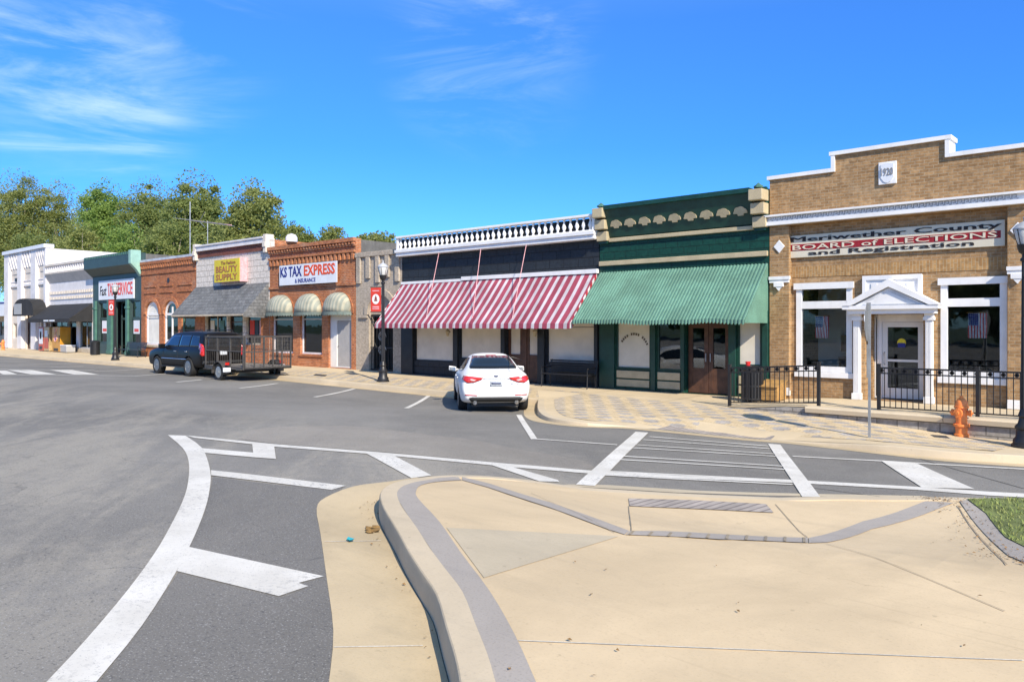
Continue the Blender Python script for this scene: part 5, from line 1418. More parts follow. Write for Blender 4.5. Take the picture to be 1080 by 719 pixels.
YFE = 18.58
def fence(name, Xa, Xb, posts, label):
    za = plat(Xa, YFE); zb_ = plat(Xb, YFE); h = 1.0
    rt = empty(name, ((Xa + Xb) / 2, YFE, (za + zb_) / 2), 0, label, 'fence', 'black metal fences along the raised walk')
    Z = lambda x: lerp(za, zb_, (x - Xa) / (Xb - Xa))
    for dz, t in ((h - .02, .018), (h - .14, .014), (.10, .014)):
        mb = MB(rt.location); w = .016
        mb.faces([(x, YFE + y, Z(x) + dz + q * t) for x in (Xa, Xb) for y in (-w, w) for q in (-1, 1)], [(0, 1, 3, 2), (4, 6, 7, 5), (0, 4, 5, 1), (1, 5, 7, 3), (3, 7, 6, 2), (2, 6, 4, 0)])
        mb.build('rail', M['black_iron'], rt)
    n = int((Xb - Xa) / .115)
    bars = MB(rt.location)
    for k in range(1, n):
        x = lerp(Xa, Xb, k / n); bars.box(x - .008, x + .008, YFE - .008, YFE + .008, Z(x) + .09, Z(x) + h - .02)
    bars.build('pickets', M['black_iron'], rt)
    for k in range(n):
        if k % 2: continue
        rg = MB(rt.location); x = lerp(Xa, Xb, (k + .5) / n); rg.lathe([(.022, -.012), (.045, -.012), (.045, .012), (.022, .012), (.022, -.012)], (x, YFE, Z(x) + h - .08), 10, 'y'); rg.build('ring', M['black_iron'], rt)
    for x in posts:
        mb = MB(rt.location); mb.box(x - .035, x + .035, YFE - .035, YFE + .035, plat(x, YFE) - .02, Z(x) + h + .05); mb.prism([(x - .04, YFE - .04, Z(x) + h + .051), (x + .04, YFE - .04, Z(x) + h + .051), (x + .04, YFE + .04, Z(x) + h + .051), (x - .04, YFE + .04, Z(x) + h + .051)], (0, 0, .02))
        mb.build('post', M['black_iron'], rt)
fence('metal_fence', FX(769.5, YFE), FX(863.5, YFE), (FX(769.5, YFE), FX(863.5, YFE)), 'short black picket fence in front of litter bin and wooden box')
fx = [FX(p, YFE) for p in (927, 1031)]
fence('metal_fence', fx[0], fx[1] + 2 * (fx[1] - fx[0]) * .98, (fx[0], fx[1], fx[1] + (fx[1] - fx[0]), fx[1] + 2 * (fx[1] - fx[0]) * .98), 'long black picket fence running above wall behind the orange hydrant')

# ------------------------------------------------------------------ street furniture
def at_ground(px, py, f=sw): 
    p = GP(px, py, 0, f); return Vector((p.x, p.y, f(p.x, p.y)))

# hydrant
p = at_ground(1014, 460); 
rt = empty('fire_hydrant', p, 0, 'weathered orange fire hydrant on the paved corner before the long fence', 'hydrant')
s = .80
mb = MB(); mb.lathe([(.0, -.02), (.15, -.02), (.15, .05), (.12, .06), (.12, .20), (.165, .205), (.165, .245), (.115, .25), (.112, .56), (.15, .565), (.15, .60), (.125, .605)], n=20)
b_ = mb.build('barrel', M['hydrant'], rt, smooth=True)
mb = MB(); mb.lathe([(.125, .604), (.125, .63), (.11, .70), (.075, .745), (.04, .76), (.04, .80), (.0, .802)], n=20); mb.build('bonnet', M['hydrant'], rt, smooth=True)
for k, (a, r_, l) in enumerate(((0, .06, .20), (math.pi, .06, .20), (-math.pi / 2 - .2, .085, .19))):
    d = Vector((math.cos(a), math.sin(a), 0)); z = .47
    mb = MB(); mb.tube([d * .09 + Vector((0, 0, z)), d * (l - .05) + Vector((0, 0, z)), d * (l - .049) + Vector((0, 0, z)), d * l + Vector((0, 0, z)), d * (l + .001) + Vector((0, 0, z)), d * (l + .03) + Vector((0, 0, z))], [r_ * .8, r_ * .8, r_ * 1.08, r_ * 1.08, r_ * .45, r_ * .4], 12); mb.build('nozzle', M['hydrant'], rt, smooth=True)
mb = MB()
for k in range(8):
    a = k * math.pi / 4; mb.lathe([(.014, .195), (.014, .255), (0, .256)], (.148 * math.cos(a), .148 * math.sin(a), 0), 6)
mb.build('flange_bolts', M['hydrant'], b_)
rt.scale = (.92, .92, 1.04)

# stop sign seen from its edge
p = at_ground(917, 461)
rt = empty('stop_sign', p, 0, 'stop sign on galvanised post turned edge on beside the crosswalk', 'sign')
H_ = 2.15 / 131 * 156 * 1.02
vd = Vector((p.x, p.y, 0)).normalized(); nb = Vector((vd.y, -vd.x, 0))       # normal lies across the line of sight
nb = (nb * -math.cos(.15) + vd * math.sin(.15)).normalized(); tn = Vector((-nb.y, nb.x, 0))
mb = MB(); mb.obox((0, 0, H_ / 2 - .1), nb * .022, tn * .03, (0, 0, H_ / 2 + .1)); mb.build('post', M['galv'], rt)
R8 = .40; zc = H_ - R8 * .93
def octa(off, r, th): 
    return [nb * off + tn * (r * math.cos(math.pi / 8 + k * math.pi / 4)) + Vector((0, 0, zc + r * math.sin(math.pi / 8 + k * math.pi / 4))) for k in range(8)]
sp = MB().prism(octa(.024, R8, 0), nb * .004).build('sign_plate', M['sign_back'], rt)
MB().prism(octa(.0285, R8, 0), nb * .002).build('white_rim', M['sign_white'], sp)
MB().prism(octa(.031, R8 - .02, 0), nb * .002).build('red_face', M['red'], sp)
cu = bpy.data.curves.new('t', 'FONT'); cu.body = 'STOP'; cu.extrude = .003; cu.align_x = 'CENTER'; cu.align_y = 'CENTER'; cu.size = .33; cu.offset = .008
ob = bpy.data.objects.new('t', cu); COL.objects.link(ob); me = bpy.data.meshes.new_from_object(ob.evaluated_get(bpy.context.evaluated_depsgraph_get())); bpy.data.objects.remove(ob)
me.materials.clear(); me.materials.append(M['sign_white']); me.transform(Matrix.LocRotScale(nb * .0335 + Vector((0, 0, zc)), Matrix((tn, (0, 0, 1), nb)).transposed().to_quaternion(), None))
o = bpy.data.objects.new('lettering', me); COL.objects.link(o); o.parent = sp
MB().obox(nb * .026 + Vector((0, 0, zc - R8 - .36)), nb * .003, tn * .15, (0, 0, .32)).build('lower_plate', M['sign_back'], rt)

# post top street lamps
def make_lamp(loc, label):
    rt = empty('street_lamp', loc, 0, label, 'street lamp', 'black post lamps along the kerb')
    mb = MB(); mb.lathe([(.0, -.02), (.23, -.02), (.23, .05), (.20, .08), (.20, .14), (.155, .20), (.15, .34), (.17, .36), (.17, .40), (.12, .46), (.095, .56), (.12, .60), (.10, .66), (.075, .74)], n=16); mb.build('base', M['black_iron'], rt, smooth=True)
    prof = []; n = 24
    mb = MB(); b0 = 0
    for r_, z in ((.072, .72), (.052, 3.55)):
        for k in range(n):
            a = 2 * math.pi * k / n; q = r_ * (1 if k % 2 else .86); mb.v.append((q * math.cos(a), q * math.sin(a), z))
    for k in range(n): mb.f.append((k, (k + 1) % n, n + (k + 1) % n, n + k)); mb.mi.append(0)
    mb.build('pole', M['black_iron'], rt)
    mb = MB(); mb.lathe([(.05, 3.54), (.08, 3.56), (.08, 3.60), (.05, 3.63), (.05, 3.68), (.10, 3.72), (.125, 3.80), (.14, 3.86), (.10, 3.88)], n=16); mb.build('collar', M['black_iron'], rt, smooth=True)
    mb = MB(); mb.lathe([(.11, 3.875), (.145, 3.98), (.185, 4.14), (.18, 4.155)], n=16); mb.build('lantern_glass', M['lamp_glass'], rt, smooth=True)
    mb = MB()
    for k in range(6):
        a = k * math.pi / 3; mb.tube([(.118 * math.cos(a), .118 * math.sin(a), 3.87), (.192 * math.cos(a), .192 * math.sin(a), 4.15)], .008, 5)
    mb.build('lantern_ribs', M['black_iron'], rt)
    mb = MB(); mb.lathe([(.205, 4.152), (.205, 4.175), (.15, 4.24), (.08, 4.29), (.03, 4.31), (.025, 4.36), (.035, 4.385), (0, 4.42)], n=16); mb.build('lantern_cap', mat('lamp_cap', (.42, .43, .45), .5), rt, smooth=True)
    return rt
M['lamp_glass'] = mat('lamp_glass', (.62, .62, .60), .25, .05)
lp = [at_ground(404, 402.5), at_ground(121.5, 379.8), at_ground(1081, 471.8)]
for q in lp[:2]: q.y = max(q.y, 17.35)
lamp = make_lamp(lp[0], 'black post lamp with red banner standing before the narrow grey shop')
def copy_tree(o, parent=None):
    c = o.copy(); COL.objects.link(c)
    if parent is not None: c.parent = parent
    for ch in list(o.children): copy_tree(ch, c)
    return c
l2 = copy_tree(lamp); l2.location = lp[1]; l2['label'] = 'black post lamp with red banner standing before the green post shop'
l3 = copy_tree(lamp); l3.location = lp[2]; l3['label'] = 'black post lamp with green side panel right of the orange hydrant'
M['emblem'] = mat('emblem_dark', (.25, .06, .04), .7)
def banner(lampo, side_dir, w, z0, z1, m, emblem=True):
    d = Vector(side_dir).normalized(); nrm = Vector((d.y, -d.x, 0))
    b = MB(); b.obox(d * (.09 + w / 2) + Vector((0, 0, (z0 + z1) / 2)), d * (w / 2), nrm * .006, (0, 0, (z1 - z0) / 2)); bn = b.build('banner', M[m], lampo)
    for z in (z0 - .015, z1 + .015): MB().tube([d * .03 + Vector((0, 0, z)), d * (.12 + w) + Vector((0, 0, z))], .014, 6).build('banner_arm', M['black_iron'], lampo)
    if emblem:
        c = d * (.09 + w / 2) + Vector((0, 0, lerp(z0, z1, .52)))
        for s in (-1, 1):
            q = MB(); q.prism([c + nrm * s * .0075 + d * (.36 * w * math.cos(a)) + Vector((0, 0, .42 * w * math.sin(a))) for a in [2 * math.pi * k / 20 for k in range(20)]], nrm * s * .002); e_ = q.build('white_disc', M['flag_white'], bn)
            for dx, dz, hw, hh in ((0, -.11, .16, .06), (0, .06, .11, .10), (0, .22, .05, .06)):
                q = MB(); q.obox(c + nrm * s * .0105 + d * (dx * w) + Vector((0, 0, dz * w)), d * (hw * w), nrm * .001, (0, 0, hh * w)); q.build('emblem', M['emblem'], bn)
            for zf in (.87, .12, .20):
                q = MB(); q.obox(d * (.09 + w / 2) + nrm * s * .0085 + Vector((0, 0, lerp(z0, z1, zf))), d * (w * .33), nrm * .001, (0, 0, .018)); q.build('printed_line', M['pink'], bn)
    return bn
for l_ in (lamp, l2): banner(l_, (-.95, -.3, 0), .44, 2.55, 3.42, 'red')
banner(l3, (.35, -.9, 0), .28, 2.55, 3.25, 'green_mid', False)

# litter bins
def make_bin(loc, label):
    rt = empty('litter_bin', loc, 0, label, 'litter bin', 'black slatted litter bins')
    mb = MB(); n = 22
    for k in range(n):
        a = 2 * math.pi * k / n; c, s_ = math.cos(a), math.sin(a); t = Vector((-s_, c, 0))
        mb.obox(Vector((c * .285, s_ * .285, .43)), Vector((c, s_, 0)) * .008, t * .028, (0, 0, .38))
    mb.build('slat_basket', M['black_iron'], rt)
    mb = MB(); mb.lathe([(.0, .03), (.26, .03), (.27, .80), (.25, .80), (.24, .1)], n=22); mb.build('liner', M['black_trim'], rt, smooth=True)
    mb = MB()
    for z in (.08, .42, .80): mb.lathe([(.275, z - .02), (.30, z - .02), (.30, z + .02), (.275, z + .02), (.275, z - .02)], n=22)
    mb.build('hoops', M['black_iron'], rt)
    mb = MB(); mb.lathe([(.30, .825), (.31, .86), (.24, .93), (.13, .965), (.125, .94), (.22, .9), (.27, .84)], n=22); mb.build('lid', M['black_iron'], rt, smooth=True)
    mb = MB()
    for k in range(3): a = k * 2.1; mb.box(.2 * math.cos(a) - .02, .2 * math.cos(a) + .02, .2 * math.sin(a) - .02, .2 * math.sin(a) + .02, 0, .04)
    mb.build('feet', M['black_iron'], rt)
    return rt
yb = 20.1
bx = FX(793.5, yb); bz = plat(bx, yb) if bx > PX0 else sw(bx, yb)
bin_ = make_bin((bx, yb, bz + .006), 'black slatted litter bin behind the short fence with red cup on lid')
b2 = copy_tree(bin_); xx = FX(100.3, 20.0); b2.location = (xx, 20.0, sw(xx, 20.0)); b2['label'] = 'black slatted litter bin before the green shop post at left'
mb = MB((bx, yb, bz + .97)); mb.lathe([(.0, bz + .966), (.05, bz + .966), (.075, bz + 1.08), (.07, bz + 1.08), (.04, bz + .99)], (bx - .1, yb - .05, 0), 14)
c_ = mb.build('paper_cup', mat('cup_red', (.75, .03, .03), .5), None); c_.location = (bx, yb, bz + .97)
tag(c_, 'small red cup standing on the lid of the litter bin', 'cup')

# wooden box with sloping lid
xa, xb = FX(803.5, 20.3), FX(824, 20.3); zz = plat((xa + xb) / 2, 20.3) + .006
rt = empty('wooden_box', ((xa + xb) / 2, 20.3, zz), 0, 'small tan wooden box with sloping lid beside the fenced litter bin', 'box')
mb = MB(rt.location)
for k in range(3): mb.box(xa, xb, 20.02, 20.05, zz + .04 + k * .115, zz + .148 + k * .115)
mb.prism([(xa, 20.052, zz + .04), (xa, 20.052, zz + .385), (xa, 20.6, zz + .50), (xa, 20.6, zz + .04)], (.03, 0, 0)); mb.prism([(xb - .03, 20.052, zz + .04), (xb - .03, 20.052, zz + .385), (xb - .03, 20.6, zz + .50), (xb - .03, 20.6, zz + .04)], (.03, 0, 0)); mb.box(xa, xb, 20.6, 20.63, zz + .04, zz + .5)
mb.build('box_boards', M['bench_wood'], rt)
MB(rt.location).prism([(xa - .03, 19.97, zz + .385), (xa - .03, 20.66, zz + .53), (xa - .03, 20.66, zz + .56), (xa - .03, 19.97, zz + .415)], (xb - xa + .06, 0, 0)).build('lid', M['bench_wood'], rt, bevel=.005)
for x in (xa + .03, xb - .08):
    mb = MB(rt.location); mb.box(x, x + .05, 20.06, 20.11, zz, zz + .04); mb.box(x, x + .05, 20.5, 20.55, zz, zz + .04); mb.build('skid', M['wood_dark'], rt)

# benches
def bench(loc, L, m, label, name='bench'):
    rt = empty(name, loc, 0, label, 'bench', 'dark metal benches against shop fronts')
    st = MB()
    for k in range(6): st.box(-L / 2, L / 2, -.22 + k * .075, -.22 + k * .075 + .055, .42, .45)
    st.build('seat', m, rt)
    bk = MB()
    for k in range(6): z = .50 + k * .068; y = .235 + k * .018; bk.box(-L / 2, L / 2, y, y + .025, z, z + .05)
    bk.build('backrest', m, rt)
    for x in (-L / 2 + .06, L / 2 - .06):
        mb = MB(); mb.tube([(x, -.22, 0), (x, -.2, .40), (x, .22, .40), (x, .36, .90)], .022, 6); mb.tube([(x, .26, 0), (x, .24, .40)], .022, 6); mb.tube([(x, -.2, .40), (x, -.2, .64), (x, .28, .66)], .018, 6); mb.build('side_frame', M['black_iron'], rt)
    return rt
xa, xb = FX(571, 20.3), FX(622, 20.3)
bench(((xa + xb) / 2, 20.45, sw((xa + xb) / 2, 20.4) + .01), xb - xa, M['black_iron'], 'black slatted bench under the papered window of the black shop')
xa, xb = FX(127, 20.2), FX(147.5, 20.2)
bench(((xa + xb) / 2, 20.3, sw((xa + xb) / 2, 20.2) + .01), xb - xa, mat('bench_navy', (.025, .04, .07), .5), 'dark blue slatted bench at the front of the green post shop')

# vending machines
def vending(pa, pb, body, label, arts, ztop=342.3):
    Y = 20.15; xa, xb = FX(pa, Y), FX(pb, Y); zz = sw(xa, Y) + .01; z1 = zz + 1.83
    rt = empty('vending_machine', ((xa + xb) / 2, Y, zz), 0, label, 'vending machine', 'vending machines outside the white shop')
    MB(rt.location).box(xa, xb, Y, Y + .72, zz + .04, z1).build('cabinet', M[body], rt, bevel=.02)
    MB(rt.location).box(xa + .02, xb - .02, Y + .04, Y + .68, zz, zz + .04).build('plinth', M['black_iron'], rt)
    for nm, m_, u0, u1, v0, v1 in arts:
        MB(rt.location).box(lerp(xa, xb, u0), lerp(xa, xb, u1), Y - .012, Y - .001, lerp(zz, z1, v0), lerp(zz, z1, v1)).build(nm, M[m_], rt)
    return rt, xa, xb, zz, z1, Y
M['vend_orange'] = mat('vend_orange', (.60, .28, .02), .35, .1); M['vend_red'] = mat('vend_red', (.52, .08, .04), .35, .15); M['vend_tan'] = mat('vend_tan', (.52, .36, .17), .35, .15)
vending(40.8, 45.9, 'vend_red', 'red and white vending machine leftmost of the three by the white shop', [('front_panel', 'sign_white', .1, .85, .30, .92), ('front_art', 'vend_red', .3, .6, .5, .8), ('coin_panel', 'black_iron', .87, .97, .4, .7), ('delivery_flap', 'black_iron', .15, .7, .08, .2)])
vending(46.3, 51.8, 'vend_tan', 'tan and red vending machine between the red one and the orange one', [('front_panel', 'vend_red', .1, .82, .12, .55), ('front_art', 'sign_white', .2, .7, .60, .85), ('coin_panel', 'black_iron', .86, .97, .4, .7)])
rt, xa, xb, zz, z1, Y = vending(55, 63.2, 'vend_orange', 'bright orange vending machine with pale swirl beside the shop door', [('delivery_flap', 'black_iron', .2, .75, .05, .15), ('coin_panel', 'black_iron', .86, .97, .42, .66)])
cx, cz = lerp(xa, xb, .45), lerp(zz, z1, .52)
mb = MB(rt.location); mb.tube([(cx + .33 * math.cos(t) * (1 - t / 12), Y - .006, cz + .30 * math.sin(t) * (1 - t / 12)) for t in frange(0, 7, .3)], .035, 5); mb.build('swirl_art', M['pink'], rt)
mb = MB(rt.location); mb.prism([(cx + .2 * math.cos(t), Y - .014, cz + .1 * math.sin(t)) for t in [2 * math.pi * k / 16 for k in range(16)]], (0, .012, 0)); mb.build('oval_art', M['navy'], rt)
for dx in (-.16, .22): MB(rt.location).tube([(cx + dx, Y - .006, lerp(zz, z1, .70)), (cx + dx * .5, Y - .006, lerp(zz, z1, .82)), (cx + dx * 1.2, Y - .006, lerp(zz, z1, .94))], .03, 5).build('streak_art', M['pink'], rt)
xa, xb = FX(65, 20.2), FX(71.5, 20.2); zz = sw(xa, 20.2)
rt = empty('ice_chest', ((xa + xb) / 2, 20.2, zz), 0, 'low grey chest on the sidewalk right of orange vending machine', 'chest')
MB(rt.location).box(xa, xb, 20.1, 20.7, zz + .04, zz + .48).build('body', M['door_grey'], rt, bevel=.02); MB(rt.location).box(xa - .02, xb + .02, 20.08, 20.72, zz + .482, zz + .55).build('lid', M['sign_white'], rt, bevel=.015)
MB(rt.location).box(xa + .05, xb - .05, 20.14, 20.66, zz, zz + .04).build('plinth', M['black_iron'], rt)
# small orange hydrant far left
q = at_ground(3.2, 373.6); hy = bpy.data.objects['fire_hydrant']
h2 = copy_tree(hy); h2.location = (FX(3.2, 19.2), 19.2, sw(FX(3.2, 19.2), 19.2)); h2['label'] = 'small distant orange hydrant at the far left by the tall white building'
for h in (hy, h2): h['group'] = 'orange fire hydrants'
# roof aerial
Ya = 27.0
xm = FX(200.5, Ya); rt = empty('roof_aerial', (xm, Ya, FZ(200, 268, Ya)), 0, 'tall thin television aerial on two masts above the brick roofs', 'aerial')
x2 = FX(219, Ya)
MB(rt.location).tube([(xm, Ya, FZ(200, 275, Ya)), (xm, Ya, FZ(200, 213, Ya))], .035, 6).build('mast', M['galv'], rt)
MB(rt.location).tube([(x2, Ya, FZ(219, 272, Ya)), (x2, Ya, FZ(219, 233, Ya))], .03, 6).build('mast', M['galv'], rt)
A = Vector((FX(195, Ya), Ya, FZ(195, 231.5, Ya))); B = Vector((FX(244, Ya), Ya, FZ(244, 237.5, Ya)))
MB(rt.location).tube([A, B], .035, 6).build('boom', M['pink'], rt)
mb = MB(rt.location)
for k in range(9): c = A.lerp(B, (k + .5) / 9); l = .9 - .05 * k; mb.tube([c + Vector((-.1, -l, .05)), c + Vector((-.1, l, -.05))], .018, 5)
c = A.lerp(B, .33); mb.tube([c, c + Vector((.8, 0, .6))], .02, 5); mb.tube([c, c + Vector((.8, 0, -.5))], .02, 5)
mb.build('elements', M['galv'], rt)
# small litter on the gutter pan
for (pxx, pyy), m_, lab, sz in (((370, 572), 'litter_teal', 'crushed teal wrapper lying on the tan gutter pan', .05), ((393, 560), 'litter_leaf', 'small clump of dry leaves against the plaza kerb', .055)):
    M.setdefault('litter_teal', mat('litter_teal', (.05, .45, .50), .4)); M.setdefault('litter_leaf', mat('litter_leaf', (.28, .17, .06), .9))
    q = at_ground(pxx, pyy, g); rn = random.Random(pxx); o_ = None
    mb = MB(q)
    n = 7
    for k in range(n if 'leaf' in m_ else 1):
        base = q + Vector((rn.gauss(0, .035), rn.gauss(0, .035), .012)) if 'leaf' in m_ else q + Vector((0, 0, .012))
        pts = [base + Vector((math.cos(a) * sz * rn.uniform(.5, 1.2), math.sin(a) * sz * rn.uniform(.4, .9), rn.uniform(0, .03))) for a in [2 * math.pi * j / 7 for j in range(7)]]
        for j in range(7): mb.face([base + Vector((0, 0, .022)), pts[j], pts[(j + 1) % 7]])
        mb.face([p - Vector((0, 0, .006)) for p in pts])
    o_ = mb.build('litter' if 'teal' in m_ else 'leaf_clump', M[m_], None); o_.location = q; tag(o_, lab, 'litter')
# ------------------------------------------------------------------ vehicles
def car_body(stations, wheels, wr, ww, W_):
    """closed smooth body; stations: (x, [half ring of (y, z)])"""
    n = len(stations[0][1]); ring_n = 2 * n - 2; vs = []; fs = []
    for x, half in stations:
        full = list(half) + [(-y, z) for y, z in half[-2:0:-1]]
        vs += [(x, y, z) for y, z in full]
    for i in range(len(stations) - 1):
        for j in range(ring_n):
            fs.append((i * ring_n + j, i * ring_n + (j + 1) % ring_n, (i + 1) * ring_n + (j + 1) % ring_n, (i + 1) * ring_n + j))
    for i, flip in ((0, False), (len(stations) - 1, True)):
        b = i * ring_n
        for j in range(n - 1):
            l = lambda k: b + (ring_n - k) % ring_n
            q = [b + j, b + j + 1, l(j + 1), l(j)]
            q = list(dict.fromkeys(q))
            fs.append(tuple(q if not flip else q[::-1]))
    me = bpy.data.meshes.new('body'); me.from_pydata(vs, [], fs)
    bm = bmesh.new(); bm.from_mesh(me); bmesh.ops.recalc_face_normals(bm, faces=bm.faces); bm.to_mesh(me); bm.free()
    ob = bpy.data.objects.new('tmp', me); COL.objects.link(ob)
    m = ob.modifiers.new('s', 'SUBSURF'); m.levels = 2; m.render_levels = 2
    dg = bpy.context.evaluated_depsgraph_get(); dg.update()
    sm_me = bpy.data.meshes.new_from_object(ob.evaluated_get(dg))
    bv = BVHTree.FromPolygons([v.co for v in sm_me.vertices], [p.vertices for p in sm_me.polygons])
    cut = []
    for x in wheels:
        for s in (-1, 1):
            mb = MB(); mb.lathe([(wr, s * (W_ - ww)), (wr, s * (W_ + .4))], (x, 0, wr * .92), 28, 'y')
            c = mb.build('cut', []); cut.append(c); c.hide_render = True
            bo = ob.modifiers.new('b', 'BOOLEAN'); bo.object = c; bo.operation = 'DIFFERENCE'; bo.solver = 'EXACT'
    dg = bpy.context.evaluated_depsgraph_get(); dg.update()
    out = bpy.data.meshes.new_from_object(ob.evaluated_get(dg))
    for c in cut: bpy.data.objects.remove(c)
    bpy.data.objects.remove(ob)
    return out, bv

def on_body(bv, outl, axis, start, sgn, off, step=.06):
    """patch whose outline is given in a side or end view, laid onto the body; returns verts, faces"""
    b = densify([Vector(p) for p in outl], step); n = len(b); pts = list(b)
    x0 = min(p.x for p in b); x1 = max(p.x for p in b); y0 = min(p.y for p in b); y1 = max(p.y for p in b)
    for i in range(1, int((x1 - x0) / step) + 1):
        for j in range(1, int((y1 - y0) / step) + 1):
            q = Vector((x0 + i * step, y0 + j * step))
            if inside(q, b) and min((q - r_).length_squared for r_ in b) > (step * .35) ** 2: pts.append(q)
    r_ = geometry.delaunay_2d_cdt(pts, [], [list(range(n))], 1, 1e-5)
    vs = []; last = None
    for p in r_[0]:
        if axis == 'y': o_ = Vector((p.x, start, p.y)); d = Vector((0, sgn, 0))
        else: o_ = Vector((start, p.x, p.y)); d = Vector((sgn, 0, 0))
        h = bv.ray_cast(o_, d)
        if h[0] is None: vs.append(last or tuple(o_)); continue
        nn = h[1] if h[1].dot(d) < 0 else -h[1]
        last = tuple(h[0] + nn * off); vs.append(last)
    return vs, [tuple(t) for t in r_[2]]

def patch(root, bv, name, outl, axis, start, sgn, m, off=.006, parent=None, thick=.012, step=.06):
    vs, fs = on_body(bv, outl, axis, start, sgn, off, step)
    mb = MB(); mb.faces(vs, fs); o = mb.build(name, m, parent or root, smooth=True)
    so = o.modifiers.new('solid', 'SOLIDIFY'); so.thickness = thick; so.offset = 0
    return o

def wheel(root, x, y, r_, w, s, rim_m, spokes=5):
    mb = MB(); k = w / 2
    mb.lathe([(r_ * .66, y - k), (r_ * .94, y - k), (r_, y - k * .75), (r_, y + k * .75), (r_ * .94, y + k), (r_ * .66, y + k), (r_ * .66, y - k)], (x, 0, r_), 28, 'y')
    wh = mb.build('wheel', M['tyre'], root, smooth=True)
    yo = y + s * k * .82; mb = MB()
    mb.lathe([(r_ * .665, yo + s * .02), (r_ * .58, yo + s * .025), (r_ * .56, yo - s * .05), (0.0, yo - s * .05)], (x, 0, r_), 28, 'y')
    for q in range(spokes):
        a = 2 * math.pi * q / spokes + .3; d = Vector((math.cos(a), 0, math.sin(a))); t = Vector((-d.z, 0, d.x)); c = Vector((x, yo, r_))
        mb.prism([c + d * .03 + t * .03, c + d * r_ * .60 + t * .045, c + d * r_ * .60 - t * .045, c + d * .03 - t * .03], (0, s * .018, 0))
    mb.lathe([(.07, yo - .01 * s), (.07, yo + s * .03), (0, yo + s * .032)], (x, 0, r_), 12, 'y')
    mb.build('rim', rim_m, wh)
    return wh

M['tyre'] = mat('tyre', (.018, .018, .018), .85, .2, 6, obj=True); M['alloy'] = mat('alloy', (.30, .31, .33), .35, .05, 3, metal=.7, obj=True)
M['car_white'] = mat('car_white', (.78, .78, .78), .38, .02, 2, spec=.25, coat=0, fine=False, obj=True); M['car_black'] = mat('car_black', (.007, .006, .006), .35, .1, 2, spec=.22, coat=.05, fine=False, obj=True)
M['car_glass'] = mat('car_glass', (.010, .012, .015), .05, .05, 2, spec=.6, fine=False, coat=.3, obj=True); M['car_trim'] = mat('car_trim', (.02, .02, .02), .6, .1, obj=True)
M['seam'] = mat('car_seam', (.03, .03, .03), .8); M['seam_w'] = mat('car_seam_grey', (.28, .28, .28), .8)
M['tail'] = mat('tail_red', (.55, .02, .015), .15, .08, 5, coat=1, obj=True); M['tail_pale'] = mat('tail_pale', (.78, .45, .42), .15, .08, 5, coat=1, obj=True)
M['chrome'] = mat('chrome', (.7, .7, .72), .15, .03, 2, metal=1, fine=False, obj=True); M['plate'] = mat('number_plate', (.55, .58, .62), .5, .2, 22, obj=True)
M['plate_print'] = mat('plate_print', (.12, .14, .22), .6)

def half(zb, ws, zs, wm, zm, wsh, zsh, wg, zg, wr_, zr, zt):
    return [(0, zb), (ws * .93, zb), (ws, zs), (wm, zm), (wsh, zsh), (wg, zg), (wr_, zr), (wr_ * .6, zt - .012), (0, zt)]

# white sedan in the angled stall
A = GP(428.5, 430.7); B = GP(452, 417.6); stall = math.atan2((B - A).y, (B - A).x)
c_ = GP(519.5, 431.8); vray = math.atan2(c_.y, c_.x)
hd = vray + math.radians(5)
St = [(0.0, half(.40, .66, .48, .78, .62, .72, .86, .60, .96, .48, .985, .99)), (.03, half(.34, .74, .42, .84, .62, .78, .90, .66, 1.0, .52, 1.02, 1.03)),
      (.14, half(.28, .82, .36, .90, .62, .85, .92, .72, 1.005, .56, 1.04, 1.055)), (.45, half(.22, .86, .32, .925, .64, .88, .94, .74, 1.03, .60, 1.06, 1.075)),
      (.85, half(.20, .87, .30, .93, .66, .89, .95, .76, 1.05, .64, 1.09, 1.115)), (1.5, half(.19, .87, .29, .93, .66, .90, .94, .76, 1.02, .58, 1.365, 1.425)),
      (2.1, half(.19, .87, .29, .93, .66, .90, .92, .78, .99, .585, 1.415, 1.475)), (2.8, half(.19, .87, .29, .93, .65, .90, .90, .78, .97, .58, 1.385, 1.45)),
      (3.55, half(.19, .87, .29, .92, .63, .88, .87, .76, .94, .62, 1.0, 1.04)), (4.2, half(.20, .85, .29, .90, .60, .85, .80, .72, .87, .55, .90, .92)), (4.65, half(.22, .78, .30, .84, .56, .76, .70, .64, .75, .5, .77, .79)), (4.84, half(.30, .55, .36, .62, .50, .58, .60, .45, .66, .35, .68, .69))]
me, bv = car_body(St, (1.02, 3.80), .37, .26, .93)
rt = empty('parked_car', (0, 0, 0), 0, 'white four door sedan parked nose in before the striped awning', 'car', 'vehicles parked along the kerb')
me.materials.clear(); me.materials.append(M['car_white']); me.polygons.foreach_set('use_smooth', [True] * len(me.polygons)); me.set_sharp_from_angle(angle=math.radians(35))
me.polygons.foreach_set('material_index', [0] * len(me.polygons))
bd = bpy.data.objects.new('body', me); COL.objects.link(bd); bd.parent = rt
rw_ = [(-.60, 1.10), (.60, 1.10), (.62, 1.13), (.50, 1.375), (.40, 1.392), (-.40, 1.392), (-.50, 1.375), (-.62, 1.13)]
patch(rt, bv, 'rear_window', rw_, 'x', -1, 1, M['car_glass'])
patch(rt, bv, 'rear_window_seal', [(-.54, 1.402), (.54, 1.402), (.50, 1.38), (-.50, 1.38)], 'x', -1, 1, M['seam_w'], off=.004, parent=bd, thick=.004)
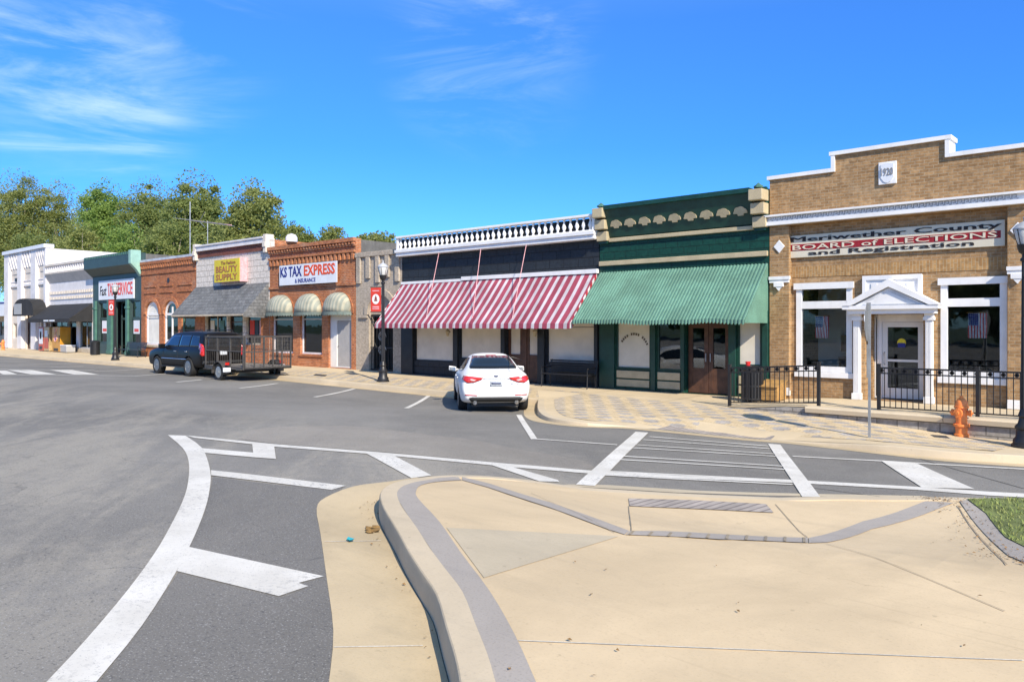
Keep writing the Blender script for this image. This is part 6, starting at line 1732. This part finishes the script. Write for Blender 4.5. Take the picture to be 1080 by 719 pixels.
for s in (-1, 1):
    patch(rt, bv, 'side_window', [(1.22, 1.03), (2.12, 1.0), (2.12, 1.33), (1.75, 1.34), (1.45, 1.22)], 'y', s * 3, -s, M['car_glass'])
    patch(rt, bv, 'side_window', [(2.17, 1.0), (3.25, .97), (2.85, 1.25), (2.5, 1.32), (2.17, 1.33)], 'y', s * 3, -s, M['car_glass'])
    patch(rt, bv, 'tail_light', [(s * .33, .915), (s * .60, .945), (s * .80, .945), (s * .83, .86), (s * .72, .785), (s * .55, .80), (s * .36, .87)], 'x', -1, 1, M['tail'], off=.012, thick=.03, step=.04)
    patch(rt, bv, 'tail_light_lens', [(s * .50, .86), (s * .64, .89), (s * .66, .85), (s * .56, .82)], 'x', -1, 1, M['tail_pale'], off=.030, thick=.006, step=.03)
    patch(rt, bv, 'reflector', [(s * .48, .455), (s * .78, .47), (s * .78, .495), (s * .48, .48)], 'x', -1, 1, M['tail'], off=.006, thick=.01, step=.05)
    for x0_ in (1.28, 2.145, 3.2):
        patch(rt, bv, 'door_seam', [(x0_ - .006, .36), (x0_ + .006, .36), (x0_ + .006, .92), (x0_ - .006, .92)], 'y', s * 3, -s, M['seam_w'], off=.001, parent=bd, thick=.004, step=.08)
    for x0_ in (1.4, 2.35):
        h = bv.ray_cast(Vector((x0_, s * 3, .84)), Vector((0, -s, 0)))[0]; MB().obox(h + Vector((0, s * .012, 0)), (.10, 0, 0), (0, .018, 0), (0, 0, .014)).build('door_handle', M['car_white'], rt, bevel=.006)
    mb = MB(); mb.obox((3.02, s * .985, .985), (.06, 0, .0), (0, .105, .015), (0, 0, .065)); mb.obox((3.06, s * .86, .96), (.03, 0, 0), (0, .05, 0), (0, 0, .02)); mi = mb.build('door_mirror', M['car_white'], rt, bevel=.03)
    MB().obox((2.955, s * .985, .985), (.004, 0, 0), (0, .088, .012), (0, 0, .05)).build('mirror_glass', M['chrome'], mi, bevel=.01)
    for x0_ in (1.02, 3.80): wheel(rt, x0_, s * .80, .335, .225, s, M['alloy'], 7)
    mb = MB(); mb.lathe([(.055, -.02), (.055, .2), (.045, .2), (.045, -.02), (.055, -.02)], (.06, s * .53, .285), 14, 'x'); mb.build('exhaust', M['chrome'], rt)
    MB().obox((1.45, s * .34, 1.0), (.07, 0, .0), (0, .12, 0), (0, 0, .10)).build('headrest', M['tan_trim'], rt, bevel=.03)
patch(rt, bv, 'rear_valance', [(-.68, .40), (-.60, .43), (.60, .43), (.68, .40), (.62, .31), (-.62, .31)], 'x', -1, 1, M['car_trim'], off=.010, thick=.02)
MB().box(.25, 1.0, -.6, .6, .17, .30).build('underside', M['car_trim'], rt)
lid = [((-.62, .90), (-.52, .60)), ((-.52, .60), (.52, .60)), ((.52, .60), (.62, .90))]
for a, b in lid:
    a = Vector(a); b = Vector(b); n_ = (b - a).normalized(); n_ = Vector((-n_.y, n_.x)) * .005
    patch(rt, bv, 'boot_seam', [a - n_, b - n_, b + n_, a + n_], 'x', -1, 1, M['seam_w'], off=.001, parent=bd, thick=.004)
patch(rt, bv, 'boot_lip_trim', [(-.33, .872), (.33, .872), (.33, .886), (-.33, .886)], 'x', -1, 1, M['chrome'], off=.006, parent=bd, thick=.01)
pt = patch(rt, bv, 'number_plate', [(-.155, .70), (.155, .70), (.155, .85), (-.155, .85)], 'x', -1, 1, M['plate'], off=.014, thick=.012)
patch(rt, bv, 'plate_print', [(-.12, .745), (.12, .745), (.12, .80), (-.12, .80)], 'x', -1, 1, M['plate_print'], off=.023, parent=pt, thick=.003)
patch(rt, bv, 'badge', [(.06 * math.cos(t), .955 + .028 * math.sin(t)) for t in [2 * math.pi * k / 16 for k in range(16)]], 'x', -1, 1, M['plate_print'], off=.008, thick=.008, step=.03)
patch(rt, bv, 'name_badge', [(-.56, .735), (-.38, .735), (-.38, .755), (-.56, .755)], 'x', -1, 1, M['chrome'], off=.006, thick=.006)
patch(rt, bv, 'brake_light', [(-.14, 1.405), (.14, 1.405), (.14, 1.418), (-.14, 1.418)], 'x', -1, 1, M['tail'], off=.006, parent=bd, thick=.006)
d = Vector((math.cos(hd), math.sin(hd))); p0 = c_ - d * 1.02
rt.location = (p0.x, p0.y, g(c_.x, c_.y)); rt.rotation_euler = (0, 0, hd)

# black sport utility vehicle
def halfs(zb, w, zs, zsh, wg, zg, wr_, zr, zt): return [(0, zb), (w * .93, zb), (w * .97, zs), (w, lerp(zs, zsh, .55)), (w * .97, zsh), (wg, zg), (wr_, zr), (wr_ * .7, zt - .012), (0, zt)]
Su = [(0.0, halfs(.55, .86, .62, 1.12, .82, 1.2, .70, 1.70, 1.76)), (.05, halfs(.45, .93, .55, 1.13, .88, 1.21, .75, 1.77, 1.83)), (.18, halfs(.38, .97, .48, 1.14, .90, 1.22, .77, 1.81, 1.87)), (.9, halfs(.34, .99, .44, 1.14, .91, 1.22, .78, 1.83, 1.90)),
      (2.0, halfs(.33, .99, .43, 1.13, .91, 1.21, .78, 1.83, 1.90)), (2.9, halfs(.33, .99, .43, 1.12, .91, 1.20, .76, 1.79, 1.86)), (3.25, halfs(.33, .99, .43, 1.12, .91, 1.19, .75, 1.70, 1.77)), (3.85, halfs(.33, .99, .43, 1.11, .90, 1.17, .78, 1.21, 1.26)), (4.5, halfs(.34, .98, .44, 1.05, .90, 1.11, .70, 1.15, 1.18)), (4.95, halfs(.36, .95, .46, .96, .86, 1.02, .66, 1.06, 1.09)), (5.10, halfs(.42, .88, .52, .88, .78, .95, .6, .98, 1.0)), (5.15, halfs(.48, .82, .56, .82, .70, .88, .5, .91, .93))]
me, bv = car_body(Su, (1.12, 4.06), .45, .30, .99)
rt = empty('parked_suv', (0, 0, 0), 0, 'black sport utility vehicle parked along the kerb hitched to a trailer', 'suv', 'vehicles parked along the kerb')
me.materials.clear(); me.materials.append(M['car_black']); me.polygons.foreach_set('material_index', [0] * len(me.polygons)); me.polygons.foreach_set('use_smooth', [True] * len(me.polygons)); me.set_sharp_from_angle(angle=math.radians(35))
bd = bpy.data.objects.new('body', me); COL.objects.link(bd); bd.parent = rt
patch(rt, bv, 'rear_window', [(-.70, 1.24), (.70, 1.24), (.62, 1.70), (-.62, 1.70)], 'x', -1, 1, M['car_glass'])
patch(rt, bv, 'rear_bumper', [(-.88, .56), (.88, .56), (.88, .68), (-.88, .68)], 'x', -1, 1, M['car_trim'], off=.05, thick=.12)
MB().box(-.012, .0, -.16, .16, .92, 1.07).build('number_plate', M['plate'], rt)
for s in (-1, 1):
    patch(rt, bv, 'side_window', [(.30, 1.25), (1.05, 1.25), (1.05, 1.70), (.42, 1.68)], 'y', s * 3, -s, M['car_glass'])
    patch(rt, bv, 'side_window', [(1.13, 1.25), (2.03, 1.24), (2.03, 1.71), (1.13, 1.71)], 'y', s * 3, -s, M['car_glass'])
    patch(rt, bv, 'side_window', [(2.11, 1.24), (3.45, 1.23), (3.05, 1.58), (2.8, 1.69), (2.11, 1.71)], 'y', s * 3, -s, M['car_glass'])
    patch(rt, bv, 'tail_light', [(s * .80, .88), (s * .92, .88), (s * .92, 1.40), (s * .86, 1.40), (s * .80, 1.1)], 'x', -1, 1, M['tail'], off=.012, thick=.03)
    patch(rt, bv, 'tail_light_side', [(.03, .90), (.16, .95), (.14, 1.30), (.05, 1.32)], 'y', s * 3, -s, M['tail'], off=.010, thick=.02, parent=bd)
    patch(rt, bv, 'body_strip', [(1.2, .70), (3.6, .70), (3.6, .735), (1.2, .735)], 'y', s * 3, -s, M['chrome'], off=.006, thick=.012)
    for x0_ in (1.09, 2.07, 3.45): patch(rt, bv, 'door_seam', [(x0_ - .007, .5), (x0_ + .007, .5), (x0_ + .007, 1.18), (x0_ - .007, 1.18)], 'y', s * 3, -s, M['seam'], off=.002, parent=bd, thick=.004)
    for x0_ in (1.3, 2.3):
        h = bv.ray_cast(Vector((x0_, s * 3, 1.04)), Vector((0, -s, 0)))[0]; MB().obox(h + Vector((0, s * .015, 0)), (.11, 0, 0), (0, .018, 0), (0, 0, .018)).build('door_handle', M['chrome'], rt, bevel=.006)
    mb = MB(); mb.obox((3.3, s * 1.10, 1.24), (.07, 0, 0), (0, .13, 0), (0, 0, .10)); mb.obox((3.33, s * .95, 1.2), (.04, 0, 0), (0, .08, 0), (0, 0, .03)); mb.build('door_mirror', M['car_black'], rt, bevel=.03)
    for x0_ in (1.12, 4.06): wheel(rt, x0_, s * .86, .395, .27, s, M['alloy'], 5)
    mb = MB(); mb.tube([(.5, s * .66, 1.93), (2.7, s * .66, 1.92)], .022, 6); mb.tube([(.5, s * .66, 1.86), (.5, s * .66, 1.93)], .02, 6); mb.tube([(2.7, s * .66, 1.84), (2.7, s * .66, 1.92)], .02, 6); mb.build('roof_rail', M['car_trim'], rt)
    MB().box(1.6, 3.55, s * .93 - .10, s * .93 + .10, .36, .41).build('running_board', M['car_trim'], rt, bevel=.01)
    patch(rt, bv, 'headlight', [(s * .55, .78), (s * .84, .78), (s * .84, .95), (s * .55, .95)], 'x', 7, -1, M['chrome'], off=.006, thick=.02)
YS = 15.2; xrw = FX(198, YS)
rt.location = (xrw + 1.12, YS + .99, g(xrw, YS + .9)); rt.rotation_euler = (0, 0, math.pi)

# mesh sided utility trailer behind it
XA = FX(236, YS); axle_y = YS + 1.05
rt2 = empty('utility_trailer', (XA, axle_y, g(XA, axle_y)), math.pi, 'dark mesh sided utility trailer with tall ramp gate behind black vehicle', 'trailer', 'vehicles parked along the kerb')
M['trail'] = mat('trailer_steel', (.065, .06, .056), .6, .25, 6, obj=True); M['deck'] = mat('trailer_deck', (.22, .19, .16), .85, .25, 5, obj=True); M['meshw'] = mat('mesh_wire', (.11, .10, .09), .6, .2, 5, obj=True)
x0, x1 = -1.45, 1.55; hw = 1.02; zd = .52; zt_ = 1.72      # rear gate at x0 (local +x points at the towing vehicle)
mb = MB()
for k in range(12): mb.box(x0, x1, -hw + .02 + k * (2 * hw - .04) / 12, -hw + .01 + (k + 1) * (2 * hw - .04) / 12, zd, zd + .035)
mb.build('deck', M['deck'], rt2)
fr = MB()
for s in (-1, 1):
    fr.box(x0, x1, s * hw - .03, s * hw + .03, zd - .07, zd + .04); fr.box(x0 - .001, x1 + .001, s * hw - .025, s * hw + .025, zt_ - .05, zt_)
    for x in (x0 + .03, x0 + 1.0, x0 + 2.0, x1 - .03): fr.box(x - .025, x + .025, s * hw - .024, s * hw + .024, zd + .041, zt_ - .051)
fr.box(x0 + .001, x0 + .06, -hw, hw, zd - .069, zd - .001); fr.box(x1 - .06, x1 - .001, -hw, hw, zd - .069, zd - .001); fr.box(x1 - .049, x1 - .002, -hw, hw, zt_ - .049, zt_ - .001)
fr.box(-.04, .04, -hw - .12, hw + .12, .28, .36)
fr.build('frame', M['trail'], rt2)
for s in (-1, 1):
    ms = MB(); q = .085
    for x in frange(x0 + .06, x1 - .06, q): ms.box(x - .003, x + .003, s * hw - .003, s * hw + .003, zd + .65, zt_ - .05)
    for z in frange(zd + .65, zt_ - .06, q): ms.box(x0 + .05, x1 - .05, s * hw - .0025, s * hw + .0025, z - .003, z + .003)
    for x in frange(x0 + .06, x1 - .06, q * 2): ms.box(x - .003, x + .003, s * hw - .004, s * hw + .004, zd + .04, zd + .65)
    ms.box(x0, x1, s * hw - .02, s * hw + .02, zd + .62, zd + .65)
    ms.build('side_mesh', M['meshw'], rt2)
    fd = MB(); pts = [(.47 * math.cos(a), .30 + .45 * math.sin(a)) for a in [math.pi * k / 10 for k in range(11)]]
    for a, b in zip(pts, pts[1:]): fd.prism([(a[0], s * hw + s * .05, a[1]), (b[0], s * hw + s * .05, b[1]), (b[0] * .95, s * hw + s * .05, b[1] - .02), (a[0] * .95, s * hw + s * .05, a[1] - .02)], (0, s * .25, 0))
    fd.build('fender', M['trail'], rt2)
    wheel(rt2, 0, s * (hw + .16), .33, .19, s, M['galv'], 8)
    MB().box(-.52, -.48, s * (hw + .08), s * (hw + .24), .62, .72).build('tail_light', M['tail'], rt2)
MB().box(-.53, -.50, hw + .03, hw + .33, .36, .52).build('number_plate', M['sign_white'], rt2)
MB().box(-.53, -.505, -hw - .30, -hw - .03, .44, .56).build('reflector_plate', M['sign_white'], rt2)
gtm = MB()
for k in range(6): y = lerp(-hw + .03, hw - .03, k / 5); gtm.box(x0 - .06, x0 - .02, y - .022, y + .022, zd - .02, zt_ + .02)
for z in (zd, zd + .62, zt_): gtm.box(x0 - .058, x0 - .022, -hw + .01, hw - .01, z - .022, z + .022)
gt_ = gtm.build('ramp_gate', M['trail'], rt2)
ms = MB()
for y in frange(-hw + .05, hw - .05, .13): ms.box(x0 - .044, x0 - .038, y - .003, y + .003, zd, zt_)
for z in frange(zd + .06, zt_ - .04, .13): ms.box(x0 - .0435, x0 - .0385, -hw + .03, hw - .03, z - .003, z + .003)
ms.build('gate_mesh', M['meshw'], gt_)
tg = MB(); tg.tube([(x1, -.7, zd - .04), (x1 + .95, 0, zd - .06)], .035, 6); tg.tube([(x1, .7, zd - .04), (x1 + .95, 0, zd - .06)], .035, 6); tg.tube([(x1 + .6, 0, zd - .05), (x1 + 1.15, 0, zd - .05)], .04, 6); tg.tube([(x1 + .75, .05, .1), (x1 + .75, .05, .9)], .03, 6); tg.build('tongue', M['trail'], rt2)

# ------------------------------------------------------------------ trees behind the shops
def leaf_mat(name, a, b):
    m, nt, p = _nt(name); pos = _pos(nt)
    c = _mix(nt, _range(nt, _noise(nt, pos, .45, 4), .3, .7), a, b)
    c = _mix(nt, _range(nt, _noise(nt, pos, 6, 2), .3, .7), c, _mix(nt, 1.0, c, (.74, .78, .72), 'MULTIPLY'))
    nt.links.new(c, p.inputs['Base Color']); p.inputs['Roughness'].default_value = .65
    out = nt.nodes['Material Output']; tr = nt.nodes.new('ShaderNodeBsdfTranslucent'); nt.links.new(c, tr.inputs[0])
    mx = nt.nodes.new('ShaderNodeMixShader'); mx.inputs[0].default_value = .58
    nt.links.new(p.outputs[0], mx.inputs[1]); nt.links.new(tr.outputs[0], mx.inputs[2]); nt.links.new(mx.outputs[0], out.inputs[0])
    return m
LEAF = [leaf_mat('leaf_olive', (.29, .32, .09), (.46, .48, .17)), leaf_mat('leaf_bright', (.25, .36, .08), (.40, .53, .15)), leaf_mat('leaf_deep', (.24, .29, .08), (.40, .44, .15))]
M['bark'] = mat('bark', (.40, .35, .28), .9, .3, 3, bump=.4)

def tree(px, Y, top_py, w_px, seed, lm, label, n=11000, base_frac=.35, dens=1.0, zbase=0, ls=.20, group='trees rising behind the shop roofs'):
    X = FX(px, Y); zt_ = FZ(px, top_py, Y)
    dx, dy, _ = ray(px, 0); depth = Y / dy; Rr = w_px / FPX * depth / 2
    rn = np.random.default_rng(seed); rr = random.Random(seed)
    H_ = zt_ - zbase; zc = zbase + H_ * (base_frac + 1) / 2; hz = H_ * (1 - base_frac) / 2
    rt = empty('tree', (X, Y, zbase), 0, label, 'tree', group)
    # clump centres through the crown, more of them near its skin
    nc = int(170 * dens); C = []
    while len(C) < nc:
        v = rn.normal(size=3); v /= np.linalg.norm(v); q = rn.uniform(.1, 1) ** .5
        c = v * q * np.array([Rr, Rr * .9, hz]) * rn.uniform(.72, .96)
        if c[2] < 0: c[:2] *= 1 - .25 * (-c[2] / hz)
        C.append(c)
    C = np.array(C)
    k = rn.integers(0, nc, n); cr = rn.uniform(.06, .20, nc) * (Rr + hz) * .54
    off = rn.normal(size=(n, 3)); off /= np.linalg.norm(off, axis=1)[:, None]; off *= (rn.uniform(0, 1, n) ** .42)[:, None] * rn.choice([1, 1, 1, 1.5], n)[:, None] * cr[k][:, None]; off[:, 2] *= .62
    P_ = C[k] + off
    m_ = n // 5; v = rn.normal(size=(m_, 3)); v /= np.linalg.norm(v, axis=1)[:, None]; v *= (rn.uniform(0, 1, m_) ** .38)[:, None] * (1 + .10 * np.sin(v[:, :1] * 7 + seed))
    P_[:m_] = v * np.array([Rr, Rr * .9, hz]) * .97
    P_ = P_ + np.array([0, 0, zc - zbase])
    a = rn.normal(size=(n, 3)); a /= np.linalg.norm(a, axis=1)[:, None]; b = np.cross(a, rn.normal(size=(n, 3))); b /= np.linalg.norm(b, axis=1)[:, None]
    s = rn.uniform(.55, 1.25, n)[:, None] * ls
    V = np.empty((n, 4, 3)); V[:, 0] = P_ - a * s; V[:, 1] = P_ + b * s * .55; V[:, 2] = P_ + a * s; V[:, 3] = P_ - b * s * .55
    me = bpy.data.meshes.new('crown'); me.vertices.add(n * 4); me.vertices.foreach_set('co', V.ravel().astype('f'))
    me.loops.add(n * 4); me.loops.foreach_set('vertex_index', np.arange(n * 4, dtype='i')); me.polygons.add(n); me.polygons.foreach_set('loop_start', np.arange(n, dtype='i') * 4); me.polygons.foreach_set('loop_total', np.full(n, 4, 'i')); me.update(calc_edges=True)
    me.materials.append(LEAF[lm]); o = bpy.data.objects.new('crown', me); COL.objects.link(o); o.parent = rt
    mb = MB(); zz = H_ * base_frac
    tp = Vector((rr.uniform(-.3, .3), rr.uniform(-.3, .3), zz + hz * .5))
    mb.tube([(0, 0, -.8), (0, 0, .4), Vector((0, 0, zz)), tp, tp + Vector((rr.uniform(-.5, .5), 0, hz * .9))], [.5, .36, .28, .18, .05], 8)
    for c in C[: int(nc * .22)]:
        e_ = Vector(c) + Vector((0, 0, zc - zbase)); st = Vector((0, 0, lerp(zz * .8, zz + hz * .6, rr.random())))
        md = st.lerp(e_, .5) + Vector((rr.uniform(-.5, .5), rr.uniform(-.5, .5), rr.uniform(.1, .8)))
        mb.tube([st, md, e_], [.13, .08, .03], 5)
    mb.build('trunk', M['bark'], rt, smooth=True)
    return rt

T = [(-10, 53, 190, 70, 2, 'loose olive tree standing furthest left above the white canopy', 9000),
     (20, 50, 177, 84, 0, 'tall airy olive tree behind the white two storey building', 12000),
     (62, 56, 186, 62, 0, 'thin topped olive tree with a sky gap on its right', 8000),
     (108, 52, 188, 66, 1, 'bright green round tree behind the green column shop', 13000),
     (157, 56, 187, 74, 2, 'darker olive tree between the bright green tree and the aerial', 12000),
     (206, 53, 181, 84, 2, 'tallest bushy tree directly behind the television aerial', 14000),
     (268, 50, 188, 78, 0, 'airy tree behind the shingled shop with open lower branches', 10500),
     (312, 60, 234, 46, 2, 'small tree top peeping above the red brick shop parapet', 4500),
     (350, 62, 236, 40, 0, 'sparse twiggy tree top rising over the tax office roof', 4500),
     (398, 64, 243, 60, 0, 'low thin tree top above the narrow grey shop roof', 5000)]
for i, (px_, Y_, tp_, w_, lm_, lab, n_) in enumerate(T):
    tree(px_, Y_, tp_, w_, 40 + i, lm_, lab, int(n_ * 3.8), base_frac=.22 if i < 7 else .55)
# lower growth filling the foot of the trees
for i, (px_, tp_, w_, lab) in enumerate(((40, 236, 90, 'low leafy tree behind the flat roof of the white two storey building'), (85, 232, 74, 'low leafy tree just above the white metal front shop roof'), (135, 230, 80, 'low leafy tree behind the end bracket of the green shop'), (180, 226, 80, 'low leafy tree behind the arched brick shop left of the aerial'), (235, 232, 80, 'low leafy tree behind the yellow box sign shop roof'))):
    tree(px_, 46, tp_, w_, 90 + i, (2, 0, 1)[i % 3], lab, 24000, base_frac=.05, group='low trees filling the foot of the tree row')

# the wooded square behind the camera that the shop windows mirror
rn = np.random.default_rng(77); n = 26000
tx = rn.uniform(-62, 8, 24); ty = rn.uniform(-40, -26, 24); th_ = rn.uniform(8, 13, 24); k = rn.integers(0, 24, n)
v = rn.normal(size=(n, 3)); v /= np.linalg.norm(v, axis=1)[:, None]; v *= (rn.uniform(.2, 1, n) ** .4)[:, None]
P_ = np.stack([tx[k] + v[:, 0] * 4.2, ty[k] + v[:, 1] * 3.5, th_[k] * .56 + v[:, 2] * th_[k] * .46], 1)
a = rn.normal(size=(n, 3)); a /= np.linalg.norm(a, axis=1)[:, None]; b = np.cross(a, rn.normal(size=(n, 3))); b /= np.linalg.norm(b, axis=1)[:, None]
V = np.stack([P_ - a * .5, P_ + b * .35, P_ + a * .5, P_ - b * .35], 1)
mb = MB(); mb.v = [tuple(q) for q in V.reshape(-1, 3)]; mb.f = [(4 * i, 4 * i + 1, 4 * i + 2, 4 * i + 3) for i in range(n)]; mb.mi = [0] * n
tag(mb.build('far_wood', LEAF[2], fix=False), kind='stuff')
